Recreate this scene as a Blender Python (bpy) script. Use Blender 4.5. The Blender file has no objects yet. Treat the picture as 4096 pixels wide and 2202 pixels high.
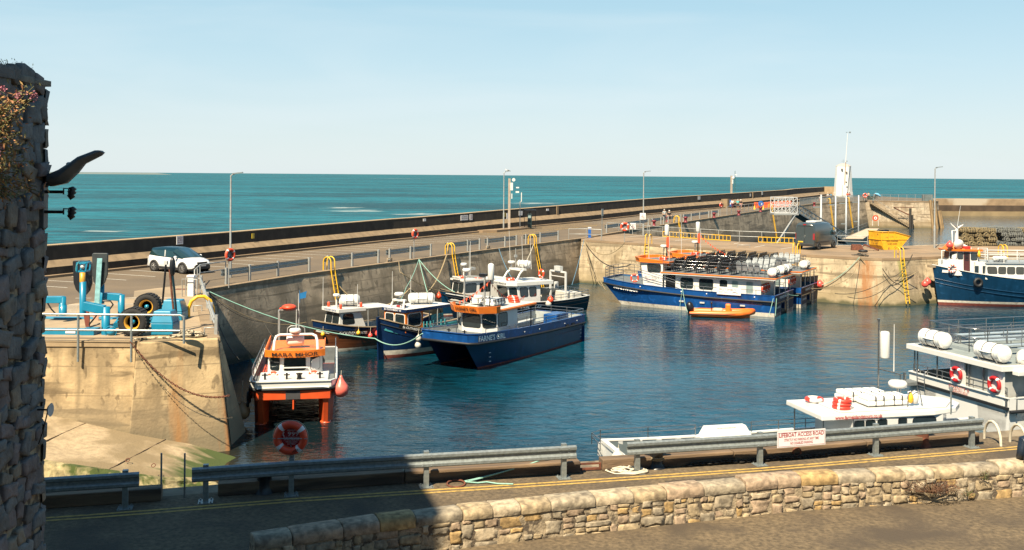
import bpy, math, random
from mathutils import Vector, Matrix, Euler
from math import sin, cos, pi, radians as R, sqrt, atan2, hypot
C = bpy.context.scene.collection
SC = bpy.context.scene
# ---------------- camera, world, sun, exposure ----------------
HC = 11.2; ROLL = .00766; F = 35/36*4096
cam = bpy.data.objects.new('camera', bpy.data.cameras.new('camera')); C.objects.link(cam); SC.camera = cam
cam.data.lens = 35; cam.data.sensor_width = 36; cam.data.clip_start = .1; cam.data.clip_end = 60000
cam.matrix_world = Matrix(((cos(ROLL), -sin(ROLL), 0, 0), (0, 0, -1, 0), (sin(ROLL), cos(ROLL), 0, HC), (0, 0, 0, 1)))
cam.data.shift_x = 0; cam.data.shift_y = -(1101-701.5)/4096
ELEV = R(52)          # direction towards the sun
SUNV = Vector((-.455, -.89, math.tan(ELEV))).normalized()
world = bpy.data.worlds.new('World'); SC.world = world; world.use_nodes = True
nt = world.node_tree; nt.nodes.clear()
sky = nt.nodes.new('ShaderNodeTexSky'); sky.sky_type = 'NISHITA'; sky.sun_disc = False
sky.sun_elevation = ELEV; sky.sun_rotation = atan2(SUNV.x, SUNV.y)
sky.air_density = 1.0; sky.dust_density = .55; sky.ozone_density = 1.3; sky.altitude = 0
tc = nt.nodes.new('ShaderNodeTexCoord'); mp = nt.nodes.new('ShaderNodeMapping'); mp.inputs['Scale'].default_value = (1.2, 1.2, 7); mp.inputs['Rotation'].default_value = (.25, .1, 0)
cn = nt.nodes.new('ShaderNodeTexNoise'); cn.inputs['Scale'].default_value = 2.2; cn.inputs['Detail'].default_value = 7; cn.inputs['Distortion'].default_value = .6
cr = nt.nodes.new('ShaderNodeValToRGB'); cr.color_ramp.elements[0].position = .46; cr.color_ramp.elements[1].position = .8
cr.color_ramp.elements[0].color = (0, 0, 0, 1); cr.color_ramp.elements[1].color = (.42, .42, .42, 1)
mx = nt.nodes.new('ShaderNodeMix'); mx.data_type = 'RGBA'; mx.inputs['B'].default_value = (5.2, 5.8, 6.0, 1)
bg = nt.nodes.new('ShaderNodeBackground'); bg.inputs['Strength'].default_value = .06
wo = nt.nodes.new('ShaderNodeOutputWorld')
L = nt.links.new
L(tc.outputs['Generated'], mp.inputs['Vector']); L(mp.outputs[0], cn.inputs['Vector']); L(cn.outputs['Fac'], cr.inputs[0])
sp = nt.nodes.new('ShaderNodeSeparateXYZ'); L(tc.outputs['Generated'], sp.inputs[0])
gr = nt.nodes.new('ShaderNodeValToRGB'); L(sp.outputs[2], gr.inputs[0]); ge = gr.color_ramp.elements
ge[0].position = 0; ge[0].color = (.66, .745, .77, 1); ge[1].position = 1; ge[1].color = (.035, .15, .34, 1)
for p_, c_ in ((.05, (.60, .715, .755, 1)), (.11, (.50, .68, .755, 1)), (.19, (.37, .605, .72, 1)), (.34, (.10, .32, .52, 1))): e_ = ge.new(p_); e_.color = c_
gs = nt.nodes.new('ShaderNodeVectorMath'); gs.operation = 'SCALE'; gs.inputs['Scale'].default_value = 7.2; L(gr.outputs[0], gs.inputs[0])
mg = nt.nodes.new('ShaderNodeMix'); mg.data_type = 'RGBA'; mg.inputs['Factor'].default_value = .85; L(sky.outputs[0], mg.inputs['A']); L(gs.outputs[0], mg.inputs['B'])
L(cr.outputs[0], mx.inputs['Factor']); L(mg.outputs['Result'], mx.inputs['A']); L(mx.outputs['Result'], bg.inputs['Color']); L(bg.outputs[0], wo.inputs[0])
sl = bpy.data.lights.new('sun', 'SUN'); sl.energy = 5.0; sl.angle = R(.5); sl.color = (1, .86, .63)
sun = bpy.data.objects.new('sun', sl); C.objects.link(sun); sun.rotation_euler = SUNV.to_track_quat('Z', 'Y').to_euler(); sun.location = SUNV*200
SC.view_settings.view_transform = 'Standard'; SC.view_settings.look = 'None'; SC.view_settings.exposure = 1.4; SC.view_settings.gamma = 1
SC.view_settings.use_curve_mapping = False

# ---------------- where things stand: a photo point on the plane z, or at the distance Y ----------------
def wp(x, y, z=0):
    u = x-2048; w = y-701.5; c, s = cos(ROLL), sin(ROLL); a = u*c+w*s; b = -u*s+w*c; k = (HC-z)/b
    return (a*k, F*k)
def dp(x, y, Y):
    u = x-2048; w = y-701.5; c, s = cos(ROLL), sin(ROLL); a = u*c+w*s; b = -u*s+w*c
    return (a*Y/F, HC-b*Y/F)
def zd(Y): return 4.45+max(0, min(Y, 225)-105)*1.6/120     # the pier deck climbs seaward
def qp(x, y):
    z = 4.45
    for i in range(40): z = .5*z+.5*zd(wp(x, y, z)[1])
    return (*wp(x, y, z), z)

# ---------------- materials ----------------
MC = {}
def mat(name, col, rough=.6, metal=0, var=.14, sc=3., bump=0, bsc=25., col2=None, c2=(.5, .7), sc2=None, strk=0, spec=.5, coat=0, stretch=(1, 1, 1), alpha=None, grid=None, det=6):
    """procedural surface: colour varied by noise, optional second colour in patches, vertical streaks, pour lines, bump"""
    if name in MC: return MC[name]
    AL = lambda c: tuple(v*(.60+.2*max(c)) for v in c)
    col = AL(col); col2 = AL(col2) if col2 else None
    m = bpy.data.materials.new(name); m.use_nodes = True; MC[name] = m
    n = m.node_tree; N = n.nodes; K = n.links.new; b = N['Principled BSDF']
    b.inputs['Roughness'].default_value = rough; b.inputs['Metallic'].default_value = metal; b.inputs['Specular IOR Level'].default_value = spec
    if coat: b.inputs['Coat Weight'].default_value = coat; b.inputs['Coat Roughness'].default_value = .08
    t = N.new('ShaderNodeTexCoord'); mp = N.new('ShaderNodeMapping'); mp.inputs['Scale'].default_value = stretch; K(t.outputs['Object'], mp.inputs[0])
    def noise(scale, detail=det, vec=None, dist=0):
        x = N.new('ShaderNodeTexNoise'); x.inputs['Scale'].default_value = scale; x.inputs['Detail'].default_value = detail; x.inputs['Distortion'].default_value = dist
        K(vec or mp.outputs[0], x.inputs['Vector']); return x.outputs['Fac']
    def ramp(fac, p0, p1, a=(0, 0, 0, 1), c=(1, 1, 1, 1)):
        x = N.new('ShaderNodeValToRGB'); x.color_ramp.elements[0].position = p0; x.color_ramp.elements[1].position = p1
        x.color_ramp.elements[0].color = a; x.color_ramp.elements[1].color = c; K(fac, x.inputs[0]); return x.outputs[0]
    def mix(fac, A, B, mode='MIX'):
        x = N.new('ShaderNodeMix'); x.data_type = 'RGBA'; x.blend_type = mode
        for v, s in ((fac, 'Factor'), (A, 'A'), (B, 'B')):
            if hasattr(v, 'is_output') or isinstance(v, bpy.types.NodeSocket): K(v, x.inputs[s])
            else: x.inputs[s].default_value = v if s == 'Factor' else (*v, 1)
        return x.outputs['Result']
    dk = tuple(max(0, c*(1-var)) for c in col); lt = tuple(min(1, c*(1+var)) for c in col)
    out = ramp(noise(sc), .3, .7, (*dk, 1), (*lt, 1))
    if col2: out = mix(ramp(noise(sc2 or sc*.4, 8, dist=.3), *c2), out, col2)
    if strk:
        m2 = N.new('ShaderNodeMapping'); m2.inputs['Scale'].default_value = (1.6, 1.6, .12); K(t.outputs['Object'], m2.inputs[0])
        out = mix(ramp(noise(1.2, 5, m2.outputs[0]), .5, .72), out, tuple(c*(1-strk) for c in col))
    if grid:   # pour lines every grid metres in z
        sx = N.new('ShaderNodeSeparateXYZ'); K(t.outputs['Object'], sx.inputs[0])
        q = N.new('ShaderNodeMath'); q.operation = 'FRACT'; q0 = N.new('ShaderNodeMath'); q0.operation = 'DIVIDE'; q0.inputs[1].default_value = grid
        K(sx.outputs[2], q0.inputs[0]); K(q0.outputs[0], q.inputs[0])
        out = mix(ramp(q.outputs[0], .03, .045, (.75, .75, .75, 1), (0, 0, 0, 1)), out, tuple(c*.5 for c in col))
    K(out, b.inputs['Base Color'])
    if bump:
        bp = N.new('ShaderNodeBump'); bp.inputs['Strength'].default_value = bump; bp.inputs['Distance'].default_value = .02
        K(noise(bsc, 8), bp.inputs['Height']); K(bp.outputs[0], b.inputs['Normal'])
    if alpha is not None: b.inputs['Alpha'].default_value = alpha
    return m

def concrete(name, col, dark, tide=None, algae=None, rust=None, top=None):
    """quay concrete: blotches, runs, pour lines, a dark tide band below z=tide and green weed"""
    m = mat(name, col, .85, var=.24, sc=1.3, bump=.8, bsc=9, col2=dark, c2=(.47, .64), sc2=.5, strk=.5, grid=1.15)
    n = m.node_tree; N = n.nodes; K = n.links.new; b = N['Principled BSDF']; src = b.inputs['Base Color'].links[0].from_socket
    t = N.new('ShaderNodeTexCoord'); sx = N.new('ShaderNodeSeparateXYZ'); K(t.outputs['Object'], sx.inputs[0])
    ns = N.new('ShaderNodeTexNoise'); ns.inputs['Scale'].default_value = .9; ns.inputs['Detail'].default_value = 7; K(t.outputs['Object'], ns.inputs[0])
    def band(src, lvl, soft, colr, amt=1., lo=-5, wob=.8):
        a = N.new('ShaderNodeMath'); a.operation = 'MULTIPLY_ADD'; a.inputs[1].default_value = wob; K(ns.outputs['Fac'], a.inputs[0]); K(sx.outputs[2], a.inputs[2])
        r = N.new('ShaderNodeMapRange'); r.inputs['From Min'].default_value = lvl+wob/2-soft; r.inputs['From Max'].default_value = lvl+wob/2+soft
        r.inputs['To Min'].default_value = amt; r.inputs['To Max'].default_value = 0; K(a.outputs[0], r.inputs[0])
        x = N.new('ShaderNodeMix'); x.data_type = 'RGBA'; K(r.outputs[0], x.inputs['Factor']); K(src, x.inputs['A']); x.inputs['B'].default_value = (*[v*.68 for v in colr], 1)
        return x.outputs['Result']
    def layer(src, stretch, scale, p0, p1, colr, det=8):
        m3 = N.new('ShaderNodeMapping'); m3.inputs['Scale'].default_value = stretch; K(t.outputs['Object'], m3.inputs[0]); n3 = N.new('ShaderNodeTexNoise'); n3.inputs['Scale'].default_value = scale; n3.inputs['Detail'].default_value = det; n3.inputs['Distortion'].default_value = .4; K(m3.outputs[0], n3.inputs[0])
        r3 = N.new('ShaderNodeMapRange'); r3.inputs['From Min'].default_value = p0; r3.inputs['From Max'].default_value = p1; r3.inputs['To Max'].default_value = .75; K(n3.outputs['Fac'], r3.inputs[0]); x = N.new('ShaderNodeMix'); x.data_type = 'RGBA'; K(r3.outputs[0], x.inputs['Factor']); K(src, x.inputs['A']); x.inputs['B'].default_value = (*colr, 1); return x.outputs['Result']
    src = layer(src, (.16, .16, 2.2), 1.0, .54, .62, tuple(v*.33 for v in dark)); src = layer(src, (1, 1, .6), 3.2, .58, .66, tuple(v*.4 for v in dark)); src = layer(src, (.3, .3, 1), .8, .58, .66, tuple(v*.85 for v in col))
    if tide:
        for lvl, soft, colr, amt in tide: src = band(src, lvl, soft, colr, amt)
    if rust:   # rust and weed stains of fixed place: (x, y, half width, colour)
        for (rx, ry, w, rc) in rust:
            d = N.new('ShaderNodeVectorMath'); d.operation = 'DISTANCE'; cb = N.new('ShaderNodeCombineXYZ'); K(sx.outputs[0], cb.inputs[0]); K(sx.outputs[1], cb.inputs[1])
            K(cb.outputs[0], d.inputs[0]); d.inputs[1].default_value = (rx, ry, 0)
            m2 = N.new('ShaderNodeMapping'); m2.inputs['Scale'].default_value = (2.5, 2.5, .2); K(t.outputs['Object'], m2.inputs[0])
            n2 = N.new('ShaderNodeTexNoise'); n2.inputs['Scale'].default_value = 1.5; K(m2.outputs[0], n2.inputs[0])
            a = N.new('ShaderNodeMath'); a.operation = 'MULTIPLY_ADD'; a.inputs[1].default_value = w*2.2; K(n2.outputs['Fac'], a.inputs[0]); K(d.outputs['Value'], a.inputs[2])
            r = N.new('ShaderNodeMapRange'); r.inputs['From Min'].default_value = w*1.2; r.inputs['From Max'].default_value = w*2.3; r.inputs['To Min'].default_value = .85; r.inputs['To Max'].default_value = 0
            K(a.outputs[0], r.inputs[0]); x = N.new('ShaderNodeMix'); x.data_type = 'RGBA'; K(r.outputs[0], x.inputs['Factor']); K(src, x.inputs['A']); x.inputs['B'].default_value = (*[v*.7 for v in rc], 1); src = x.outputs['Result']
    K(src, b.inputs['Base Color'])
    return m

def water_mat(name, col, s1, s2, bump, dist=.1, foam=False, rough=.06, spec=.5, refl=0, tints=()):
    m = bpy.data.materials.new(name); m.use_nodes = True; n = m.node_tree; N = n.nodes; K = n.links.new; b = N['Principled BSDF']
    b.inputs['Roughness'].default_value = rough; b.inputs['IOR'].default_value = 1.33; b.inputs['Specular IOR Level'].default_value = spec
    t = N.new('ShaderNodeTexCoord')
    def noise(sc, stretch, det=4, dist=0, rot=0):
        mp = N.new('ShaderNodeMapping'); mp.inputs['Scale'].default_value = stretch; mp.inputs['Rotation'].default_value = (0, 0, rot); K(t.outputs['Object'], mp.inputs[0])
        x = N.new('ShaderNodeTexNoise'); x.inputs['Scale'].default_value = sc; x.inputs['Detail'].default_value = det; x.inputs['Distortion'].default_value = dist; K(mp.outputs[0], x.inputs[0]); return x.outputs['Fac']
    a = noise(s1, (.55, 1, 1), 3, .4, .2); c = noise(s2, (.6, 1, 1), 4, .6, -.25)
    ad = N.new('ShaderNodeMath'); ad.operation = 'MULTIPLY_ADD'; ad.inputs[1].default_value = s1/s2*1.4; K(c, ad.inputs[0]); K(a, ad.inputs[2])
    bp = N.new('ShaderNodeBump'); bp.inputs['Strength'].default_value = 1; bp.inputs['Distance'].default_value = bump; K(ad.outputs[0], bp.inputs['Height']); K(bp.outputs[0], b.inputs['Normal'])
    r = N.new('ShaderNodeValToRGB'); r.color_ramp.elements[0].position = .42; r.color_ramp.elements[1].position = .59
    r.color_ramp.elements[0].color = (*[v*.5 for v in col], 1); r.color_ramp.elements[1].color = (*[min(1, v*1.5) for v in col], 1)
    na = N.new('ShaderNodeMath'); na.operation = 'MULTIPLY_ADD'; na.inputs[1].default_value = .5; K(noise(s1*2.2, (.35, 1, 1), 8, .8, .1), na.inputs[0]); nb = N.new('ShaderNodeMath'); nb.operation = 'MULTIPLY'; nb.inputs[1].default_value = .5; K(noise(s1*.12, (.35, 1, 1), 7, .5), nb.inputs[0]); K(nb.outputs[0], na.inputs[2])
    K(na.outputs[0], r.inputs[0]); src = r.outputs[0]
    if foam:
        sx = N.new('ShaderNodeSeparateXYZ'); K(t.outputs['Object'], sx.inputs[0])
        for (fx, fy, rx, ry) in foam:
            mp = N.new('ShaderNodeMapping'); mp.vector_type = 'TEXTURE'; mp.inputs['Location'].default_value = (fx, fy, 0); mp.inputs['Scale'].default_value = (rx, ry, 1); K(t.outputs['Object'], mp.inputs[0])
            ln = N.new('ShaderNodeVectorMath'); ln.operation = 'LENGTH'; K(mp.outputs[0], ln.inputs[0])
            q = N.new('ShaderNodeMath'); q.operation = 'MULTIPLY_ADD'; q.inputs[1].default_value = 3.2; K(noise(.25, (.4, 1, 1), 8, .8), q.inputs[0]); 
            iv = N.new('ShaderNodeMath'); iv.operation = 'MULTIPLY'; iv.inputs[1].default_value = -1.; K(ln.outputs['Value'], iv.inputs[0]); K(iv.outputs[0], q.inputs[2])
            rr = N.new('ShaderNodeMapRange'); rr.inputs['From Min'].default_value = 1.05; rr.inputs['From Max'].default_value = 1.3; K(q.outputs[0], rr.inputs[0])
            x = N.new('ShaderNodeMix'); x.data_type = 'RGBA'; K(rr.outputs[0], x.inputs['Factor']); K(src, x.inputs['A']); x.inputs['B'].default_value = (.2, .24, .24, 1); src = x.outputs['Result']
    for (fx, fy, rx, ry, mc) in tints:   # soft-edged patches of other water colour
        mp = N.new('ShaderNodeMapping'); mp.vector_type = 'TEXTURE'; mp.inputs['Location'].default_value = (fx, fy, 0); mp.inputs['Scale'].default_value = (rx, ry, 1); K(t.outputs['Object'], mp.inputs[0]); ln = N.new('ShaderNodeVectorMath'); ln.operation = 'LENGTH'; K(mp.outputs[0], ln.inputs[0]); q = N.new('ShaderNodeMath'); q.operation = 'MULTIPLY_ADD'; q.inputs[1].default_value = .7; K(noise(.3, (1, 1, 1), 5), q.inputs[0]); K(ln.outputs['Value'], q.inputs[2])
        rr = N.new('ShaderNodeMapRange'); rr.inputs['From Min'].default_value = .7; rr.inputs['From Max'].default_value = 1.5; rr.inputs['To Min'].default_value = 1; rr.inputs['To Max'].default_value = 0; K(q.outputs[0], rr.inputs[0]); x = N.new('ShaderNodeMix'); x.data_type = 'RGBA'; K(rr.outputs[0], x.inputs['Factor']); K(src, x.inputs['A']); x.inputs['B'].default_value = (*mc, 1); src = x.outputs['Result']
    K(src, b.inputs['Base Color'])
    if refl:   # a wave-broken sea mirrors less at low angles than a flat sheet: body colour plus a set share of gloss
        b.inputs['Specular IOR Level'].default_value = 0; b.inputs['IOR'].default_value = 1.0; gl = N.new('ShaderNodeBsdfGlossy'); gl.inputs['Roughness'].default_value = rough; K(bp.outputs[0], gl.inputs['Normal']); ms = N.new('ShaderNodeMixShader'); ms.inputs[0].default_value = refl
        K(b.outputs[0], ms.inputs[1]); K(gl.outputs[0], ms.inputs[2]); K(ms.outputs[0], N['Material Output'].inputs[0])
    return m

# ---------------- mesh building ----------------
class MB:
    def __init__(s): s.v = []; s.f = []; s.m = []; s.s = []
    def add(s, vs, fs, mi=0, sm=False, T=None):
        o = len(s.v); s.v += [tuple(T @ Vector(v)) if T else tuple(v) for v in vs]
        for i, f in enumerate(fs):
            s.f.append([o+k for k in f]); s.m.append(mi[i] if isinstance(mi, (list, tuple)) else mi); s.s.append(sm)
        return s
    def box(s, a, b, mi=0, T=None):
        x0, y0, z0 = a; x1, y1, z1 = b
        return s.add([(x0, y0, z0), (x1, y0, z0), (x1, y1, z0), (x0, y1, z0), (x0, y0, z1), (x1, y0, z1), (x1, y1, z1), (x0, y1, z1)],
                     [(0, 3, 2, 1), (4, 5, 6, 7), (0, 1, 5, 4), (1, 2, 6, 5), (2, 3, 7, 6), (3, 0, 4, 7)], mi, False, T)
    def bar(s, p, q, w, h=None, mi=0):   # square section bar between two points
        p, q = Vector(p), Vector(q); d = q-p; h = h or w; z = Vector((0, 0, 1)) if abs(d.normalized().z) < .95 else Vector((0, 1, 0))
        x = d.cross(z).normalized()*w/2; y = x.cross(d).normalized()*h/2
        vs = [p-x-y, p+x-y, p+x+y, p-x+y, q-x-y, q+x-y, q+x+y, q-x+y]
        return s.add(vs, [(0, 3, 2, 1), (4, 5, 6, 7), (0, 1, 5, 4), (1, 2, 6, 5), (2, 3, 7, 6), (3, 0, 4, 7)], mi)
    def tube(s, pts, r, n=6, mi=0, closed=False, T=None):
        P = [Vector(p) for p in pts]; k = len(P); rs = r if isinstance(r, (list, tuple)) else [r]*k
        tg = []
        for i in range(k):
            a = P[(i-1) % k] if closed or i > 0 else P[i]; b = P[(i+1) % k] if closed or i < k-1 else P[i]
            d = b-a; tg.append(d.normalized() if d.length > 1e-9 else Vector((0, 0, 1)))
        u = tg[0].orthogonal().normalized(); vs = []
        for i in range(k):
            u = u-tg[i]*u.dot(tg[i]); u = u.normalized() if u.length > 1e-6 else tg[i].orthogonal().normalized(); w = tg[i].cross(u)
            for j in range(n): a = 2*pi*j/n; vs.append(P[i]+(u*cos(a)+w*sin(a))*rs[i])
        fs = []; kk = k if closed else k-1
        for i in range(kk):
            for j in range(n): a = i*n+j; b = i*n+(j+1) % n; c = ((i+1) % k)*n+(j+1) % n; d = ((i+1) % k)*n+j; fs.append((a, b, c, d))
        s.add(vs, fs, mi, True, T)
        if not closed: s.add([vs[j] for j in range(n)], [tuple(range(n))[::-1]], mi, False, T); s.add([vs[(k-1)*n+j] for j in range(n)], [tuple(range(n))], mi, False, T)
        return s
    def lathe(s, prof, n=16, mi=0, T=None, sm=True, cap=True):   # profile of (r, z)
        vs = []; fs = []; k = len(prof)
        for r, z in prof:
            for j in range(n): a = 2*pi*j/n; vs.append((r*cos(a), r*sin(a), z))
        for i in range(k-1):
            for j in range(n): fs.append((i*n+j, i*n+(j+1) % n, (i+1)*n+(j+1) % n, (i+1)*n+j))
        s.add(vs, fs, mi, sm, T)
        if cap and prof[0][0] > 1e-4: s.add(vs[:n], [tuple(range(n))[::-1]], mi, False, T)
        if cap and prof[-1][0] > 1e-4: s.add(vs[-n:], [tuple(range(n))], mi, False, T)
        return s
    def cyl(s, p, r, h, n=12, mi=0, r2=None, T=None): return s.lathe([(r, 0), (r if r2 is None else r2, h)], n, mi, (T or Matrix())@Matrix.Translation(p))
    def prism(s, poly, z0, z1, mi=0, mt=None, T=None, inset=None):
        n = len(poly); top = inset or poly
        vs = [(x, y, z0 if not callable(z0) else z0(x, y)) for x, y in poly]+[(x, y, z1 if not callable(z1) else z1(x, y)) for x, y in top]
        fs = [(i, (i+1) % n, n+(i+1) % n, n+i) for i in range(n)]+[tuple(range(n))[::-1], tuple(range(n, 2*n))]
        return s.add(vs, fs, [mi]*n+[mi, mt if mt is not None else mi], False, T)
    def torus(s, Rr, r, nu=28, nv=10, T=None, mf=None):
        vs = []; fs = []; ms = []
        for i in range(nu):
            a = 2*pi*i/nu
            for j in range(nv): b = 2*pi*j/nv; vs.append(((Rr+r*cos(b))*cos(a), (Rr+r*cos(b))*sin(a), r*sin(b)))
        for i in range(nu):
            for j in range(nv): fs.append((i*nv+j, ((i+1) % nu)*nv+j, ((i+1) % nu)*nv+(j+1) % nv, i*nv+(j+1) % nv)); ms.append(mf(i) if mf else 0)
        return s.add(vs, fs, ms, True, T)
    def ball(s, c, r, mi=0, n=14, sc=(1, 1, 1), T=None):
        pr = [(max(1e-5, r*sin(pi*i/(n//2+2))), -r*cos(pi*i/(n//2+2))) for i in range(n//2+3)]
        return s.lathe([(a*sc[0], z*sc[2]) for a, z in pr], n, mi, (T or Matrix())@Matrix.Translation(c))
    def grid(s, rows, mi=0, sm=True, T=None):
        n = len(rows[0]); vs = [p for r in rows for p in r]; fs = []
        ms = []
        for i in range(len(rows)-1):
            for j in range(n-1): fs.append((i*n+j, i*n+j+1, (i+1)*n+j+1, (i+1)*n+j)); ms.append(mi(i, j) if callable(mi) else mi)
        return s.add(vs, fs, ms, sm, T)
    def sweep(s, prof, path, mi=0, closed=False, cp=True, sm=False):
        """profile of (side, up) swept along a 3-D path; side is to the right of travel"""
        P = [Vector(p) for p in path]; k = len(P); rows = []
        for i in range(k):
            a = P[i-1] if i > 0 else (P[-1] if closed else P[0]); b = P[i+1] if i < k-1 else (P[0] if closed else P[-1])
            d = (b-a); d.z = 0; d.normalize(); rt = Vector((d.y, -d.x, 0)); rows.append([tuple(P[i]+rt*u+Vector((0, 0, w))) for u, w in prof]+([tuple(P[i]+rt*prof[0][0]+Vector((0, 0, prof[0][1])))] if cp else []))
        if closed: rows.append(rows[0])
        s.grid(rows, mi, sm)
        if cp and not closed: n = len(prof); s.add(rows[0][:n], [tuple(range(n))], mi if not callable(mi) else 0); s.add(rows[-1][:n], [tuple(range(n))[::-1]], mi if not callable(mi) else 0)
        return s
    def build(s, name, mats, parent=None, loc=None, rz=0, bevel=0, fix=True):
        me = bpy.data.meshes.new(name); me.from_pydata(s.v, [], s.f); me.polygons.foreach_set('material_index', s.m); me.polygons.foreach_set('use_smooth', s.s)
        for q in (mats if isinstance(mats, (list, tuple)) else [mats]): me.materials.append(q)
        if fix:
            import bmesh
            bm = bmesh.new(); bm.from_mesh(me); bmesh.ops.recalc_face_normals(bm, faces=bm.faces); bm.to_mesh(me); bm.free()
        me.update(); o = bpy.data.objects.new(name, me); C.objects.link(o)
        if parent: o.parent = parent
        if loc: o.location = loc
        if rz: o.rotation_euler.z = rz
        if bevel: bv = o.modifiers.new('bevel', 'BEVEL'); bv.width = bevel; bv.segments = 2; bv.limit_method = 'ANGLE'
        return o
def T3(x=0, y=0, z=0, rx=0, ry=0, rz=0, s=1): return Matrix.Translation((x, y, z))@Euler((rx, ry, rz)).to_matrix().to_4x4()@Matrix.Scale(s, 4)
def tag(o, label=None, cat=None, group=None, kind=None):
    for k, v in (('label', label), ('category', cat), ('group', group), ('kind', kind)):
        if v: o[k] = v
    return o
def thing(name, label, cat, loc=(0, 0, 0), rz=0, group=None, kind=None):
    o = bpy.data.objects.new(name, None); C.objects.link(o); o.empty_display_size = .2; o.location = loc; o.rotation_euler = (0, 0, rz)
    return tag(o, label, cat, group, kind)
def kids(o): return [c for c in bpy.data.objects if c.parent == o]
KID = {}
def dup(root, loc, rz=None, label=None, scale=None):
    if root.name not in KID: KID[root.name] = [(c, kids(c)) for c in kids(root)]
    r = root.copy(); C.objects.link(r); r.location = loc
    if rz is not None: r.rotation_euler.z = rz
    if scale: r.scale = (scale,)*3 if not isinstance(scale, tuple) else scale
    if label: r['label'] = label
    for c, gs in KID[root.name]:
        c2 = c.copy(); C.objects.link(c2); c2.parent = r
        for g in gs: g2 = g.copy(); C.objects.link(g2); g2.parent = c2
    return r
TX = {}
def text_geo(s, size=1., bold=0., shear=0):
    k = (s, bold, shear)
    if k not in TX:
        cu = bpy.data.curves.new('t', 'FONT'); cu.body = s; cu.size = 1; cu.offset = bold; cu.align_x = 'CENTER'; cu.align_y = 'CENTER'; cu.resolution_u = 2; cu.shear = shear
        ob = bpy.data.objects.new('t', cu); C.objects.link(ob); dg = bpy.context.evaluated_depsgraph_get(); me = bpy.data.meshes.new_from_object(ob.evaluated_get(dg))
        TX[k] = ([tuple(v.co) for v in me.vertices], [tuple(p.vertices) for p in me.polygons]); bpy.data.objects.remove(ob); bpy.data.meshes.remove(me); bpy.data.curves.remove(cu)
    v, f = TX[k]; return [(a*size, b*size) for a, b, c in v], f
def lettering(parent, mat_, s, size, fn, bold=0., name='lettering', wid=None, shear=0):
    """flat letters laid onto a surface by fn(x, y) -> point"""
    v, f = text_geo(s, size, bold, shear)
    if wid: w = max(a for a, b in v)-min(a for a, b in v); v = [(a*wid/w, b) for a, b in v]
    m = MB(); m.add([fn(a, b) for a, b in v], f); return m.build(name, mat_, parent, fix=False)
def frame_fn(o, ux, uy):   # plane through o spanned by the unit vectors ux, uy
    o, ux, uy = Vector(o), Vector(ux).normalized(), Vector(uy).normalized(); return lambda a, b: tuple(o+ux*a+uy*b)
def lerp(a, b, t): return a+(b-a)*t
def ipoly(P, s):   # point at arclength s on a 2-D polyline, with direction
    for a, b in zip(P, P[1:]):
        d = hypot(b[0]-a[0], b[1]-a[1])
        if s <= d or b is P[-1]: t = s/d; return (lerp(a[0], b[0], t), lerp(a[1], b[1], t)), ((b[0]-a[0])/d, (b[1]-a[1])/d)
        s -= d
def s_at_px(P, x, zf=zd):   # arclength where the polyline passes the photo column x
    s = 0; 
    while s < 400:
        (X, Y), _ = ipoly(P, s); w = (HC-zf(Y))*F/Y; a = X*F/Y; px = 2048+a*cos(ROLL)-w*sin(ROLL)
        if px >= x: return s
        s += .1
    return s
def catenary(a, b, sag, n=14): 
    a, b = Vector(a), Vector(b); return [tuple(a.lerp(b, i/n)-Vector((0, 0, sag*4*(i/n)*(1-i/n)))) for i in range(n+1)]
# ---------------- materials in use ----------------
white = mat('white_paint', (.71, .705, .68), .3, var=.04, sc=2, spec=.5); wht2 = mat('white_gelcoat', (.73, .725, .70), .22, var=.03, sc=1.5, coat=.3)
galv = mat('galvanised_steel', (.36, .40, .40), .42, .55, var=.22, sc=14, bump=.1, bsc=60); galvl = mat('pale_steel_rail', (.42, .43, .42), .4, .3, var=.15, sc=8)
stain = mat('stainless_rail', (.5, .5, .5), .22, .9, var=.1); yell = mat('yellow_paint', (.80, .46, .02), .45, var=.1, sc=5, col2=(.45, .2, .04), c2=(.64, .72))
rubber = mat('black_rubber', (.018, .018, .02), .6, var=.3, bump=.2, bsc=30); black = mat('black_paint', (.012, .013, .016), .35, var=.2)
glass = mat('dark_glass', (.02, .03, .035), .06, var=.3, spec=.8, coat=.5); rust = mat('rusty_iron', (.16, .05, .025), .85, var=.4, sc=9, bump=.6, bsc=30)
orange = mat('orange_paint', (.82, .20, .02), .38, var=.07); redor = mat('lifebuoy_orange', (.80, .075, .025), .45, var=.08); fendr = mat('fender_red', (.78, .09, .07), .38, var=.12)
wood = mat('quay_timber', (.22, .145, .085), .8, var=.3, sc=2, bump=.6, bsc=18, col2=(.09, .06, .04), c2=(.48, .62), sc2=1.4, stretch=(.3, 3, 3))
ropeb = mat('green_rope', (.28, .52, .44), .8, var=.15, sc=20); ropet = mat('tan_rope', (.34, .26, .15), .85, var=.2, sc=20); ropew = mat('pale_rope', (.62, .56, .44), .85, var=.15, sc=20); roped = mat('dark_rope', (.06, .055, .045), .85, var=.3, sc=10)
signw = mat('sign_white', (.78, .77, .78), .5, var=.04, sc=6); signr = mat('sign_red_ink', (.42, .03, .03), .5, var=.05); letw = mat('white_lettering', (.97, .96, .93), .5, var=.02); signk = mat('sign_dark_ink', (.05, .05, .06), .5, var=.05)
asph = mat('pier_asphalt', (.18, .132, .083), .9, var=.14, sc=.35, bump=.5, bsc=40, col2=(.105, .085, .065), c2=(.45, .75), sc2=.12)
asph2 = mat('road_asphalt', (.155, .112, .064), .93, var=.45, sc=11, bump=1, bsc=30, col2=(.085, .062, .04), c2=(.46, .66), sc2=.7)
paveM = mat('path_asphalt', (.105, .076, .043), .93, var=.55, sc=30, bump=1, bsc=45, col2=(.115, .083, .047), c2=(.3, .85), sc2=.5, det=3)
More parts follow.
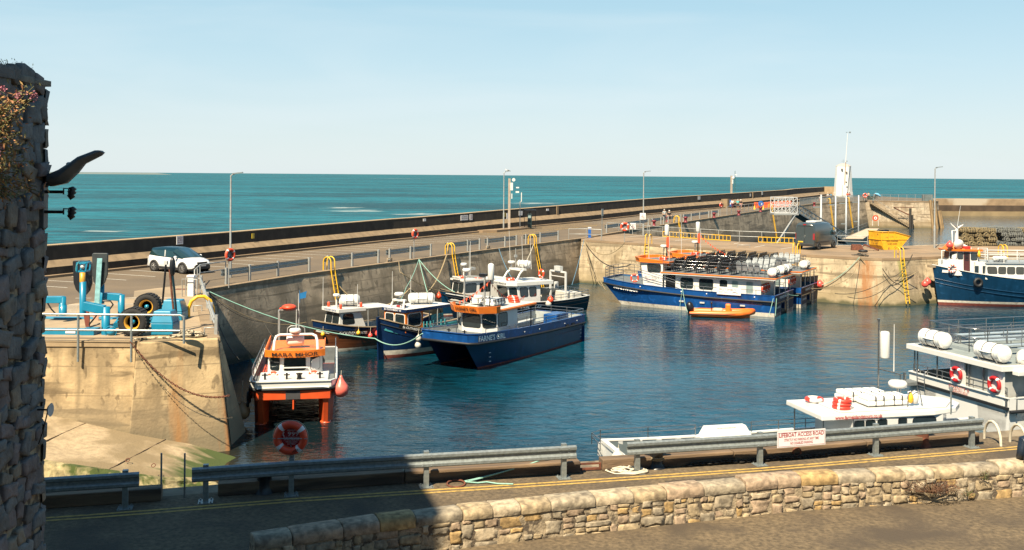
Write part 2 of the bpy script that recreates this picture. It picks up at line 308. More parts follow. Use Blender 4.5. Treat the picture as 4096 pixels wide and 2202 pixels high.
deckc = mat('jetty_concrete', (.31, .215, .13), .9, var=.16, sc=.8, bump=.4, bsc=20, col2=(.20, .15, .10), c2=(.48, .72), sc2=.25)
linew = mat('white_marking', (.62, .60, .54), .8, var=.16, sc=9); liney = mat('yellow_marking', (.50, .32, .08), .85, var=.25, sc=12, col2=(.22, .155, .07), c2=(.53, .72), sc2=7)
quayM = concrete('quay_concrete', (.48, .375, .26), (.29, .225, .15), tide=[(2.2, .5, (.15, .125, .09), .75), (.9, .3, (.075, .065, .05), .8), (.35, .12, (.025, .028, .015), .9)])
jetM = concrete('jetty_wall_concrete', (.50, .40, .265), (.31, .235, .14), tide=[(1.1, .4, (.33, .26, .15), .7), (.28, .14, (.07, .07, .03), .9)], rust=[(23.9, -17.2, .8, (.33, .13, .035)), (27.1, -17.0, .45, (.16, .19, .02)), (9.5, -6.5, .5, (.3, .2, .1))])
slipM = concrete('slip_concrete', (.52, .38, .21), (.27, .19, .10), tide=[(2.0, .35, (.30, .23, .14), .6), (.95, .3, (.22, .18, .11), .8)], rust=[(3.45, 1.2, .42, (.42, .15, .03)), (1.6, .3, .3, (.4, .2, .07))])
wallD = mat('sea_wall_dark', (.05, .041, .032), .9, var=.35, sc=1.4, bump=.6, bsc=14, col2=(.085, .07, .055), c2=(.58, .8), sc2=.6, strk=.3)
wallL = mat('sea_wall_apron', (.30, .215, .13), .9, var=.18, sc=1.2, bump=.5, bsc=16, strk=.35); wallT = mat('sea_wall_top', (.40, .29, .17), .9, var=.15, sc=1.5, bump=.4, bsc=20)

# ---------------- water and ground ----------------
seaM = water_mat('sea_water', (.003, .076, .100), .13, .5, 1.6, foam=[(-46, 301, 11, 13), (-26, 282, 10, 9), (10, 400, 14, 14), (-56, 330, 9, 9), (-78, 190, 10, 4), (-300, 2600, 100, 60), (240, 245, 6, 3)], rough=.12, refl=.2)
harM = water_mat('harbour_water', (.001, .029, .050), 1.2, 4.2, .05, rough=.03, spec=.35, tints=[(-12, 46, 12, 17, (.004, .010, .013)), (-11.5, 36.5, 5.5, 4.5, (.022, .018, .010)), (20, 92, 26, 9, (.006, .016, .020))])  # wide darker patches left and near the jetty; muddy brown shallows by slipway
SW = [(-42, 33), (-35, 48), (-29.5, 62.2), (-21.1, 80.7), (-11.3, 101.5), (-1, 119), (11.3, 138), (21, 155), (30.2, 169.5), (40.4, 184.5), (48.5, 197), (60.5, 215.5), (84.5, 266)]
IN = [(-17.6, 57.6), (-14.05, 66.4), (-8.75, 76.6), (-2.7, 88.6), (7.37, 106.4), (15.3, 122.4), (30.7, 150.2), (45.4, 177), (62.2, 204.5), (79.6, 224.2)]
K0 = (-11.95, 40.7)
def sheet(name, polys, m, label, cat, kind='structure'):
    b = MB()
    for p in polys: b.add(p, [tuple(range(len(p)))])
    o = b.build(name, m); return tag(o, label, cat, None, kind)
BIG = 45000
hb_ = [(7.37, 106.4), (79.6, 224.2)]
sheet('sea', [[(-BIG, 20, -.03), (BIG, 20, -.03), (BIG, BIG, -.03), (-BIG, BIG, -.03)]], seaM, 'open teal sea reaching the horizon beyond the long pier', 'sea')
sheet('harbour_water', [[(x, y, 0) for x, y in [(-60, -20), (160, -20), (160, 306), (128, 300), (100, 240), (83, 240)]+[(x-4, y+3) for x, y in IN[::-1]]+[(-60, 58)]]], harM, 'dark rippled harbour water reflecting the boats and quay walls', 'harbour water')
sheet('seabed', [[(-BIG, -60, -6), (BIG, -60, -6), (BIG, BIG, -6), (-BIG, BIG, -6)]], mat('sea_bed', (.03, .05, .04)), 'sand and rock ground lying under the sea', 'ground')
# main pier: deck slabs between the harbour edge and the sea wall
b = MB(); N_ = 60; LI = sum(hypot(q[0]-p[0], q[1]-p[1]) for p, q in zip(IN, IN[1:])); 
def swp(Y):   # sea wall foot at a given Y
    for p, q in zip(SW, SW[1:]):
        if Y <= q[1]: t = (Y-p[1])/(q[1]-p[1]); return (lerp(p[0], q[0], t), Y)
    return SW[-1]
rows = []
for i in range(N_+1):
    (x, y), d = ipoly(IN, LI*i/N_); sy = y+ (5.4 if i < N_ else 5.4); sw = swp(y+5.5); rows.append([(lerp(x, sw[0]-.4, t), lerp(y, sw[1]+.2, t), zd(lerp(y, sw[1], t))) for t in (0, .25, .5, .75, 1)])
b.grid(rows, 0, False)
r4 = (rows[0][4][0], rows[0][4][1])
for P_ in ([K0, (-17.6, 57.6), r4], [K0, r4, (-35.3, 48.2)], [K0, (-35.3, 48.2), (-41, 39.5), (-14.9, 39.5)], [(-35.3, 48.2), (-60, 48.2), (-60, 39.5), (-41, 39.5)], [r4, (-60, r4[1]), (-60, 48.2), (-35.3, 48.2)]): b.add([(x, y, 4.449) for x, y in P_], [tuple(range(len(P_)))])
b.add([(x, y, 6.05) for x, y in [(79.6, 224.2), (rows[-1][4][0], rows[-1][4][1]), (84.5, 266), (103, 280), (106, 250), (94.5, 223.6)]], [(0, 1, 2, 3, 4, 5)])
tag(b.build('pier', asph), 'long asphalt pier deck with parking bays running out to sea', 'pier', None, 'structure')
# harbour face of the pier, battered, with coping
def wall_face(name, path, zt, bat, m, label, cat, cop=True, kind=None, deep=-2.5, capm=None, sub=1):
    """path of (x, y); the face looks to the right of travel; foot stands out by bat"""
    root = thing(name, label, cat, (path[0][0], path[0][1], 0), kind=kind); b = MB(); k = len(path); P = [Vector((x, y, 0)) for x, y in path]; rt = []
    for i in range(k):
        ds = [(P[j+1]-P[j]).normalized() for j in (i-1, i) if 0 <= j < k-1]; d = sum(ds, Vector()).normalized(); n = Vector((d.y, -d.x, 0)); n /= max(.5, n.dot(Vector((ds[0].y, -ds[0].x, 0)))); rt.append(n)
    o = P[0]; zs = [(zt(p.y) if callable(zt) else zt) for p in P]
    lev = [0, .02, .35, .7, 1.]
    rows = [[tuple(P[i]-o+rt[i]*(bat*(1-(lerp(deep, zs[i], v)-0)/(zs[i])))+Vector((0, 0, lerp(deep, zs[i], v)-.002))) for i in range(k)] for v in lev]
    b.grid(rows, 0, False); 
    b.grid([rows[-1], [tuple(P[i]-o-rt[i]*.6+Vector((0, 0, zs[i]-.003))) for i in range(k)], [tuple(P[i]-o-rt[i]*.6+Vector((0, 0, deep))) for i in range(k)]], 0, False)
    b.build('wall_face', m, root)
    if cop: MB().sweep([(-.45, .004), (.06, .004), (.06, -.22), (-.0, -.24), (-.45, -.24)], [tuple(P[i]-o+Vector((0, 0, zs[i]+.03))) for i in range(k)]).build('coping', capm or wallL, root)
    return root
wall_face('pier_wall', [(p[0], p[1]) for p in IN], zd, .9, quayM, 'grey brown concrete quay wall of the long pier behind the moored boats', 'quay wall')
wall_face('platform_wall', [K0, (-12.92, 43.1), (-15.3, 50), (-17.3, 55.6), (-17.65, 57.55)], 4.45, .55, quayM, 'short shaded quay wall beside the orange and white catamaran', 'quay wall')
wall_face('slip_wall', [(-46, 39.4), (-14.75, 39.6)], 4.45, .25, slipM, 'sunlit stained concrete wall below the blue boat hoist', 'quay wall', capm=wallT)
o = Vector((-14.75, 39.2, 0)); r0 = thing('wall_buttress', 'sloping sunlit end block of the quay with rust stains, chains draped over it', 'quay wall', o)
MB().add([tuple(Vector(v)-o) for v in ((-14.95, 38.35, -2), (-11.0, 40.0, -2), (-11.0, 43.5, -2), (-15, 42, -2), (-14.75, 39.25, 4.47), (-11.9, 40.5, 4.47), (-12.5, 42.6, 4.46), (-14.8, 41.5, 4.46))], [(0, 3, 2, 1), (4, 5, 6, 7), (0, 1, 5, 4), (1, 2, 6, 5), (2, 3, 7, 6), (3, 0, 4, 7)]).build('block', slipM, r0, bevel=.06)
# mid jetty
JF = [(7.37, 104.9), (12.65, 101.2), (19.8, 96.6), (27.4, 91.0), (30.6, 88.35), (32.6, 87.6), (34.6, 88.0), (36.9, 89.6), (47.8, 92.8), (75, 98)]
JB = [(13.0, 118.6), (18.28, 112.2), (24.06, 108.2), (30.4, 106.2), (34, 104.4), (37.5, 104.2), (40.6, 104.1), (45, 106.2), (52, 112.5), (75, 116)]
def zj(x): return 4.45-max(0, min(1, (x-8)/20))*.35
b = MB(); n = 60
def py(P, x):
    for p, q in zip(P, P[1:]):
        if x <= q[0]: return lerp(p[1], q[1], (x-p[0])/(q[0]-p[0]))
    return P[-1][1]
rows = []
for i in range(n+1):
    x = lerp(7.4, 75, (i/n)); y0 = py(JF, x); y1 = py([(7.37, 106.38)]+JB, x); rows.append([(x, lerp(y0, y1, t), zj(x)+.012) for t in (0, .33, .66, 1)])
b.grid(rows, 0, False); tag(b.build('jetty', deckc), 'tan concrete jetty deck in the middle of the harbour where the van parks', 'jetty', None, 'structure')
wall_face('jetty_wall', JF, lambda Y: 4.45 if Y > 104 else (4.1 if Y < 91.2 else lerp(4.1, 4.45, (Y-91.2)/13.3)), .7, jetM, 'pale sunlit concrete jetty wall with rust stains and a green weedy patch', 'quay wall', capm=deckc)
wall_face('jetty_back_wall', JB[::-1], 4.12, .3, quayM, 'far edge wall of the middle jetty along the pale railing', 'quay wall', cop=False)
# sea wall
root = thing('sea_wall', 'long dark sea wall with a lit sloping apron along the outer side of the pier', 'sea wall', (SW[0][0], SW[0][1], 0)); o = Vector((SW[0][0], SW[0][1], 0))
def swpath(off=0): return [(Vector((x, y, zd(y)))-o) for x, y in SW]
def prof_sweep(prof, m, name):   # prof given as function of Y -> list of (side, up)
    b = MB(); rows = []
    P = SW; dens = []
    for p, q in zip(P, P[1:]):
        k = 6
        for j in range(k): dens.append((lerp(p[0], q[0], j/k), lerp(p[1], q[1], j/k)))
    dens.append(P[-1])
    for i, (x, y) in enumerate(dens):
        a = dens[max(0, i-1)]; c = dens[min(len(dens)-1, i+1)]; d = Vector((c[0]-a[0], c[1]-a[1], 0)).normalized(); rt = Vector((d.y, -d.x, 0))
        rows.append([tuple(Vector((x, y, zd(y)))-o+rt*u+Vector((0, 0, w))) for u, w in prof(y)])
    b.grid(rows, 0, False); return b.build(name, m, root)
def wh(Y): return lerp(1.95, 2.4, max(0, min(1, (Y-80)/60)))+.15*max(0, min(1, (Y-140)/120))
prof_sweep(lambda Y: [(.0, -.2), (.0, .165), (-.38, .17)], deckc, 'kerb')
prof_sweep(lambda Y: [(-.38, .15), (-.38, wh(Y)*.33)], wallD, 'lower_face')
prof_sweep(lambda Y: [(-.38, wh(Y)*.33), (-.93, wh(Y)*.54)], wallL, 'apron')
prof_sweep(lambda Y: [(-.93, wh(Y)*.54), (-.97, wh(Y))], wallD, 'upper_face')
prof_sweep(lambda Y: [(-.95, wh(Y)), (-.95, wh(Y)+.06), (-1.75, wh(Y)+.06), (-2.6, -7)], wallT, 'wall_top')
MB().box((-1.2, -.5, -.1), (2.4, .5, 2.75), 0).build('end_wall', wallT, root, loc=tuple(Vector((84.5, 265.7, 6.05))-o))
ss_ = [p for p in SW if p[1] > 180]; b = MB(); b.sweep([(1.5, -.2), (1.5, .45), (.75, .47), (.75, .88), (-.4, .9)], [tuple(Vector((x, y, zd(y)))-o) for x, y in ss_], lambda i, j: j % 2, cp=False); b.build('bench_step', [wallD, wallL], root)
# pier head
wall_face('pier_head_wall', [(79.6, 224.2), (94.4, 223.3), (96.8, 226), (106, 250)], 6.05, .5, concrete('pier_head_concrete', (.48, .39, .28), (.33, .24, .15), tide=[(1.6, .4, (.30, .22, .12), .6), (.5, .3, (.14, .11, .05), .8)]), 'weathered pier head wall carrying a flight of steps', 'quay wall', capm=deckc)
root = thing('stone_steps', 'long flight of harbour steps down the face of the pier head', 'steps', (80.4, 222.9, 0)); b = MB(); ns = 26
for i in range(ns): x = i*.36; z = 6.05-(i+1)*.22; b.box((x, -.0, z-.5), (x+.38, .9, z))
b.build('step', mat('step_stone', (.3, .23, .15), .9, var=.3, sc=6), root); MB().tube([(-.2, -.05, 7), (4.5, -.05, 4.2), (6, -.05, 4.1), (9.6, -.05, 1.2)], .035).build('handrail', galvl, root)
# timber piles at the pier head corner
for i, (x, y) in enumerate(((94.3, 222.6), (95.3, 222.8), (96.6, 223.6), (97.5, 225))):
    b = MB().tube([(0, 0, -1.5), (-.15*0, .1, 0), (-.5, .5, 6.3 if i < 2 else 3.9)], .32, 6)
    tag(b.build('fender_pile', mat('pile_wood', (.33, .22, .11), .85, var=.35, sc=1.5, stretch=(3, 3, .5)), loc=(x, y, 0)), 'weathered brown timber pile leaning on the corner of the pier head', 'pile', 'timber piles at the pier head')
# outer breakwater
root = thing('breakwater', 'low brown stone breakwater wall across the harbour mouth at far right', 'breakwater', (104, 296, 0)); b = MB(); bm_ = [mat('brk_base', (.30, .22, .12), .9, var=.2, sc=.3), mat('brk_mid', (.085, .055, .035), .9, var=.4, sc=.4), mat('brk_top', (.33, .23, .14), .9, var=.3, sc=.35, col2=(.5, .42, .32), c2=(.55, .6), sc2=.05)]
for nm, y0, z0, z1, k in (('base_course', 0, -1, 1.35, 0), ('middle_course', .5, 1.35, 3.15, 1), ('parapet', 1.2, 3.15, 5.05, 2)): MB().box((0, y0, z0), (80, 8, z1), 0, T3(rz=.1)).build(nm, bm_[k], root)
# near road, quay edge and path
zr = 4.25
QE = [(-26, 16.8), (-8, 21.2), (-4.7, 22.15), (1.0, 23.45), (6.0, 24.66), (12.5, 26.55), (24, 30)]
b = MB(); b.add([(x, y, zr) for x, y in [(-26, -6), (30, -6), (30, 33)]+QE[::-1]], [tuple(range(len(QE)+3))])
tag(b.build('road', asph2), 'sunlit asphalt quayside road with double yellow lines', 'road', None, 'structure')
wall_face('road_quay_wall', QE, 4.24, .2, concrete('near_quay', (.3, .24, .16), (.18, .13, .08)), 'quay wall under the edge of the near road', 'quay wall', cop=False)
b = MB()
for off in (-.02, .17):
    rows = []
    for i in range(41):
        x = lerp(-16, 22, i/40); y = py(QE, x); rows.append([(x+.1, y-off-.045-.9, zr+.004), (x+.1, y-off+.045-.9, zr+.004)])
    b.grid(rows, 0, False)
tag(b.build('yellow_lines', liney), 'double yellow lines painted along the quayside road', 'road marking', None, 'structure')

b = MB(); b.prism([(-2700, 5200), (-2560, 5160), (-2100, 5180), (-1800, 5300), (-2200, 5500), (-2700, 5500)], -1, 9, 0, None, None, [(-2700, 5230), (-2560, 5230), (-2150, 5230), (-1900, 5300), (-2200, 5450), (-2700, 5450)]); b.prism([(-2650, 5200), (-2560, 5200), (-2560, 5260), (-2650, 5260)], 8, 22); tag(b.build('far_island', mat('far_land', (.16, .2, .2), .9)), 'low distant island on the horizon at far left', 'island', None, 'structure')

for x_, y_, w_, l_, lb in ((5.2, 22.6, .5, 1.6, 'darker tar patch in the road above the middle of the stone wall'), (-.2, 20.6, .4, 1.1, 'darker tar patch in the road beside the shadow edge'), (9.6, 23.8, .3, .9, 'small tar patch in the road near the long guard rail')): tag(MB().box((-l_, -w_, 0), (l_, w_, .003)).build('road_patch', mat('tar_patch', (.075, .058, .04), .9, var=.3, sc=14), loc=(x_, y_, zr+.001), rz=.24), lb, 'road patch', None, 'structure')
tag(MB().lathe([(.3, 0), (.3, .004)], 24).build('manhole_cover', rust, loc=(3.2, 21.6, zr+.001)), 'round iron manhole cover in the near road', 'manhole cover', None, 'structure')
# ---------------- near side: timber edge, guard rails, stone walls, building ----------------
def PL(x): return py(QE, x)-.62
segs = [(-26, -7.3), (-7.3, -6.9), (-6.0, -2.2), (-2.2, 1.55), (2.1, 5.0), (5.0, 8.6), (8.6, 12.1), (14, 22)]
for i, (a, c) in enumerate([(-26, -7.4), (-6.3, -2.4), (-2.38, 1.62), (2.15, 5.4), (5.42, 9.0), (9.02, 12.3)]):
    o = (a, py(QE, a)-.17, zr); y2 = py(QE, c)-.17; L_ = hypot(c-a, y2-o[1])
    b = MB(); b.box((0, -.16, 0), (L_, .16, .27)); t = b.build('edge_timber', wood, loc=o, rz=atan2(y2-o[1], c-a), bevel=.02)
    tag(t, ['shaded edge timber behind the leftmost guard rail', 'edge timber in shadow below the lifebuoy sign', 'sunlit edge timber behind the middle guard rail with ropes crossing it', 'edge timber behind the dark bollard and rope heap', 'edge timber below the red lettered road sign', 'edge timber beside the rusty bollard at right'][i], 'timber beam', 'timbers along the quay edge')
WP = [(.0, .0), (.05, .03), (.05, .085), (0, .125), (0, .185), (.05, .225), (.05, .28), (0, .31)]
def wbeam(b, p, q, z0, sc=1., mi=0):
    pr = [(u*sc+.0, w*sc) for u, w in WP]+[(u*sc-.012, w*sc) for u, w in WP[::-1]]; b.sweep(pr, [(*p, z0), (*q, z0)], mi)
def guard(name, pts, label, zb=zr, h=.44, group=None, sc=1., posts=None, pw=.11, cat='guard rail'):
    """pts: post spots; W beam on the near side"""
    root = thing(name, label, cat, (*pts[0], zb), group=group); o = pts[0]; d = Vector((pts[-1][0]-o[0], pts[-1][1]-o[1])).normalized()
    b = MB(); e = .28; P = [(-d.x*e, -d.y*e)]+[(x-o[0], y-o[1]) for x, y in pts[1:-1]]+[(pts[-1][0]-o[0]+d.x*e, pts[-1][1]-o[1]+d.y*e)]
    pr = [(u*sc+.06, w*sc) for u, w in WP]+[(u*sc+.045, w*sc) for u, w in WP[::-1]]; b.sweep(pr, [(x, y, h) for x, y in P]); bmb = b
    for x, y in pts:
        b = MB(); b.box((-pw/2, -pw/2, 0), (pw/2, pw/2, h+.35*sc), 0); b.box((-.15, -.15, 0), (.15, .15, .012)); 
        for s in (-1, 1):
            for t in (-1, 1): b.cyl((s*.11, t*.11, .01), .018, .03, 6)
        b.build('post', galv, root, loc=(x-o[0], y-o[1], 0), rz=atan2(d.y, d.x))
    if 1:
        b = bmb
        for x, y in pts:
            for dz in (h+.05, h+.155, h+.25):
                for dx in (-.1, .1): b.ball((x-o[0]+d.x*dx+d.y*.112*(1 if abs(dz-h-.155) > .01 else .6), y-o[1]+d.y*dx-d.x*.112*(1 if abs(dz-h-.155) > .01 else .6), dz), .012, n=6)
        b.build('beam', galv, root)
    return root
g = guard('guard_rail', [(x, PL(x)) for x in (-17, -13.9, -10.9, -7.95)], 'shaded galvanised guard rail left of the gap with thin ladder posts')
g = guard('guard_rail', [(x, PL(x)) for x in (-6.42, -4.72, -1.86, 1.24)], 'galvanised guard rail half in shadow, below the red lifebuoy')
g = guard('guard_rail', [(x, PL(x)) for x in (2.98, 6.04, 9.17, 11.95)], 'long sunlit guard rail carrying the lifeboat access road sign')
# sign on the rail
sx0, sx1 = 6.42, 7.9; d = Vector((sx1-sx0, PL(sx1)-PL(sx0), 0)).normalized(); n = Vector((d.y, -d.x, 0))
root = thing('road_sign', 'white and red lifeboat access road sign fixed to the guard rail', 'sign', (sx0, PL(sx0), zr+.44)); o = n*.125
b = MB(); T = Matrix.Translation(o)@Euler((0, 0, atan2(d.y, d.x))).to_matrix().to_4x4(); b.box((0, -.006, -.03), (1.33, .006, .36), 0, T); b.build('panel', signw, root)
def sgn(x, z): return tuple(o+d*x+n*.008+Vector((0, 0, z)))
b = MB()
for a, c in (((.02, .0), (1.31, .0)), ((1.31, .0), (1.31, .33)), ((1.31, .33), (.02, .33)), ((.02, .33), (.02, .0))):
    b.bar(sgn(a[0], a[1]-.015+.01), sgn(c[0], c[1]-.015+.01), .006, .003)
b.build('border', signr, root)
for s, z, w in (('LIFEBOAT ACCESS ROAD', .258, 1.24), ('STRICTLY NO PARKING AT ANY TIME', .14, .95), ('NO DISABLED PARKING', .055, .62)):
    lettering(root, signr, s, .14 if z > .2 else .088, lambda a, c, z=z: sgn(.665+a, z+c), bold=.022, wid=w)
# slim ladder posts in the gap
root = thing('ladder_stiles', 'pair of thin ladder posts standing in the gap of the shaded rail', 'ladder', (-7.45, PL(-7.45)+.55, zr)); 
for x in (0, .5): MB().tube([(x, 0, -.8), (x, 0, .95)], .022).build('stile', galv, root)
# bollards
def bollard(x, y, z, m, label, s=1.):
    root = thing('bollard', label, 'bollard', (x, y, z), group='mooring bollards on the quay'); root.scale = (s,)*3
    MB().lathe([(.24, 0), (.2, .05), (.165, .12), (.155, .42), (.19, .5), (.0, .52)], 20).build('post', m, root)
    MB().tube([(-.3, 0, .46), (-.2, 0, .42), (0, 0, .44), (.2, 0, .42), (.3, 0, .46)], [.06, .08, .12, .08, .06], 10).build('horn', m, root)
bollard(3.5, PL(3.5)+.36, zr, black, 'dark bollard bound with grey rope beside the tangled rope heap')
bollard(10.7, PL(10.7)+.42, zr, rust, 'rusty orange bollard behind the right end of the long guard rail')
bollard(-5.35, PL(-5.3)+.36, zr, black, 'dark bollard in shadow just left of the lifebuoy post')
for (x, y, z, r, c) in ((3.5, PL(3.5)+.36, .2, .17, 0), (3.5, PL(3.5)+.36, .24, .17, 0)):
    tag(MB().torus(r, .016, 20, 6, T3(0, 0, z)).build('rope_turn', ropet, loc=(x, y, zr)), 'pale rope turned round the dark bollard', 'rope', 'rope turns on the dark bollard')
random.seed(5)
def heap(name, x, y, z, r, m, label, n=90, tr=.022, hh=.16, sc=(1, 1)):
    pts = []; a = 0; rr = r*.6
    for i in range(n): a += random.uniform(.5, 1.1)*(1 if random.random() > .15 else -1); rr = max(.1*r, min(r, rr+random.uniform(-.35, .35)*r)); pts.append((cos(a)*rr*sc[0], sin(a)*rr*sc[1], tr+random.random()*hh*(1-rr/r*.8)))
    P = []
    for i in range(len(pts)-1):
        for k in range(3): P.append(tuple(Vector(pts[i]).lerp(Vector(pts[i+1]), k/3)))
    return tag(MB().tube(P, tr, 5).build(name, m, loc=(x, y, z)), label, 'rope')
heap('rope_heap', 2.75, PL(2.75)+.12, zr, .5, ropew, 'tangled heap of thick pale rope beside the guard rail post', 60, .02, .14, (1, .55))
# iron ring and green rope on the road
tag(MB().torus(.2, .022, 24, 8, T3(0, 0, .03, rx=.1)).build('mooring_ring', rust, loc=(-1.2, PL(-1.2)-.02, zr)), 'rusty iron mooring ring lying on the road edge', 'mooring ring')
x0, y0 = -1.02, PL(-1.02)+.05
tag(MB().tube(catenary((0, 0, .05), (2.2, 1.0, .42), .05), .016).tube([(0, 0, .04), (.3, -.05, .03), (.5, .02, .03), (.75, -.08, .025), (1.1, -.1, .025)], .018).tube(catenary((.1, 0, .05), (1.7, .95, .3), .04), .014).build('mooring_rope', ropeb, loc=(x0, y0, zr)), 'green rope running from the rusty ring over the edge timber', 'rope')
# chain along the timber
b = MB(); 
for i in range(74):
    t = i/73; x = lerp(4.3, 10.3, t); b.torus(.045, .016, 10, 5, T3(x-4.3, py(QE, x)-.17-.25+.03*sin(i*.7)-py(QE, 4.3), .04+.03*abs(sin(i*.17)), rx=pi/2 if i % 2 else 0, rz=.22)@Matrix.Diagonal((1.5, 1, 1, 1)))
tag(b.build('chain', mat('dark_chain', (.04, .035, .03), .6, .5), loc=(4.3, py(QE, 4.3), zr)), 'heavy dark chain lying along the foot of the edge timber', 'chain')
tag(MB().torus(.1, .02, 16, 6, T3(0, 0, .16, rx=pi/2)).build('mooring_ring', rust, loc=(7.1, py(QE, 7.1)-.36, zr)), 'iron ring standing on the chain below the road sign', 'mooring ring')
# rusty bracket frame in the gap between the timbers
tag(MB().bar((0, 0, .05), (.55, .1, .05), .05).bar((0, 0, .17), (.55, .1, .17), .04).bar((.02, 0, .05), (.02, 0, .17), .04).bar((.53, .1, .05), (.53, .1, .17), .04).build('mooring_bracket', rust, loc=(1.6, py(QE, 1.6)-.2, zr)), 'rusty mooring bracket in the gap between two edge timbers', 'bracket')
# white ladder hoops at far right of quay
root = thing('quay_ladder', 'pair of pale weathered ladder hoops curving over the quay edge at right', 'ladder', (12.55, py(QE, 12.5)-.1, zr))
for k in (0, .62):
    P = [(k, .3, -2.5), (k, .28, -.1)]+[(k+.25*(1-cos(a)), .25-.3*(1-cos(a)), .05+.5*sin(a)) for a in [i*pi/8 for i in range(1, 8)]]+[(k+.5, -.36, -.0)]
    MB().tube(P, .035, 8).build('stile', ropew, root, rz=-.6)
# lifebuoy on its post with the 999 board
def ring_parts(root, m1=None, m2=None, Rr=.29, r=.085, off=(0, 0, 0), rot=(pi/2, 0, 0), rope=True, seg=4):
    m1 = m1 or redor; m2 = m2 or signw; T = Matrix.Translation(off)@Euler(rot).to_matrix().to_4x4()
    nu = 48; per = nu//seg
    MB().torus(Rr, r, nu, 12, T@Euler((0, 0, .55)).to_matrix().to_4x4(), lambda i: 1 if i % per < (2 if seg == 4 else per//2) else 0).build('ring', [m1, m2], root)
    if rope: 
        P = [];
        for i in range(48): a = 2*pi*i/48; rr = Rr+r+.004+.02*abs(sin(a*2)); P.append(T@Vector((cos(a)*rr, sin(a)*rr, 0)))
        MB().tube(P, .006, 5, closed=True).build('grab_line', ropew, root)
lx, ly = dp(1168, 1745, PL(-4.7)+.28)
root = thing('lifebuoy_post', 'post with red emergency phone board behind the near lifebuoy', 'sign post', (lx, PL(-4.7)+.3, zr)); Z0 = ly-zr
b = MB().box((-.05, -.03, 0), (.05, .03, .95)); b.build('post', galv, root)
MB().lathe([(.235, -.012), (.235, .012)], 40, 0, T3(0, -.05, Z0, rx=pi/2)).build('board', mat('sign_red', (.42, .012, .02), .4, var=.05), root)
MB().tube([(-.38, -.24, Z0), (.38, -.24, Z0)], .012).tube([(0, -.24, Z0), (0, -.03, Z0-.35), (0, -.03, Z0-.5)], .014).build('bracket', galv, root)
for s, z, h, w in (('EMERGENCY', .135, .04, .2), ('999', .055, .13, .24), ('ask for COASTGUARD', -.02, .045, .36), ('DO NOT TAMPER WITH', -.075, .04, .33), ('THIS LIFE SAVING', -.12, .04, .26), ('EQUIPMENT', -.165, .04, .18)):
    lettering(root, signw, s, h, lambda a, c, z=z: (a+(.035 if abs(z-.055) < .001 else 0), -.064, Z0+z+c), bold=.01, wid=w)
MB().tube([(-.16, -.066, Z0+.1), (-.185, -.066, Z0+.07), (-.185, -.066, Z0+.03), (-.16, -.066, Z0)], .014).build('phone_symbol', signw, root)
root = thing('lifebuoy', 'large red lifebuoy with white bands and letters HSN hanging above the near guard rail', 'lifebuoy', (lx, PL(-4.7)+.13, zr+Z0), group='lifebuoys')
ring_parts(root)
def arcfn(Rr, a0): return lambda a, c: (cos(a0+a/Rr)*(Rr+c*-1), -.087, sin(a0+a/Rr)*(Rr-c))
lettering(root, black, 'HSN', .075, arcfn(.29, -1.15), bold=.01)
# ---------------- foreground stone wall ----------------
random.seed(11)
SF = [(-4.35, 17.0), (-2.4, 17.95), (-.6, 18.65), (1.65, 19.4), (5.9, 20.75), (10.6, 21.68), (11.5, 21.88)]    # foot line of the wall (path side)
sand = [mat('sandstone_%s' % n_, c_, .9, var=.4, sc=8, bump=1, bsc=11, col2=c2_, c2=(.5, .72), sc2=5.5) for n_, c_, c2_ in (('buff', (.42, .325, .20), (.20, .15, .095)), ('grey', (.36, .30, .215), (.16, .13, .095)), ('ochre', (.45, .30, .13), (.22, .14, .06)), ('pink', (.41, .30, .205), (.2, .15, .1)), ('pale', (.48, .39, .27), (.24, .19, .13)))]
mort = mat('lime_mortar', (.36, .285, .19), .95, var=.4, sc=9, bump=1, bsc=24, col2=(.13, .10, .07), c2=(.5, .58), sc2=6)
def stone(b, p, ux, uy, un, w, h, dep, mi, rough=.12, q=5):
    """one rounded rubble stone on a face: centre p, axes ux (along), uy (up), un (out)"""
    vs = []; n = 12; j = [random.uniform(1-rough, 1+rough) for _ in range(n)]
    rings = [(1.0, -.02), (.985, dep*.62), (.9, dep*.95), (.5, dep*1.0)]
    pw = .32
    for s, o in rings:
        for i in range(n):
            a = 2*pi*i/n+.13; cx = math.copysign(abs(cos(a))**pw, cos(a)); cy = math.copysign(abs(sin(a))**pw, sin(a))
            k = j[i]*(1 if s > .9 else s/.97); vs.append(p+ux*cx*w/2*min(1.04, k)*1+uy*cy*h/2*min(1.04, k)+un*(o+random.uniform(-1, 1)*dep*.09))
    vs.append(p+un*dep*1.08); fs = []
    for r in range(3):
        for i in range(n): fs.append((r*n+i, r*n+(i+1) % n, (r+1)*n+(i+1) % n, (r+1)*n+i))
    for i in range(n): fs.append((3*n+i, 3*n+(i+1) % n, 4*n))
    b.add(vs, fs, mi, True)
zp = 3.95   # path level at the foot
def zpath(x): return lerp(3.45, 4.2, max(0, min(1, (x+3.6)/14)))
root = thing('stone_wall', 'low rubble stone wall with rounded coping stones between the road and the path', 'stone wall', (SF[0][0], SF[0][1], 0)); o = Vector((SF[0][0], SF[0][1], 0))
LS = sum(hypot(q[0]-p[0], q[1]-p[1]) for p, q in zip(SF, SF[1:])); zt = 4.77
core = MB(); core.sweep([(.022, 0), (.022, 1), (-.42, 1), (-.42, 0)], [(x-o.x, y-o.y, 0) for x, y in SF]) 
core.v = [(x, y, zt+.02 if z > .5 else 3.2) for x, y, z in core.v]; core.build('mortar_core', mort, root)
b = MB(); s = .06
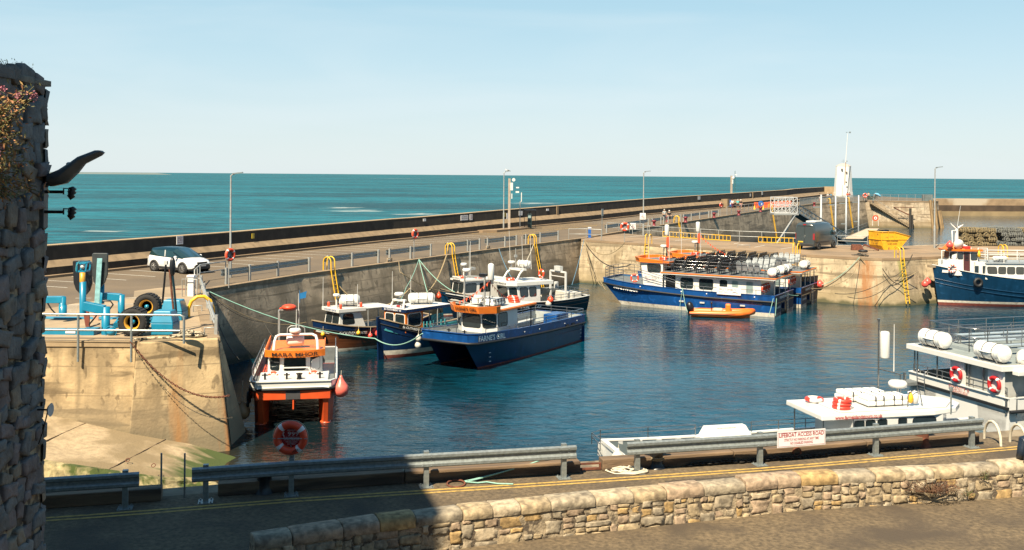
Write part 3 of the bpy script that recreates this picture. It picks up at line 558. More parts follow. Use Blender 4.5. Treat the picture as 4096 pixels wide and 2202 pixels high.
while s < LS-.1:       # rubble courses, uneven
    (x, y), d = ipoly(SF, s); s += .0
    zb = zpath(x)-.05; z = zb
    w = random.choice([.16, .22, .3, .4, .5])
    while z < zt-.06:
        h = min(random.choice([.1, .14, .18, .24, .3]), zt-z-.0)
        if h < .05: break
        ww = w*random.uniform(.8, 1.05); 
        if ww > .28 and h < .2 and random.random() < .5:
            for k in (-.25, .25):
                (xx, yy), dd = ipoly(SF, min(LS, s+w/2+k*w)); ux = Vector((dd[0], dd[1], 0)); un = Vector((dd[1], -dd[0], 0)); stone(b, Vector((xx, yy, z+h/2))-o, ux, Vector((0, 0, 1)), un, w*.48, h*.9, random.uniform(.02, .05), random.choice([0, 0, 0, 1, 1, 1, 2, 3, 3, 4]), .34)
        else:
            (xx, yy), dd = ipoly(SF, min(LS, s+w/2)); ux = Vector((dd[0], dd[1], 0)); un = Vector((dd[1], -dd[0], 0))
            stone(b, Vector((xx, yy, z+h/2))-o, ux, (Vector((0, 0, 1))+ux*random.uniform(-.12, .12)), un, ww, h*.92, random.uniform(.02, .055), random.choice([0, 0, 0, 1, 1, 1, 2, 3, 3, 4]), .34)
        z += h
    s += w
b.build('rubble_face', sand, root)
b = MB(); s = 0; k = 0
while s < LS-.15:       # coping stones: long rounded blocks
    w = min(random.uniform(.55, .95), LS-s); rows = []; j0 = random.uniform(-.012, .012); hh = random.uniform(.175, .215); oc = random.uniform(.03, .06)
    for t in (.006, .015, .04, .5, .96, .985, .994):
        (x, y), d = ipoly(SF, s+w*t); un = Vector((d[1], -d[0], 0)); e = 0 if .03 < t < .97 else (.012 if t in (.015, .985) else .035)
        pr = [(oc-e*.4, -.01+e*.3), (oc+.015-e, .05), (oc+.012-e, hh*.55), (oc-.015-e*.6, hh*.84-e*.6), (-.06, hh-e*.7), (-.2, hh+.012-e*.7), (-.38, hh-.01-e*.7), (-.44+e, hh*.84-e*.6), (-.46+e, hh*.4), (-.45+e, -.01+e*.3)]
        rows.append([tuple(Vector((x, y, zt))-o+un*(u+random.uniform(-.007, .007))+Vector((0, 0, v+j0+random.uniform(-.007, .007)))) for u, v in pr])
    mi = [1, 3, 3, 2, 1, 0, 4, 0, 1, 4, 0, 3][k % 12]; b.grid(rows, mi, True); b.add(rows[0], [tuple(range(10))], mi); b.add(rows[-1], [tuple(range(10))[::-1]], mi); s += w; k += 1
b.build('coping_stone', sand, root)
# the path in front of the wall
b = MB(); rows = []
for i in range(41):
    (x, y), d = ipoly(SF, LS*i/40) if i < 40 else (SF[-1], (1, .2)); rows.append([(x+d[1]*0, y+.02, zpath(x)), (x+.3, y-1.2, zpath(x)-.0), (x+1.5, y-5, zpath(x)-.12), (x+4, y-14, zpath(x)-.2)])
rows.append([(26, 25, 4.3), (26.3, 24, 4.3), (27, 18, 4.2), (30, 5, 4.1)])
b.grid(rows, 0, False); tag(b.build('path', paveM), 'gritty asphalt path in the foreground below the stone wall', 'path', None, 'structure')
# dip in the road edge: ground left of the wall stays the road.  Earth strip along the foot
b = MB(); rows = []
for i in range(60):
    (x, y), d = ipoly(SF, LS*i/60); un = Vector((d[1], -d[0])); w = .16+.08*sin(i*1.7)+.05*sin(i*.6); rows.append([(x-un.x*.1, y-un.y*.1, zpath(x)+.03), (x+un.x*w*.5, y+un.y*w*.5, zpath(x)+.018), (x+un.x*w, y+un.y*w, zpath(x)+.004)])
b.grid(rows, 0, True); tag(b.build('earth_strip', mat('sandy_earth', (.34, .25, .12), .95, var=.3, sc=12, bump=1, bsc=40)), 'sandy earth gathered along the foot of the stone wall', 'earth', None, 'structure')
# pale gravel specks on the path
random.seed(3); b = MB()
for i in range(1100):
    x = random.uniform(-2, 13); (qx, qy), d = ipoly(SF, max(0, x+3.2)); y = qy-random.uniform(.3, 5.5); r = random.uniform(.006, .016); z = zpath(qx)-.02*(qy-y)
    b.add([(x-r, y, z+.004), (x, y-r, z+.004), (x+r, y, z+.006), (x, y+r, z+.004), (x, y, z+.004+r)], [(0, 1, 4), (1, 2, 4), (2, 3, 4), (3, 0, 4)])
tag(b.build('gravel', mat('pale_grit', (.6, .54, .42), .9)), 'pale grit scattered over the foreground path', 'gravel', None, 'stuff')
# dry plants on the wall
def tuft(name, p, r, h, m, label, n=260, cat='plant', up=.3, leaf=.02, seed=1):
    random.seed(seed); root = thing(name, label, cat, p); b = MB(); s = MB()
    for i in range(n):
        a = random.uniform(0, 2*pi); rr = r*sqrt(random.random()); x = cos(a)*rr; z = random.uniform(-.4, 1)*h*(1-(rr/r)**2*.5); y = sin(a)*r*.35-.05
        c = Vector((x, y, z)); d = Vector((random.uniform(-1, 1), random.uniform(-1, 1), random.uniform(-1, 1))).normalized()*leaf*random.uniform(.6, 1.5); e = d.orthogonal().normalized()*leaf*.35
        b.add([c-d, c+e, c+d, c-e], [(0, 1, 2, 3)], random.randrange(len(m)))
        if i % 6 == 0: s.tube([(0, 0, -h*.4), tuple(c)], .004, 3)
    s.build('stem', m[0], root); b.build('foliage', m, root, fix=False); return root
drm = [mat('dry_weed', (.15, .07, .035), .9, var=.3), mat('dry_weed_dark', (.07, .045, .03), .9), mat('weed_green', (.12, .13, .04), .9)]
tuft('dry_plant', (9.0, 21.2, 4.6), .62, .26, drm[:2], 'reddish brown dried weed growing out of the stone wall', 520, leaf=.025)
tuft('wall_plant', (10.25, 21.52, 4.78), .14, .16, [drm[2], drm[0]], 'small green and brown weed at the coping near the right end of the wall', 90, seed=2)
tuft('wall_plant', (9.85, 21.42, 4.42), .16, .14, [drm[2], drm[0]], 'small green weed low on the wall right of the dried one', 90, seed=3)
# ---------------- left building wall ----------------
random.seed(21); bx = -5.56
cob = [mat('cobble_%s' % n_, c_, .85, var=.35, sc=4, bump=1, bsc=18, col2=c2_, c2=(.5, .7), sc2=2) for n_, c_, c2_ in (('brown', (.17, .16, .15), (.11, .10, .095)), ('grey', (.18, .185, .185), (.10, .105, .11)), ('rose', (.21, .175, .17), (.12, .105, .105)), ('tan', (.27, .225, .17), (.15, .13, .11)))]
root = thing('stone_house_wall', 'tall rounded cobble stone house wall at the left edge, mostly in shade', 'house wall', (bx, 12, 0))
zt2 = 12.34
b = MB(); b.box((-6, -7.4, 2.5), (-.06, -.06, zt2-.08)); b.build('mortar_core', mort, root)
b = MB()
z = 3.0
while z < zt2-.1:
    h = random.uniform(.12, .24); h = min(h, zt2-z); y = -.02-random.uniform(0, .2); lean = 0
    # quoins at the far corner
    while y > -6.2:
        w = random.uniform(.13, .4); hh_ = h*random.uniform(.8, 1.35); jz_ = random.uniform(-.07, .07); p = Vector((-.06, y-w/2, z+h/2+jz_)); a_ = random.uniform(-.35, .35); stone(b, p, Vector((0, cos(a_), sin(a_))), Vector((0, -sin(a_), cos(a_))), Vector((1, 0, 0)), w*.99, hh_, random.uniform(.025, .085), random.choice([0, 1, 1, 2, 3]), .3); y -= w*.97
    z += h
for z_ in [3.1+.25*i for i in range(38)]:      # end face stones round the corner
    if z_ < zt2-.1:
        for x_ in [-.2, -.55, -.95]: stone(b, Vector((x_, -.06, z_)), Vector((1, 0, 0)), Vector((0, 0, 1)), Vector((0, 1, 0)), .34, .25, .08, random.choice([0, 1, 2, 3]), .2)
for y_ in [-.25-.42*i for i in range(14)]:
    for x_ in (-.18, -.62, -1.1): stone(b, Vector((x_, y_, zt2-.1)), Vector((0, 1, 0)), Vector((-1, 0, 0)), Vector((0, 0, 1)), .44, .42, random.uniform(.05, .14), random.choice([0, 3, 3]), .2)
b.build('cobble_face', cob, root)
tuft('wall_daisies', (bx-.3, 11.6, 12.39), .32, .12, [mat('daisy_white', (.8, .8, .7), .7), mat('daisy_yellow', (.75, .5, .05), .7), mat('leaf_green', (.14, .17, .04), .8)], 'white and yellow daisies growing on top of the house wall', 110, 'flowers', leaf=.014, seed=5)
# pink flowering plant hanging on the wall
random.seed(8); root = thing('flowering_plant', 'bushy pink flowering plant with orange brown leaves growing from the house wall', 'plant', (bx+.1, 10.25, 11.62)); st = MB(); fo = MB(); fl = MB()
lm = [mat('leaf_rust', (.34, .14, .05), .7, var=.3), mat('leaf_olive', (.17, .16, .05), .7, var=.3), mat('leaf_gold', (.40, .24, .07), .7, var=.3)]; pk = mat('pink_flower', (.50, .17, .22), .7, var=.25)
for i in range(64):
    a = random.uniform(-1.1, 1.3); e = Vector((random.uniform(.18, .5), -.9*random.random()+.55*random.random(), random.uniform(-.75, .5))); P = [Vector((0, e.y*.5, e.z*.5-.2)), Vector((e.x*.5, e.y*.8, e.z*.7-.1)), e]
    st.tube(P, .005, 4, )
    for k in range(42):
        t = random.random()**.7; c = P[0].lerp(P[2], t)+Vector([random.gauss(0, .045) for _ in range(3)]); d = Vector([random.gauss(0, 1) for _ in range(3)]).normalized()*random.uniform(.018, .04); q = d.orthogonal().normalized()*.009; fo.add([c-d, c+q, c+d, c-q], [(0, 1, 2, 3)], random.randrange(3))
    if e.z > -.3 and i % 5 == 0:
        for k in range(60): c = e+Vector([random.gauss(0, .02) for _ in range(3)])+Vector((.02, 0, .04)); d = Vector([random.gauss(0, 1) for _ in range(3)]).normalized()*.011; q = d.orthogonal()*.6; fl.add([c-d, c+q, c+d, c-q], [(0, 1, 2, 3)])
st.build('stem', lm[1], root); fo.build('foliage', lm, root, fix=False); fl.build('blossom', pk, root, fix=False)
# street lantern on the wall
ly_ = 11.9
X, Z = dp(185, 740, ly_); root = thing('street_lantern', 'grey angled street lantern reaching out from the house wall', 'street lamp', (X, ly_, Z)); lg = mat('lantern_grey', (.10, .115, .12), .45, var=.15, bump=.2, col2=(.3, .28, .25), c2=(.68, .72))
MB().box((-.14, -.06, -.52), (.0, .06, .02)).build('wall_box', lg, root, bevel=.01); MB().tube([(-.06, 0, -.05), (.05, 0, .02)], .022).build('arm', lg, root)
b = MB(); rows = []
for x, z, h, w in ((.02, .03, .012, .05), (.04, .08, .10, .09), (.2, .14, .12, .12), (.33, .235, .09, .12), (.42, .315, .06, .10), (.62, .40, .045, .07), (.66, .41, .02, .05)):
    rows.append([(x, -w, z-h*.3), (x, -w, z), (x-.03, -w*.5, z+h*.35), (x-.03, w*.5, z+h*.35), (x, w, z), (x, w, z-h*.3), (x+.03, w*.6, z-h), (x+.03, -w*.6, z-h), (x, -w, z-h*.3)])
b.grid(rows, 0, True); b.add(rows[0][:8], [tuple(range(8))]); b.add(rows[-1][:8], [tuple(range(8))]); b.build('lantern_head', lg, root); MB().lathe([(.03, 0), (.035, .02), (.02, .035), (0, .04)], 10, 0, T3(.27, 0, .235)).build('sensor', white, root)
for i, yy in enumerate((768, 848)):
    X, Z = dp(172, yy, ly_); r2 = thing('wall_bracket', ['upper dark iron bracket with insulator below the street lantern', 'lower dark iron bracket with insulator below the street lantern'][i], 'bracket', (X, ly_-.03, Z), group='iron brackets on the house wall')
    MB().tube([(-.1, 0, 0), (.26, 0, 0)], .02).tube([(.26, 0, -.03), (.26, 0, .04), (.32, 0, .04), (.32, 0, -.03)], .01).build('arm', black, r2)
    MB().lathe([(0, -.1), (.02, -.08), (.05, -.05), (.03, -.03), (.055, 0), (.03, .02), (.05, .045), (.02, .06), (0, .07)], 10, 0, T3(.36, 0, 0, ry=.2)).build('insulator', black, r2)
for xx, yy, lb in ((190, 1640, 'small pale satellite dish on the shaded house wall'),):
    X, Z = dp(xx, yy, ly_-.2); r2 = thing('wall_dish', lb, 'dish', (X, ly_-.2, Z)); MB().lathe([(0, 0), (.05, .012), (.08, .04)], 14, 0, T3(0, 0, 0, ry=pi/2)).build('dish', mat('dish_white', (.45, .48, .5), .4), r2); MB().tube([(-.12, 0, 0), (0, 0, 0)], .012).tube([(0, 0, -.03), (-.05, 0, -.25), (-.1, 0, -.4)], .008).build('arm', black, r2)
# unseen house block, its outline shaped to throw shade on the road
root = thing('road_shade_block', 'unseen house block behind the cobble wall, shaped to shade the road', 'light blocker', (-12.5, 9, 0)); gw = mat('blocker_wall', (.4, .34, .27), .9, var=.15)
b = MB(); xs = -8.65+12.5; pr = [(-5.1, 3.4), (-5.1, 25.8), (-1.9, 24.2), (2.5, 21.9), (4.87, 16.7), (4.9, 3.4)]
b.add([(xs, y, z) for y, z in pr]+[(-6, y, z) for y, z in pr], [(0, 1, 2, 3, 4, 5), (11, 10, 9, 8, 7, 6)]+[(i, (i+1) % 6, 6+(i+1) % 6, 6+i) for i in range(6)]); b.build('wall', gw, root)

root = thing('sky_light_block', 'unseen block added behind the viewpoint to hold back sky light', 'light blocker', (12, -9, 0)); MB().box((-22, -6, 3), (26, 6.2, 13.5)).prism([(-22, -6.3), (26, -6.3), (26, 6.5), (-22, 6.5)], 13.5, 15.5, 0, None, None, [(-22, -.1), (26, -.1), (26, .1), (-22, .1)]).build('wall', gw, root)  # unseen block, added to cut the sky light on the near ground
# ---------------- on the pier ----------------
kw = mat('pale_grey_box', (.55, .56, .55), .5)
def swface(px, off=.93, zf=zd):   # point on the sea wall face seen in photo column px
    s = s_at_px(SW, px); (x, y), d = ipoly(SW, s); n = Vector((d[1], -d[0], 0)); return Vector((x, y, 0))-n*off, Vector((d[0], d[1], 0)), n, s
# parking bays: white lines square to the wall, yellow hatching round the ticket machine
bw = MB(); byl = MB(); s = 12.0; 
while s < 250:
    (x, y), d = ipoly(SW, s); n = Vector((d[1], -d[0], 0)); p = Vector((x, y, 0))+n*.25; q = p+n*4.7; t = Vector((d[0], d[1], 0))*.05
    w_ = (HC-zd(y))*F/y; px = 2048+x*F/y
    yel = 1860 < px < 2300
    def zz(v): return Vector((v.x, v.y, zd(v.y)+.006))
    (byl if yel else bw).add([zz(p-t), zz(p+t), zz(q+t), zz(q-t)], [(0, 1, 2, 3)])
    if yel:
        (x2, y2), d2 = ipoly(SW, s+2.45); p2 = Vector((x2, y2, 0))+n*.25; q2 = p2+n*4.7; u = (q2-p).normalized().cross(Vector((0, 0, 1)))*.05
        if px < 2240: byl.add([zz(p-u)+Vector((0, 0, .002)), zz(p+u)+Vector((0, 0, .002)), zz(q2+u)+Vector((0, 0, .002)), zz(q2-u)+Vector((0, 0, .002))], [(0, 1, 2, 3)]); byl.add([zz(q-n*.05)+Vector((0, 0, .004)), zz(q+n*.05)+Vector((0, 0, .004)), zz(q2+n*.05)+Vector((0, 0, .004)), zz(q2-n*.05)+Vector((0, 0, .004))], [(0, 1, 2, 3)])
    s += 2.45
tag(bw.build('bay_lines', linew), 'white parking bay lines painted along the sea wall', 'road marking', None, 'structure'); tag(byl.build('hatched_lines', liney), 'yellow hatched lines painted round the ticket machine', 'road marking', None, 'structure')
# other markings: bays and letters on the concrete apron, jetty lines
b = MB()
def pline(p, q, w=.06, z=.006, mb=None):
    p = Vector(p); q = Vector(q); u = (q-p).normalized().cross(Vector((0, 0, 1)))*w; (mb or b).add([v+Vector((0, 0, z)) for v in (p-u, p+u, q+u, q-u)], [(0, 1, 2, 3)])
for a in ((466, 708, 678, 708), (1085, 706, 1770, 703), (376, 796, 560, 798), (850, 790, 1600, 784)):
    pline((*wp(160+a[0]/3.298, 980+a[1]/3.298, 4.45), 4.46), (*wp(160+a[2]/3.298, 980+a[3]/3.298, 4.45), 4.46))
for i in range(9): pline((*wp(160+(345-i*7)/3.298, 980+(815+i*15)/3.298, 4.45), 4.46), (*wp(160+(500-i*4)/3.298, 980+(808+i*15)/3.298, 4.45), 4.46), .045)
for (x1, y1, x2, y2) in ((2412, 944, 2487, 937), (2500, 953, 2582, 942), (2598, 960, 2668, 949), (2700, 965, 2766, 954), (2935, 973, 2955, 968), (3018, 985, 3060, 976), (3122, 991, 3175, 982)):
    a = wp(x1, y1, 4.3); c = wp(x2, y2, 4.3); pline((*a, zj(a[0])+.014), (*c, zj(c[0])+.014))
tag(b.build('deck_lines', linew), 'worn white lines painted on the quay platform and jetty deck', 'road marking', None, 'structure')
# tan concrete apron under the hoist
b = MB(); P = [(-46, 39.65)]+[K0]+[(-12.92, 43.1), (-15.3, 50), (-17.5, 56.6)]+[wp(160+x/3.298, 980+y/3.298, 4.45) for x, y in ((1900, 530), (1245, 610), (1235, 690), (480, 770), (60, 850))]+[(-46, 46)]
b.add([(x, y, 4.453) for x, y in P], [tuple(range(len(P)))]); tag(b.build('concrete_apron', mat('apron_concrete', (.40, .30, .19), .9, var=.16, sc=.8, bump=.4, col2=(.26, .2, .13), c2=(.45, .75), sc2=.3)), 'tan concrete apron under the blue boat hoist', 'concrete apron', None, 'structure')
MBc = MB().box((-.35, -.3, 0), (.35, .3, .004)); tag(MBc.build('manhole_cover', rust, loc=(*wp(725, 1158, 4.45), 4.455)), 'brown iron manhole cover in the concrete apron', 'manhole cover', None, 'structure')
# raised kerb island for the poles
P = [swface(1915, 0)[0], swface(2090, 0)[0]]; n = swface(2000)[2]; b = MB(); b.prism([(v.x, v.y) for v in (P[0]-n*.2, P[0]+n*.5, P[0]*.85+P[1]*.15+n*1.5, P[1]*.93+P[0]*.07+n*1.5, P[1]+n*.3, P[1]-n*.2)], 4.4, 4.85); tag(b.build('kerb_island', deckc), 'raised kerb island carrying the lamp and camera poles', 'kerb', None, 'structure')
# guard rails along the harbour edge (beam on the land side, seen from behind)
def inpt(px, off): 
    s = s_at_px(IN, px); (x, y), d = ipoly(IN, s); return Vector((x-d[1]*off, y+d[0]*off, zd(y))), Vector((d[0], d[1], 0)), s
rl = [([945, 1035, 1150, 1270], 'first low guard rail beyond the lifebuoy post on the pier edge'), ([1345, 1440, 1545], 'second guard rail on the pier edge, left of the short lifebuoy'), ([1588, 1672, 1752], 'guard rail with the small lifebuoy post standing at it'), ([1822, 1898, 1946], 'guard rail between the second yellow ladder and the coiled rope'), ([1978, 2046, 2092], 'guard rail just left of the third yellow ladder'), ([2130, 2187, 2258], 'guard rail between the third yellow ladder and the white handrail'), ([2450, 2520, 2581, 2615], 'guard rail behind the no public access signs'), ([2630, 2665, 2675], 'short guard rail in front of the couple walking'), ([2694, 2726, 2741], 'short guard rail right of the couple walking'), ([2754, 2785, 2818, 2854], 'four post guard rail left of the fenced part of the pier'), ([2866, 2892], 'last short guard rail before the fence with thin bars')]
for pxs, lb in rl:
    pts = [inpt(p, .75) for p in pxs]; root = thing('guard_rail', lb, 'guard rail', pts[0][0], group='guard rails along the pier edge'); o = pts[0][0]; d = pts[0][1]; n = Vector((-d.y, d.x, 0))
    for v, _, _ in pts: b = MB(); q = v-o; b.box((-.065, -.065, -.02), (.065, .065, 1.0), 0, Matrix.Translation(q)@Euler((0, 0, atan2(d.y, d.x))).to_matrix().to_4x4()); b.build('post', galvl, root)
    A = pts[0][0]-o-d*.35+n*.07; B_ = pts[-1][0]-o+d*.2+n*.07; pr = [(u*.9, w*1.25) for u, w in WP]+[(u*.9+.02, w*1.25) for u, w in WP[::-1]]
    MB().sweep([(-u, w) for u, w in pr], [tuple(A+Vector((0, 0, .52))), tuple(B_+Vector((0, 0, .52)))]).build('beam', galv, root)
# fence of thin bars with mesh farther out
b0 = s_at_px(IN, 2915); b1 = s_at_px(IN, 3094); b2 = s_at_px(IN, 3205); b3 = LI-.2
def fence(name, s0, s1, lb, gap, mesh_):
    (x, y), d = ipoly(IN, s0); O = Vector((x, y, zd(y))); root = thing(name, lb, 'fence', O); k = max(2, int((s1-s0)/gap)); top = []; low = []
    for i in range(k+1):
        (x, y), d = ipoly(IN, lerp(s0, s1, i/k)); v = Vector((x-d[1]*.3, y+d[0]*.3, zd(y)))-O; top.append(tuple(v+Vector((0, 0, 1.35)))); low.append(tuple(v+Vector((0, 0, .1))))
        MB().tube([tuple(v), tuple(v+Vector((0, 0, 1.35)))], .045, 5).build('post', galvl, root)
    MB().tube(top, .03, 5).tube(low, .02, 4).build('rail', galv, root)
    if mesh_:
        m = MB()
        for i in range(len(top)-1):
            a, c, e, f = Vector(top[i]), Vector(top[i+1]), Vector(low[i+1]), Vector(low[i])
            for j in range(1, 14): m.bar(a.lerp(c, j/14), f.lerp(e, j/14), .03, .03)
            for j in range(1, 4): m.bar(a.lerp(f, j/4), c.lerp(e, j/4), .025, .025)
        m.build('mesh_panel', galv, root)
    return root
fence('bar_fence', b0, b1, 'fence of thin grey posts on the pier edge left of the gangway', 2.3, False); fence('mesh_fence', b2, b3, 'dark mesh fence along the far pier edge behind the pontoon piles', 2.6, True)
# pier head fence
O = Vector((79.7, 224.4, 6.05)); root = thing('mesh_fence', 'pale mesh fence along the top of the pier head above the steps', 'fence', O); E_ = Vector((14.6, -.9, 0)); m = MB()
for i in range(9): v = E_*(i/8); MB().tube([tuple(v), tuple(v+Vector((0, 0, 1.5)))], .05, 5).build('post', galvl, root)
for z in (.15, 1.45): m.tube([(0, 0, z), tuple(E_+Vector((0, 0, z)))], .03, 4)
for i in range(1, 90): m.bar(tuple(E_*(i/90)+Vector((0, 0, .15))), tuple(E_*(i/90)+Vector((0, 0, 1.45))), .018)
m.build('mesh_panel', galv, root)
MB().box((12.9, -.9, 0), (14.9, .5, 1.5)).build('gate_panel', mat('mesh_gate', (.16, .19, .19), .6, var=.2), root)
# yellow ladders
def quay_ladder(p, d, zt, lb, h=1.0, bat=.9, zb=.2, hoop=True, w=.42, ztop=None):
    """p on the edge, d along the edge, land to the left of d"""
    root = thing('quay_ladder', lb, 'ladder', p, group='yellow ladders on the quay walls'); n = Vector((d.y, -d.x, 0))
    H = zt-zb
    for k in (-w/2, w/2):
        P = [n*(bat+.12)+d*k+Vector((0, 0, -H)), n*.14+d*k+Vector((0, 0, 0)), n*.12+d*k+Vector((0, 0, h*.6))]
        if hoop: P += [n*(.12-.33*(1-cos(a)))+d*k+Vector((0, 0, h*.6+.36*sin(a))) for a in [i*pi/7 for i in range(1, 8)]]+[n*(-.54)+d*k+Vector((0, 0, 0))]
        MB().tube(P, .045, 6).build('stile', yell, root)
    b = MB(); k = int(H/.3)
    for i in range(k): t = i/k; v = n*(.14+bat*t)+Vector((0, 0, -H*t-.05)); b.tube([tuple(v-d*w/2), tuple(v+d*w/2)], .022, 5)
    b.build('rung', yell, root); return root
for px, lb in ((1325, 'yellow ladder with arched top behind the brown boat'), (1808, 'yellow ladder with arched top behind the small blue cabin boat'), (2135, 'yellow ladder with arched top above the large navy and white boat'), (2712, 'yellow ladder with arched top below the walking couple'), (3086, 'tall leaning yellow ladder just left of the gangway cage'), (3318, 'yellow ladder leaning on the wall behind the second pontoon pile'), (3394, 'yellow ladder leaning on the wall behind the third pontoon pile')):
    v, d, s = inpt(px, 0); quay_ladder(v, d, v.z, lb)
for px, py_, lb in ((2550, 962, 'yellow ladder at the bow of the long blue catamaran on the pale jetty wall'), (3213, 1022, 'pale yellow ladder on the jetty below the parked van'), (3650, 1040, 'yellow ladder with arched top by the bow of the blue and white boat'), (4086, 1030, 'yellow ladder hoops at the right edge of the jetty')):
    x = wp(px, py_, 4.2)[0]; y = py(JF, x); e = .4; d = Vector((e, py(JF, x+e)-y, 0)).normalized(); quay_ladder(Vector((x, y, zj(x))), d, zj(x), lb, h=1.05, bat=.7)
# low yellow hoop at the platform corner
tag(MB().tube([(-.55, 0, 0), (-.55, 0, .4), (-.42, 0, .75), (-.15, 0, .95), (.15, 0, .95), (.42, 0, .75), (.55, 0, .4), (.55, 0, 0)], .085, 10).build('ladder_hoop', yell, loc=(*wp(803, 1268, 4.45), 4.45), rz=.35), 'thick yellow ladder hoop beside the end of the sloping guard beam', 'ladder hoop')
# yellow and pale jetty railing
root = thing('jetty_railing', 'long pale tube railing along the back edge of the jetty left of the van', 'railing', (*JB[0], 4.3)); o = Vector((*JB[0], 0)); JP = [(11.6, 121), (13, 118.6), (18.28, 112.2), (24.06, 108.2), (30.4, 106.2)]
def jz(p): return zj(p[0])
T_ = [[tuple(Vector((x, y, zj(x)+h))-Vector((*JB[0], 4.3))) for x, y in JP] for h in (1.15, .6)]
for t in T_: MB().tube(t, .035, 6).build('rail', galvl, root)
for i in range(12):
    (x, y), d = ipoly(JP, i*2.35); MB().tube([tuple(Vector((x, y, zj(x)+h))-Vector((*JB[0], 4.3))) for h in (0, 1.15)], .04, 6).build('post', galvl, root)
for s0, s1, lb in ((9.2, 17.6, 'long low yellow barrier of upright bars at the jetty back edge'), (20.6, 24.2, 'short low yellow barrier of upright bars beside the van')):
    (x, y), d = ipoly(JP, s0); (x2, y2), _ = ipoly(JP, s1); O = Vector((x+.15, y-.25, zj(x))); E_ = Vector((x2-x, y2-y, zj(x2)-zj(x))); b = MB()
    for h in (.08, .62): b.bar((0, 0, h), tuple(E_+Vector((0, 0, h))), .07)
    k = int(E_.length/.42)
    for i in range(k+1): b.bar(tuple(E_*(i/k)+Vector((0, 0, .08))), tuple(E_*(i/k)+Vector((0, 0, .62))), .05)
    r2 = thing('low_barrier', lb, 'barrier', O, group='yellow barriers'); b.build('bars', yell, r2)
def railing(name, pts, lb, h=1.1, mids=(.55,), m=galvl, r=.04, endcurve=True, cat='railing', posts=None, gap=2.2):
    O = Vector(pts[0]); root = thing(name, lb, cat, O); P = [Vector(p)-O for p in pts]
    top = [tuple(P[0])]+[tuple(p+Vector((0, 0, h))) for p in P]+[tuple(P[-1])]; MB().tube(top, r, 6).build('top_rail', m, root)
    for q in mids: MB().tube([tuple(p+Vector((0, 0, q))) for p in P], r*.8, 6).build('mid_rail', m, root)
    for a, c in zip(P, P[1:]):
        k = max(1, round((c-a).length/gap))
        for i in range(1, k+1): v = a.lerp(c, i/k); MB().tube([tuple(v), tuple(v+Vector((0, 0, h)))], r, 6).build('post', m, root)
    return root
r_ = lambda x, y, z: (*wp(x, y, z), z)
railing('handrail', [r_(2275, 958, 4.45), r_(2345, 958, 4.45), r_(2405, 962, 4.45)], 'pale tube handrail at the corner where the jetty meets the pier')
railing('handrail', [r_(2518, 929, 4.45), r_(2575, 934, 4.45)], 'pale handrail carrying a no public access sign')
railing('handrail', [r_(3350, 985, 4.15), r_(3470, 990, 4.15)], 'short white railing between the van and the yellow skip', gap=3)
# platform railing, fixed to the wall face, and the sloping guard beam at the edge
pts = [(*wp(60, 1372, 4.45), 4.45), (*wp(313, 1372, 4.45), 4.45), (*wp(526, 1371, 4.45), 4.45)]
root = thing('handrail', 'long grey tube railing on the wall in front of the blue boat hoist', 'railing', (-15, 39.5, 4.45)); yq = 39.33
X_ = lambda x: dp(x, 1300, yq)[0]+15
for z in (1.12, .5): MB().tube([(X_(-60), -.17, z), (X_(736)-.15, -.17, z)]+([(X_(736)-.04, -.17, z-.05), (X_(736), -.17, z-.16)] if z > 1 else []), .045, 8).build('rail', galv, root)
for x, zb in ((60, -.75), (313, -.75), (526, -.75), (736, 0)): MB().tube([(X_(x), -.17, zb), (X_(x), -.17, 1.08)], .05, 8).build('post', galv, root)
b = MB(); e0 = Vector((-12.35, 41.4, 0)); e1 = Vector((-17.9, 57.2, 0)); root = thing('guard_rail', 'guard beam running away along the platform edge beside the white pump post', 'guard rail', (e0.x, e0.y, 4.45))
wbeam(b, (0, 0), ((e1-e0).x, (e1-e0).y), .5, 1.1); b.build('beam', galvl, root)
for t in (.0, .25, .5, .75, 1): MB().box((-.06, -.06, 0), (.06, .06, .85), 0, Matrix.Translation((e1-e0)*t+Vector((.1, 0, 0)))).build('post', galvl, root)
railing('handrail', [r_(778, 1152, 4.45), r_(800, 1128, 4.45), r_(902, 1112, 4.45)], 'bent grey handrail left of the lamp post lifebuoy', h=1.05)
# service pillar
root = thing('service_pillar', 'small white service pillar with wire guard at the platform edge', 'service pillar', r_(765, 1185, 4.45)); MB().box((-.16, -.16, 0), (.16, .16, 1.05)).box((-.2, -.2, 1.05), (.2, .2, 1.15)).build('box', signw, root); MB().tube([(-.4, -.3, 0), (-.4, -.3, .95), (.4, -.3, .95), (.4, -.3, 0)], .03, 6).tube([(-.4, .3, 0), (-.4, .3, .95), (.4, .3, .95), (.4, .3, 0)], .03, 6).build('wire_guard', galvl, root)
root = thing('service_pillar', 'bright blue service pillar inside the corner handrail', 'service pillar', r_(2358, 952, 4.45)); MB().box((-.15, -.15, 0), (.15, .15, 1.05)).build('box', mat('blue_plastic', (.015, .12, .45), .4), root); MB().box((-.18, -.18, 1.05), (.18, .18, 1.15)).build('cap', signw, root)
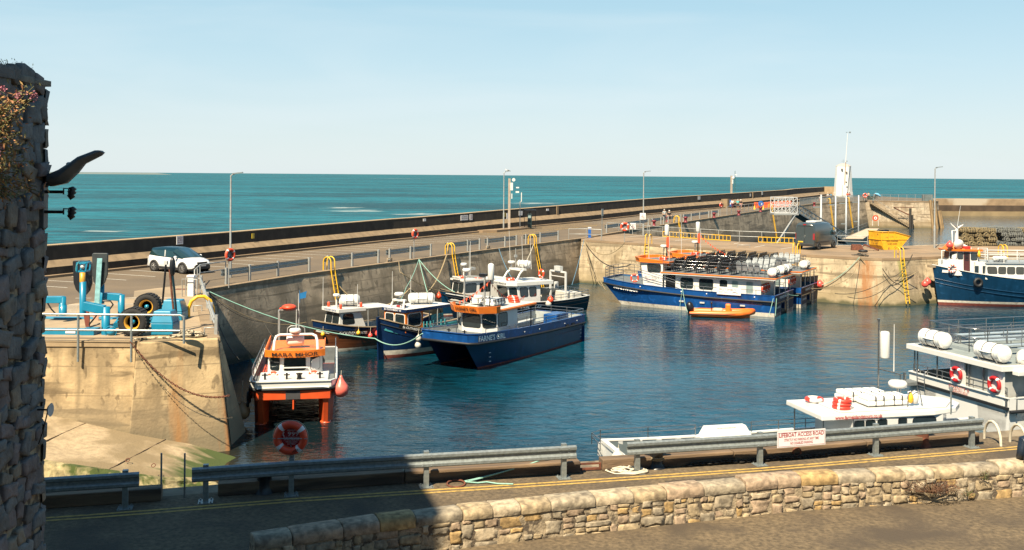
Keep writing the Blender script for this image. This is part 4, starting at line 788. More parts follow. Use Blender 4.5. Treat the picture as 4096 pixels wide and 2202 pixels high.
# lamps
def lamp(x, y, z, h, lb, group='street lamps on the pier', ang=.0):
    root = thing('street_lamp', lb, 'street lamp', (x, y, z), group=group)
    MB().lathe([(.1, 0), (.1, h*.27), (.085, h*.28), (.065, h*.29), (.055, h)], 10).build('pole', galvl, root)
    MB().tube([(0, 0, h), (.15, 0, h+.06), (.25, 0, h+.08)], .03, 6).build('arm', galvl, root)
    b = MB(); b.prism([(.1, -.1), (.75, -.06), (.8, 0), (.75, .06), (.1, .1)], 0, .07, 0, None, T3(0, 0, h+.06, ry=-.12)); b.build('lantern', galv, root); return root
lamp(-18.15, 64.3, 4.45, 6.6, 'lamp post behind the red lifebuoy on the pier, right of the white car'); lamp(-.95, 118.2, 4.8, 6.7, 'lamp post with a seagull on top standing by the sea wall')
lamp(14.87, 112.4, 4.45, 7.15, 'lamp post rising behind the upper no public access sign'); lamp(43.0, 101.2, 4.1, 8.1, 'tall lamp post on the jetty between the skip and the lobster pots')
root = thing('camera_pole', 'square pole carrying floodlight and white cameras beside the seagull lamp', 'camera pole', (-.3, 118.4, 4.8)); MB().box((-.14, -.12, 0), (.14, .12, 6.0)).build('pole', mat('weathered_pole', (.40, .33, .27), .8, var=.15), root); MB().lathe([(.2, -.1), (.2, .1)], 12, 0, T3(.5, -.1, 5.85, rx=pi/2)).box((.12, -.2, 4.6), (.42, 0, 5.5)).box((.8, -.15, 4.85), (1.15, .05, 5.0)).box((.75, -.15, 4.3), (1.15, .05, 4.5)).box((.25, -.2, 3.6), (.35, 0, 4.2)).build('camera', white, root)
root = thing('antenna_pole', 'thin pole with a white antenna beside the ticket machine', 'antenna pole', (1.0, 120.6, 4.8)); MB().lathe([(.06, 0), (.05, 3.2)], 8).build('pole', galvl, root); MB().tube([(0, 0, 3.1), (.15, 0, 3.2)], .03).lathe([(.06, 3.2), (.06, 4.3)], 8, 0, T3(.17)).build('antenna', white, root)
root = thing('ticket_machine', 'dark ticket machine under a small glass shelter by the sea wall', 'ticket machine', (2.2, 121.4, 4.8)); MB().box((-.25, -.2, 0), (.25, .2, 1.7)).box((-.1, -.1, 1.7), (.1, .1, 2.0)).build('cabinet', mat('dark_green_box', (.01, .035, .04), .4), root, bevel=.03); MB().box((-.7, -.4, 2.1), (.75, .5, 2.2)).build('shelter_roof', black, root)
for x in (-.65, .7): MB().box((x-.03, .4, 0), (x+.03, .46, 2.1)).build('shelter_post', black, root)
MB().box((-.2, -.21, 1.2), (.15, -.2, 1.5)).build('screen', mat('ticket_face', (.3, .4, .4), .3), root)
for px, py_, lb, h in ((2925, 820, 'wooden camera pole with a green pole beside it near three walkers', 6.1),):
    x, y, z = qp(px, py_-10); root = thing('camera_pole', lb, 'camera pole', (x, y, z)); MB().box((-.17, -.15, 0), (.17, .15, h-.6)).build('pole', mat('weathered_pole'), root) if False else MB().box((-.2, -.17, 0), (.2, .17, h-.5)).build('pole', MC['weathered_pole'], root); MB().lathe([(.08, 0), (.06, h+.5)], 8, 0, T3(.75)).build('green_pole', mat('green_pole', (.05, .14, .13), .5), root); MB().ball((.35, -.2, h-1), .28).box((.1, -.3, h-2.2), (.3, 0, h-1.3)).box((.7, -.2, h-.4), (1.1, 0, h-.2)).build('camera', white, root)
# seagull on the lamp
root = tag(MB().tube([(-.24, 0, .1), (-.12, 0, .12), (0, 0, .15), (.14, 0, .17), (.2, 0, .26), (.25, 0, .3)], [.012, .05, .085, .075, .045, .035], 10).tube([(.26, 0, .3), (.33, 0, .285)], [.016, .004], 6, 1).tube([(0, .02, .1), (0, .02, 0)], .008, 4, 1).tube([(.03, -.02, .1), (.03, -.02, 0)], .008, 4, 1).tube([(-.3, 0, .12), (-.1, .05, .17), (.08, .06, .2)], [.01, .05, .03], 8, 2).build('seagull', [white, yell, mat('gull_grey', (.3, .32, .34), .7)], loc=(-.55, 118.2, 11.62), rz=pi), 'white and grey seagull perched on the lamp post head', 'seagull')
# signs on the sea wall
def wall_sign(px, py_, w, h, lb, lines=(), m=None, ink=None):
    v, d, n, s = swface(px, .9); X, Z = dp(px, py_, v.y); root = thing('wall_sign', lb, 'sign', (v.x, v.y, Z)); a = atan2(d.y, d.x); T = Euler((0, 0, a)).to_matrix().to_4x4()
    MB().box((-w/2, -.02, -h/2), (w/2, .02, h/2), 0, T).build('panel', m or signw, root)
    for i, t in enumerate(lines): lettering(root, ink or signr, t, h/(len(lines)+1)*.8, lambda x, y, i=i: tuple(T@Vector((x, -.03, h/2-h*(i+1)/(len(lines)+1)+y))), bold=.01, wid=w*.8)
wall_sign(755, 962, .66, .62, 'white sign asking people not to climb, on the sea wall above the car', ('PLEASE DO', 'NOT CLIMB ON', 'THESE WALLS'))
wall_sign(1046, 945, .3, .42, 'small yellow warning sign on the sea wall right of the first lamp', (), mat('sign_yellow', (.62, .45, .04), .5))
wall_sign(1724, 881, .5, .28, 'tiny white notice low on the dark sea wall', (), None)
wall_sign(1883, 872, 1.5, .58, 'white no parking sign on the dark sea wall', ('NO PARKING', 'MOTOR CARS'), None, signk)
wall_sign(1910, 870, .55, .66, 'white notice with red lines beside the no parking sign', ('PLEASE DO', 'NOT CLIMB', 'ON WALLS'))
wall_sign(2041, 860, .4, .5, 'yellow warning notice behind the camera pole', (), MC['sign_yellow']); wall_sign(2053, 866, .45, .75, 'narrow white notice right of the yellow warning notice', (), None)
wall_sign(2106, 854, .8, .55, 'white notice behind the ticket machine', (), None); wall_sign(2213, 840, .6, .28, 'small white plate on the wall right of the ticket machine', (), None)
wall_sign(2815, 793, 1.0, .6, 'grey notice on the wall between the couple and the camera pole', (), kw); wall_sign(3066, 773, .7, .8, 'small grey notice on the wall above the orange barriers', (), kw); wall_sign(3019, 781, .5, .6, 'narrow grey plate near the wall joint above the orange barriers', (), kw)
def buttress(px, lb):
    v, d, n, s = swface(px, .95); z = zd(v.y); a = atan2(d.y, d.x); tag(MB().box((-.25, -.1, .8), (.25, .1, wh(v.y)+.06)).build('wall_joint', wallL, loc=(v.x, v.y, z), rz=a), lb, 'wall joint')
buttress(2253, 'pale vertical joint in the dark sea wall right of the ticket machine'); buttress(3029, 'pale vertical joint in the far sea wall above the orange barriers')
# no public access signs
for px, py_, Yb, lb in ((2571, 866, None, 'upper no public access sign fixed to the lamp post'), (2532, 906, None, 'lower no public access sign on the pale handrail')):
    X, Z = dp(px, py_, 112.0 if px > 2550 else 117.5); Y = 112.0 if px > 2550 else 117.5
    root = thing('access_sign', lb, 'sign', (X, Y, Z), group='no public access signs'); MB().box((-.33, -.02, -.36), (.33, .02, .36)).build('panel', signw, root, bevel=.01)
    for i, t in enumerate(('NO', 'PUBLIC', 'ACCESS')): lettering(root, signr, t, .17, lambda x, y, i=i: (x, -.03, .14-i*.17+y), bold=.01, wid=[.17, .42, .5][i])
tag(MB().box((-.22, -.02, 2.3), (.22, .02, 3.1)).tube([(0, .04, 0), (0, .04, 3.1)], .04, 6).build('sign_post', galv, loc=(*wp(2409, 948, 4.45), 4.45), rz=1.0), 'thin post with a blank grey sign seen from behind', 'sign post')
# lifebuoy stands
def buoy_stand(p, rz, lb, h=1.25, s=1., bx=False):
    r1 = thing('lifebuoy_stand', 'slim grey stand holding '+lb, 'stand', p); MB().tube([(0, 0, 0), (0, 0, h)], .035, 6).build('post', galvl, r1, rz=rz); MB().lathe([(.24, -.01), (.24, .01)], 20, 0, T3(0, 0, h, rx=pi/2, rz=rz)).build('board', mat('board_grey', (.25, .27, .27), .6), r1)
    r2 = thing('lifebuoy', lb, 'lifebuoy', tuple(Vector(p)+Vector((-sin(rz)*-.1, -cos(rz)*.1, h))), rz, group='lifebuoys'); ring_parts(r2, Rr=.31*s, r=.095*s)
buoy_stand(r_(915, 1152, 4.45), 1.0, 'the red lifebuoy at the foot of the first lamp post', 1.95, .95)
v = inpt(1675, .5)[0]; buoy_stand(tuple(v), 1.0, 'the small lifebuoy standing above the middle guard rail', 2.0)
buoy_stand(r_(2498, 968, 4.45), .0, 'the orange lifebuoy on the jetty edge near the access signs', 1.55, 1.15)
v = inpt(2893, .5)[0]; buoy_stand(tuple(v), .9, 'the narrow orange lifebuoy left of the bar fence', 1.7)
v = Vector((79.3, 223.6, 6.05)); buoy_stand(tuple(v), .0, 'the lifebuoy on the rail at the top of the far steps', 1.2, 1.3)
# direction sign boards, red bollards, orange barriers
def disc_sign(px, py_, lb, r=.5):
    x, y, z = qp(px, py_); root = thing('road_sign', lb, 'road sign', (x, y, z)); MB().lathe([(r, -.02), (r, .02)], 24, 0, T3(0, 0, .85, rx=pi/2)).build('disc', mat('sign_blue', (.01, .13, .48), .45), root); MB().bar((-r*.5, -.04, 1.15), (r*.35, -.04, .6), .13, .02).bar((r*.35, -.04, .6), (r*.35, -.04, .95), .1, .02).bar((r*.35, -.04, .6), (-.05, -.04, .6), .1, .02).build('arrow', signw, root); MB().box((-.4, -.05, 0), (.4, .05, .3)).build('base', black, root)
disc_sign(2917, 832, 'round blue keep left sign beside the walker in maroon trousers', .62); disc_sign(3043, 834, 'round blue arrow sign in front of the orange barriers', .5)
org = mat('orange_plastic', (.85, .13, .03), .5, var=.08)
for i, px in enumerate((3028, 3053, 3078, 3103, 3128, 3153)):
    x, y, z = qp(px, 833-i*1.3); root = thing('barrier', ['orange plastic barrier', 'orange plastic barrier behind the arrow sign', 'orange plastic barrier right of the arrow sign', 'orange plastic barrier behind the tall leaning ladder', 'orange plastic barrier seen through the gangway cage', 'orange plastic barrier at the right end of the row'][i]+(' at the left end of the row' if i == 0 else ''), 'barrier', (x, y, z), .15, 'orange barriers across the pier'); b = MB()
    for z0, z1 in ((0, .35), (.45, .62), (.75, 1.05)): b.box((-.55, -.06, z0), (.55, .06, z1))
    for q in (-.5, -.17, .17, .5): b.box((q-.06, -.07, 0), (q+.06, .07, 1.05))
    b.build('panel', org, root)
for px, py_, lb in ((2670, 888, 'maroon bollard behind the first short guard rail'), (2742, 890, 'maroon bollard just right of the third yellow arch'), (2856, 872, 'maroon bollard at the end of the four post rail'), (2955, 862, 'maroon bollard inside the bar fence'), (3042, 848, 'maroon bollard below the blue arrow sign'), (2616, 905, 'maroon bollard behind the thin guard rail near the signs'), (3257, 826, 'small red bollard behind the far mesh fence')):
    x, y, z = qp(px, py_); root = thing('bollard', lb, 'bollard', (x, y, z), group='maroon bollards on the pier'); MB().lathe([(.32, 0), (.2, .1), (.18, .5), (.3, .6), (.3, .72), (0, .8)], 14).build('post', mat('maroon_paint', (.22, .02, .03), .5), root)
for px, py_, lb, c in ((3018, 838, 'yellow traffic cone left of the orange barriers', 0), (3053, 839, 'yellow traffic cone in front of the orange barriers', 0)):
    x, y, z = qp(px, py_); tag(MB().lathe([(.25, 0), (.25, .04), (.15, .05), (.03, .75)], 12).build('traffic_cone', yell, loc=(x, y, z)), lb, 'traffic cone')
# brick pier box on wall
v, d, n, s = swface(2908, .2); tag(MB().box((-.8, -.6, 0), (.8, .6, 1.6)).build('wall_block', wallL, loc=(v.x, v.y, zd(v.y)), rz=atan2(d.y, d.x)), 'pale stepped block against the sea wall beside the blue round sign', 'wall block')
# ---- pontoon, piles, gangway
pnt = [(62.75*.98, 188.0), (75.6, 209.5), (77.3, 208.2), (60.9, 180.5), (56, 172), (53.5, 173)]
P = [wp(x, y, .75) for x, y in ((3349, 940), (3466, 911), (3495, 911), (3349, 945), (3300, 958), (3240, 958), (3290, 950))]
P = [(57.2, 172), (73.6, 206.5), (76.3, 206.5), (60.8, 172)]
root = thing('pontoon', 'narrow floating pontoon with a tan deck and dark sides beyond the van', 'pontoon', (P[0][0], P[0][1], 0)); o = P[0]
MB().prism([(x-o[0], y-o[1]) for x, y in P], .62, .72).build('deck', mat('pontoon_deck', (.52, .42, .31), .8), root); MB().prism([(x-o[0]+(.1 if i in (0, 1) else -.1), y-o[1]) for i, (x, y) in enumerate(P)], -.2, .6).build('float', mat('float_dark', (.02, .035, .045), .6), root)
b = MB(); 
for i in range(22): t = i/21; x = lerp(P[0][0], P[1][0], t)-o[0]+.15; y = lerp(P[0][1], P[1][1], t)-o[1]; b.tube([(x, y, .7), (x, y, 1.9)], .03, 4)
for z in (1.3, 1.9): b.tube([(.15, 0, z), (P[1][0]-o[0]+.15, P[1][1]-o[1], z)], .03, 4)
b.build('handrail', galv, root)
for i, (px, yb, Yd, ztp) in enumerate(((3284, 880, 168, 8.3), (3342, 917, 183, 7.9), (3384, 915, 194, 7.7), (3434, 909, 205, 7.6))):
    X, _ = dp(px, yb, Yd); root = thing('mooring_pile', ['leftmost pale steel pile, rising behind the van', 'second pale steel pile, next to the van', 'third pale steel pile, before the lighthouse', 'rightmost pale steel pile, nearest the far steps'][i], 'pile', (X, Yd, 0), group='steel piles at the pontoon'); MB().lathe([(.17, -2), (.17, ztp), (0, ztp+.05)], 14).build('pile', mat('pile_steel', (.36, .39, .42), .45, .3, var=.15, sc=.8, col2=(.4, .33, .24), c2=(.6, .75)), root)
    b = MB()
    for z in (6.1, 2.1): b.box((-1.4 if z > 5 else -1.0, -.1, z), (0, .1, z+.2))
    b.build('bracket', galv, root)
tag(MB().lathe([(.6, -.03), (.6, .03)], 24, 0, T3(0, 0, 1.6, rx=pi/2)).lathe([(.32, -.05), (.32, .05)], 24, 1, T3(0, 0, 1.6, rx=pi/2)).lathe([(.15, -.07), (.15, .07)], 20, 0, T3(0, 0, 1.6, rx=pi/2)).tube([(-.6, 0, 0), (-.6, 0, 1.2)], .04, 5, 1).tube([(.6, 0, 0), (.6, 0, 1.2)], .04, 5, 1).build('lifebuoy', [redor, signw], loc=(75.2, 205.8, 1.3)), 'round orange lifebuoy with a white ring at the end of the pontoon', 'lifebuoy')
# gangway with its cage
gm = mat('white_steel', (.62, .63, .64), .4, .2); Yg = 150
A = [dp(2900+x/2.154, 500+y/2.154, Yg) for x, y in ((425, 760), (622, 768), (620, 635), (425, 625))]
root = thing('gangway', 'white lattice gangway cage on raking props with a ramp down to the pontoon', 'gangway', (A[0][0], Yg, A[0][1])); o = Vector((A[0][0], Yg, A[0][1])); W_ = A[1][0]-A[0][0]; H_ = A[3][1]-A[0][1]
b = MB()
for yy in (0, 2.2):
    for z in (0, H_*.5, H_): b.bar((0, yy, z), (W_, yy, z), .1)
    for i in range(4): b.bar((W_*i/3, yy, 0), (W_*i/3, yy, H_), .1)
    for i in range(3):
        for z in (0, .5): b.bar((W_*i/3, yy, H_*z), (W_*(i+1)/3, yy, H_*(z+.5)), .06); b.bar((W_*i/3, yy, H_*(z+.5)), (W_*(i+1)/3, yy, H_*z), .06)
b.build('cage', gm, root); MB().box((-.1, -.1, -.3), (W_+.2, 2.4, -.05)).build('platform_deck', galvl, root)
MB().bar((W_-.3, 0, -.3), (.9, 2.8, -5.2), .22).bar((W_+.1, 2.0, -.3), (1.7, 3.8, -5.2), .22).build('prop', gm, root)
rp = Vector((W_, 1, -.1)); rq = Vector((W_+10.5, 10.5, -6.4+1.3)); d = (rq-rp).normalized(); sd = Vector((d.y, -d.x, 0)).normalized()*.7; b = MB(); b.add([rp-sd, rp+sd, rq+sd, rq-sd], [(0, 1, 2, 3)]); b.add([v-Vector((0, 0, .2)) for v in (rp-sd, rp+sd, rq+sd, rq-sd)], [(3, 2, 1, 0)]); b.build('ramp_floor', mat('ramp_dark', (.05, .06, .06), .7), root)
b = MB(); up = Vector((0, 0, 1.3))
for s_ in (-1, 1):
    b.bar(rp+sd*s_, rq+sd*s_, .14); b.bar(rp+sd*s_+up, rq+sd*s_+up, .12)
    for i in range(12): a = rp.lerp(rq, i/12)+sd*s_; c = rp.lerp(rq, (i+1)/12)+sd*s_; b.bar(a, a+up, .07); b.bar(a, c+up, .06)
b.build('ramp_truss', mat('truss_grey', (.16, .21, .25), .5, .3), root)
# lighthouse
lw = mat('lighthouse_white', (.72, .72, .70), .6, var=.06, sc=.8); x0, x1, xt0, xt1 = 85.72, 90.1, 86.3, 89.94; Yl = 262
root = thing('lighthouse', 'white tapered lighthouse tower with low domed roof at the end of the pier', 'lighthouse', ((x0+x1)/2, Yl+2.2, 6.05))
def octo(r, cut=.42): return [(r*a, r*c) for a, c in ((-1, -cut), (-cut, -1), (cut, -1), (1, -cut), (1, cut), (cut, 1), (-cut, 1), (-1, cut))]
MB().prism(octo(2.25), -.1, 8.1, 0, None, None, octo(1.82)).build('tower', lw, root); MB().prism(octo(2.33), -.1, 1.2, 0, None, None, octo(2.25)).build('plinth', lw, root)
MB().lathe([(1.95, 8.1), (1.95, 8.2), (1.5, 8.55), (.9, 8.8), (0, 8.95)], 8, 0, T3(rz=pi/8), False).build('roof', mat('roof_buff', (.50, .42, .36), .7), root)
for x, z in ((.2, 6.3), (.1, 3.9), (-.35, 2.6), (.25, 2.6), (-1.0, 7.1)): MB().box((x-.16, -2.2, z), (x+.16, -1.7, z+(.45 if z > 6 else .25))).build('window', mat('slit_dark', (.12, .10, .08), .7), root)
MB().tube([(0, 0, 8.9), (0, 0, 10.0)], .03, 4).box((-.5, -.02, 9.5), (-.2, .02, 9.6)).box((.75, -.02, 9.4), (1.1, .02, 9.65)).bar((-.4, 0, 9.55), (.4, 0, 9.55), .05).build('weather_vane', galv, root); MB().box((1.8, -1.0, 0), (2.1, -.1, 2.6)).build('door', mat('door_grey', (.3, .3, .33), .6), root)
X, Z = dp(2048+1323, 533, 258); root = thing('mast', 'very tall thin white mast with a wind vane beside the lighthouse', 'mast', (86.0, 258, 6.05)); MB().tube([(.1, 0, 0), (.45, 0, 9.2)], .13, 8, 0).build('lower_mast', mat('mast_wood', (.42, .33, .25), .7), root); MB().tube([(.45, 0, 9.2), (.9, 0, 16.6)], [.1, .06], 8).build('upper_mast', white, root); MB().bar((.55, 0, 16.9), (1.7, 0, 16.9), .06).box((1.3, -.03, 16.7), (1.7, .03, 17.1)).box((.5, -.03, 16.8), (.7, .03, 17)).build('wind_vane', galv, root)
MB().box((-.4, -.3, 0), (.5, .3, 3.2)).build('mast_step', lw, root)
# pile dolphin and box at the pier head wall
root = thing('dolphin_pile', 'dark timber pile with a raking brace before the pier head wall', 'pile', (92.4-3.8, 221.3, 0)); MB().tube([(0, 0, -1), (0, 0, 4.5)], .28, 8).tube([(.55, .2, -1), (.55, .2, 3.0)], .22, 8).build('pile', mat('dark_pile', (.04, .035, .03), .8), root); MB().tube([(-3.4, .7, 4.6), (0, 0, 2.9)], .12, 6).tube([(-3.6, .5, 4.7), (.9, 0, 4.7)], .07, 6).build('brace', rust, root)
# people
SKN = mat('skin', (.55, .32, .22), .6); 
def person(p, rz, top, leg, hair, lb, shorts=False, hat=None, arms=0, s=1., bag=None, dress=False):
    root = thing('person', lb, 'person', p, rz, group='people walking on the pier')
    def body(nodes, edges, rad, name, m, par):
        me = bpy.data.meshes.new(name); me.from_pydata(nodes, edges, []); o = bpy.data.objects.new(name, me); C.objects.link(o); sk = o.modifiers.new('s', 'SKIN'); ss = o.modifiers.new('u', 'SUBSURF'); ss.levels = ss.render_levels = 1
        for i, v in enumerate(me.skin_vertices[0].data): v.radius = (rad[i], rad[i]*.8 if i in (0, 1, 2) else rad[i]); v.use_root = (i == 0)
        me.materials.append(m); o.parent = par; o.scale = (s,)*3; return o
    ax = .26; ah = .1+arms
    N = [(0, 0, .95), (0, 0, 1.16), (0, 0, 1.36), (0, 0, 1.5), (0, .015, 1.62), (0, .01, 1.7), (-.19, 0, 1.42), (-ax, -.02, 1.13), (-.24, ah, .92+arms*.7), (.19, 0, 1.42), (ax, -.02, 1.13), (.24, ah, .92+arms*.7), (-.1, 0, .9), (-.11, .06, .5), (-.11, -.03, .08), (-.11, .12, .04), (.1, 0, .9), (.11, -.01, .5), (.11, -.06, .08), (.11, .08, .04)]
    E = [(0, 1), (1, 2), (2, 3), (3, 4), (4, 5), (2, 6), (6, 7), (7, 8), (2, 9), (9, 10), (10, 11), (0, 12), (12, 13), (13, 14), (14, 15), (0, 16), (16, 17), (17, 18), (18, 19)]
    Rr = [.14, .13, .15, .055, .095, .085, .065, .045, .035, .065, .045, .035, .09, .06, .04, .045, .09, .06, .04, .045]
    bd = body(N, E, Rr, 'body', SKN, root)
    sub = lambda idx: ([N[i] for i in idx], [(idx.index(a), idx.index(c)) for a, c in E if a in idx and c in idx])
    tn, te = sub([0, 1, 2, 6, 9, 7, 10]); body(tn, te, [.165, .15, .17, .085, .085, .065, .065], 'top', top, root)
    li = [0, 12, 16, 13, 17]+([] if shorts else [14, 18]); ln, le = sub(li); body(ln, le, [.155, .115, .115, .085, .085]+[.06, .06], 'skirt' if dress else ('shorts' if shorts else 'trousers'), leg, root)
    MB().ball((0, 0, 1.67), .115, sc=(1, 1, .9)).build('cap' if hat else 'hair', hat or hair, root)
    if bag: MB().box((-.16, -.3, 1.05), (.16, -.14, 1.5)).build('bag', bag, root, bevel=.04)
    return root
cm = lambda n, c: mat('cloth_'+n, c, .85)
grey, navy, blk, wht = cm('grey', (.42, .46, .47), ), cm('navy', (.015, .05, .09)), cm('black', (.015, .015, .02)), cm('white', (.7, .7, .68)); brn = cm('hair_brown', (.12, .06, .03)); gh = cm('hair_grey', (.5, .47, .42))
def pp(px, py_, **k): return qp(px, py_)
person(qp(2657, 888), 3.3, grey, navy, gh, 'person in a pale grey coat looking down beside the guard rail', arms=.12)
person(qp(2677, 894), 3.0, blk, blk, gh, 'person in a black top and skirt with a white jacket on the arm', True, hat=wht, dress=True)
person(qp(2929, 837), 3.1, wht, cm('maroon', (.16, .01, .03)), brn, 'walker in a white top and maroon trousers', arms=.0)
person(qp(2951, 837), 3.2, cm('turquoise', (.08, .5, .52)), blk, gh, 'walker in a turquoise shirt and dark shorts', True)
person(qp(2963, 838), 3.0, blk, cm('pink', (.5, .28, .26)), brn, 'walker in a black shirt and pink shorts wearing a white cap', True, hat=wht)
for px, yf, Y, t, l, h, lb in ((3389, 795, 232, cm('red', (.7, .08, .03)), blk, brn, 'person in a red orange jacket below the lighthouse'), (3397, 795, 232, cm('wine', (.2, .03, .04)), wht, brn, 'person in a wine top right of the red jacket'), (3311, 803, 222, grey, navy, gh, 'person in grey behind the mesh fence'), (3324, 803, 222, cm('blue', (.03, .22, .36)), navy, brn, 'person in a blue top behind the mesh fence'), (3279, 806, 215, wht, cm('coral', (.6, .2, .15)), brn, 'small child in white behind the mesh fence'), (3474, 790, 236, cm('beige', (.55, .42, .32)), blk, brn, 'angler in a beige top by the lifebuoy at the steps'), (3502, 791, 238, wht, blk, brn, 'angler in a white top beside the blue umbrella')):
    X, _ = dp(px, yf, Y); person((X, Y, 6.05), 3.1, t, l, h, lb, s=.62 if 'child' in lb else 1)
person((80.9, 223.0, 5.35), 2.2, cm('teal', (.02, .2, .24)), navy, brn, 'person in teal sitting at the top of the far steps', s=.7)
tag(MB().lathe([(.9, 0), (.6, .35), (0, .5)], 10, 0, T3(0, 0, 1.0, ry=.5)).tube([(0, 0, 0), (0, 0, 1.3)], .03, 4, 1).build('umbrella', [cm('sky_blue', (.15, .45, .7)), galv], loc=(dp(3510, 780, 238)[0], 238, 6.05)), 'blue umbrella set up beside the anglers on the pier head', 'umbrella')
tag(MB().box((-.8, -.5, 0), (.8, .5, .7)).box((-.6, -.4, .7), (.2, .4, .85)).build('tackle_box', cm('dark_green', (.02, .05, .04)), loc=(dp(3485, 788, 236)[0], 236, 6.05), bevel=.05), 'dark tackle boxes standing by the anglers', 'tackle box')
# dog-leg: half-hidden person at right
# ---------------- boats ----------------
def gel(name, c, **k): return mat(name, c, .3, var=.15, sc=1.2, coat=.3, strk=.35, col2=tuple(v*1.7+.006 for v in c), c2=(.58, .7), sc2=2.2, **k)
navyh = gel('navy_hull', (.006, .028, .10)); blueh = gel('blue_hull', (.007, .072, .27)); dkblu = gel('dark_blue_hull', (.006, .045, .11)); nvblk = gel('black_navy_hull', (.006, .014, .035)); antif = mat('antifouling_red', (.22, .05, .035), .7, var=.3, sc=4)
boot = mat('boot_stripe', (.62, .58, .50), .5, var=.2, sc=5, col2=(.35, .28, .2), c2=(.6, .7)); varn = mat('varnished_planks', (.17, .055, .018), .3, var=.35, sc=1.2, coat=.6, stretch=(.4, 1, 9), col2=(.08, .02, .008), c2=(.5, .62)); rubs = mat('rub_rail', (.012, .013, .016), .6); deckg = mat('deck_grey', (.16, .18, .19), .8, var=.15, sc=5); caprail = mat('cap_rail_wood', (.34, .26, .17), .7, var=.2)
deckw = mat('deck_cream', (.62, .60, .54), .6, var=.08, sc=3); raftw = mat('raft_white', (.80, .80, .77), .35, var=.04); strap = mat('strap_dark', (.05, .05, .06), .7); tealp = mat('teal_paint', (.05, .30, .35), .5, var=.15)
class Hull:
    def __init__(s, L, B, sh, rake=1., tr=.7, pw=2.2, full=.32, bowf=.8, keel=-.7, mid=.45): s.L, s.B, s.sh, s.rake, s.tr, s.pw, s.full, s.bowf, s.keel, s.mid = L, B, sh, rake, tr, pw, full, bowf, keel, mid
    def sheer(s, t): a, m, c = s.sh; return a*(1-t)**2+2*(2*m-.5*a-.5*c)*t*(1-t)+c*t*t
    def hb(s, t):
        if t < s.mid: return s.B/2*(s.tr+(1-s.tr)*sin(pi/2*t/s.mid))
        u = (t-s.mid)/(1-s.mid); return max(.012, s.B/2*(1-u**s.pw))
    def pt(s, t, z):
        sh = s.sheer(t); v = max(0, min(1.05, (z-s.keel)/(sh-s.keel))); e = s.full if t < s.mid else lerp(s.full, s.bowf, ((t-s.mid)/(1-s.mid))**1.3)
        return (t*(s.L-s.rake*(1-v)), s.hb(t)*v**e, z)
    def surf(s, x, z, side=1, off=.02):
        t = x/s.L
        for _ in range(8): p = s.pt(min(1, t), z); t = min(1, t+(x-p[0])/s.L)
        p = s.pt(t, z); return (x, side*(p[1]+off), z)
    def build(s, par, mats, lev, drop=.6, name='hull', deck=None, cap=None, rub=None, inner=None, y0=0, rubr=.05, rubm=None):
        """lev: list of (z or fraction-from-sheer, material above it)"""
        n = 30; b = MB(); T = Matrix.Translation((0, y0, 0))
        def zl(t):
            sh = s.sheer(t); o = [s.keel, lerp(s.keel, 0, .6)]
            for z, m in lev: o.append(min(z, sh*.96) if z < 5 else sh-(z-10))
            base = o[-1]; o += [lerp(base, sh, q) for q in (.35, .7)]+[sh]; return o
        msel = [lev[0][1]]*0
        mm = [0, 0]+[m for z, m in lev]+[lev[-1][1]]*2
        for sd in (1, -1):
            rows = [[(lambda p: (p[0], p[1]*sd, p[2]))(s.pt(i/n, z)) for z in zl(i/n)] for i in range(n+1)]
            b.grid(rows, lambda i, j: mm[j], True, T)
        r0 = [s.pt(0, z) for z in zl(0)]; k = len(r0)
        b.add([(p[0], p[1], p[2]) for p in r0]+[(p[0], -p[1], p[2]) for p in r0], [(j, j+1, k+j+1, k+j) for j in range(k-1)], mm[:k-1], False, T)
        b.build(name, mats, par)
        # inner bulwark and deck
        if deck:
            b = MB()
            for sd in (1, -1): b.grid([[(lambda p, q: (p[0], max(.0, p[1]-q)*sd, p[2]))(s.pt(min(.985, i/n), s.sheer(i/n)), .07) for _ in (0,)]+[(s.pt(min(.985, i/n), s.sheer(i/n))[0], max(0, s.pt(i/n, s.sheer(i/n)-drop)[1]-.07)*sd, s.sheer(i/n)-drop)] for i in range(n+1)], 0, False, T)
            b.build('bulwark', inner or mats[-1], par)
            b = MB(); b.grid([[(s.pt(min(.985, i/n), s.sheer(i/n))[0], q*max(0, s.pt(i/n, s.sheer(i/n)-drop)[1]-.03), s.sheer(i/n)-drop+.003) for q in (-1, 0, 1)] for i in range(n+1)], 0, False, T); b.build('deck', deck, par)
        if cap:
            b = MB(); P = [(lambda p: (p[0], p[1]-.03, p[2]+.0))(s.pt(i/n, s.sheer(i/n))) for i in range(n+1)]; path = P+[(x, -y, z) for x, y, z in P[::-1]]
            b.sweep([(-.07, 0), (.07, 0), (.07, .05), (-.07, .05)], path, 0, True); b.v = [(x, y+y0, z) for x, y, z in b.v]; b.build('cap_rail', cap, par)
        if rub is not None:
            b = MB()
            for rb in (rub if isinstance(rub, (list, tuple)) else [rub]):
                for sd in (1, -1): b.tube([(lambda p: (p[0], (p[1]+.02)*sd+y0, p[2]))(s.pt(i/n, s.sheer(i/n)-rb)) for i in range(n+1)], rubr, 6)
            b.build('rub_rail', rubm or rubs, par)
def bent(h, par, m, t, size, x0, zc, wid, side=1, bold=.01, slope=0, rev=None, y0=0, name='lettering', off=.03, shear=0):
    """boat name on a hull side, reading bow to stern as seen from outside"""
    d = -1 if side > 0 else 1
    v, f = text_geo(t, size, bold, shear); w = max(a for a, c in v)-min(a for a, c in v); mb = MB()
    def P(a, c): x = x0+d*a*wid/w; z = zc+c+slope*(x-x0); q = h.surf(x, z, side, off); return (q[0], q[1]+y0, q[2])
    mb.add([P(a, c) for a, c in v], f); return mb.build(name, m, par, fix=False)
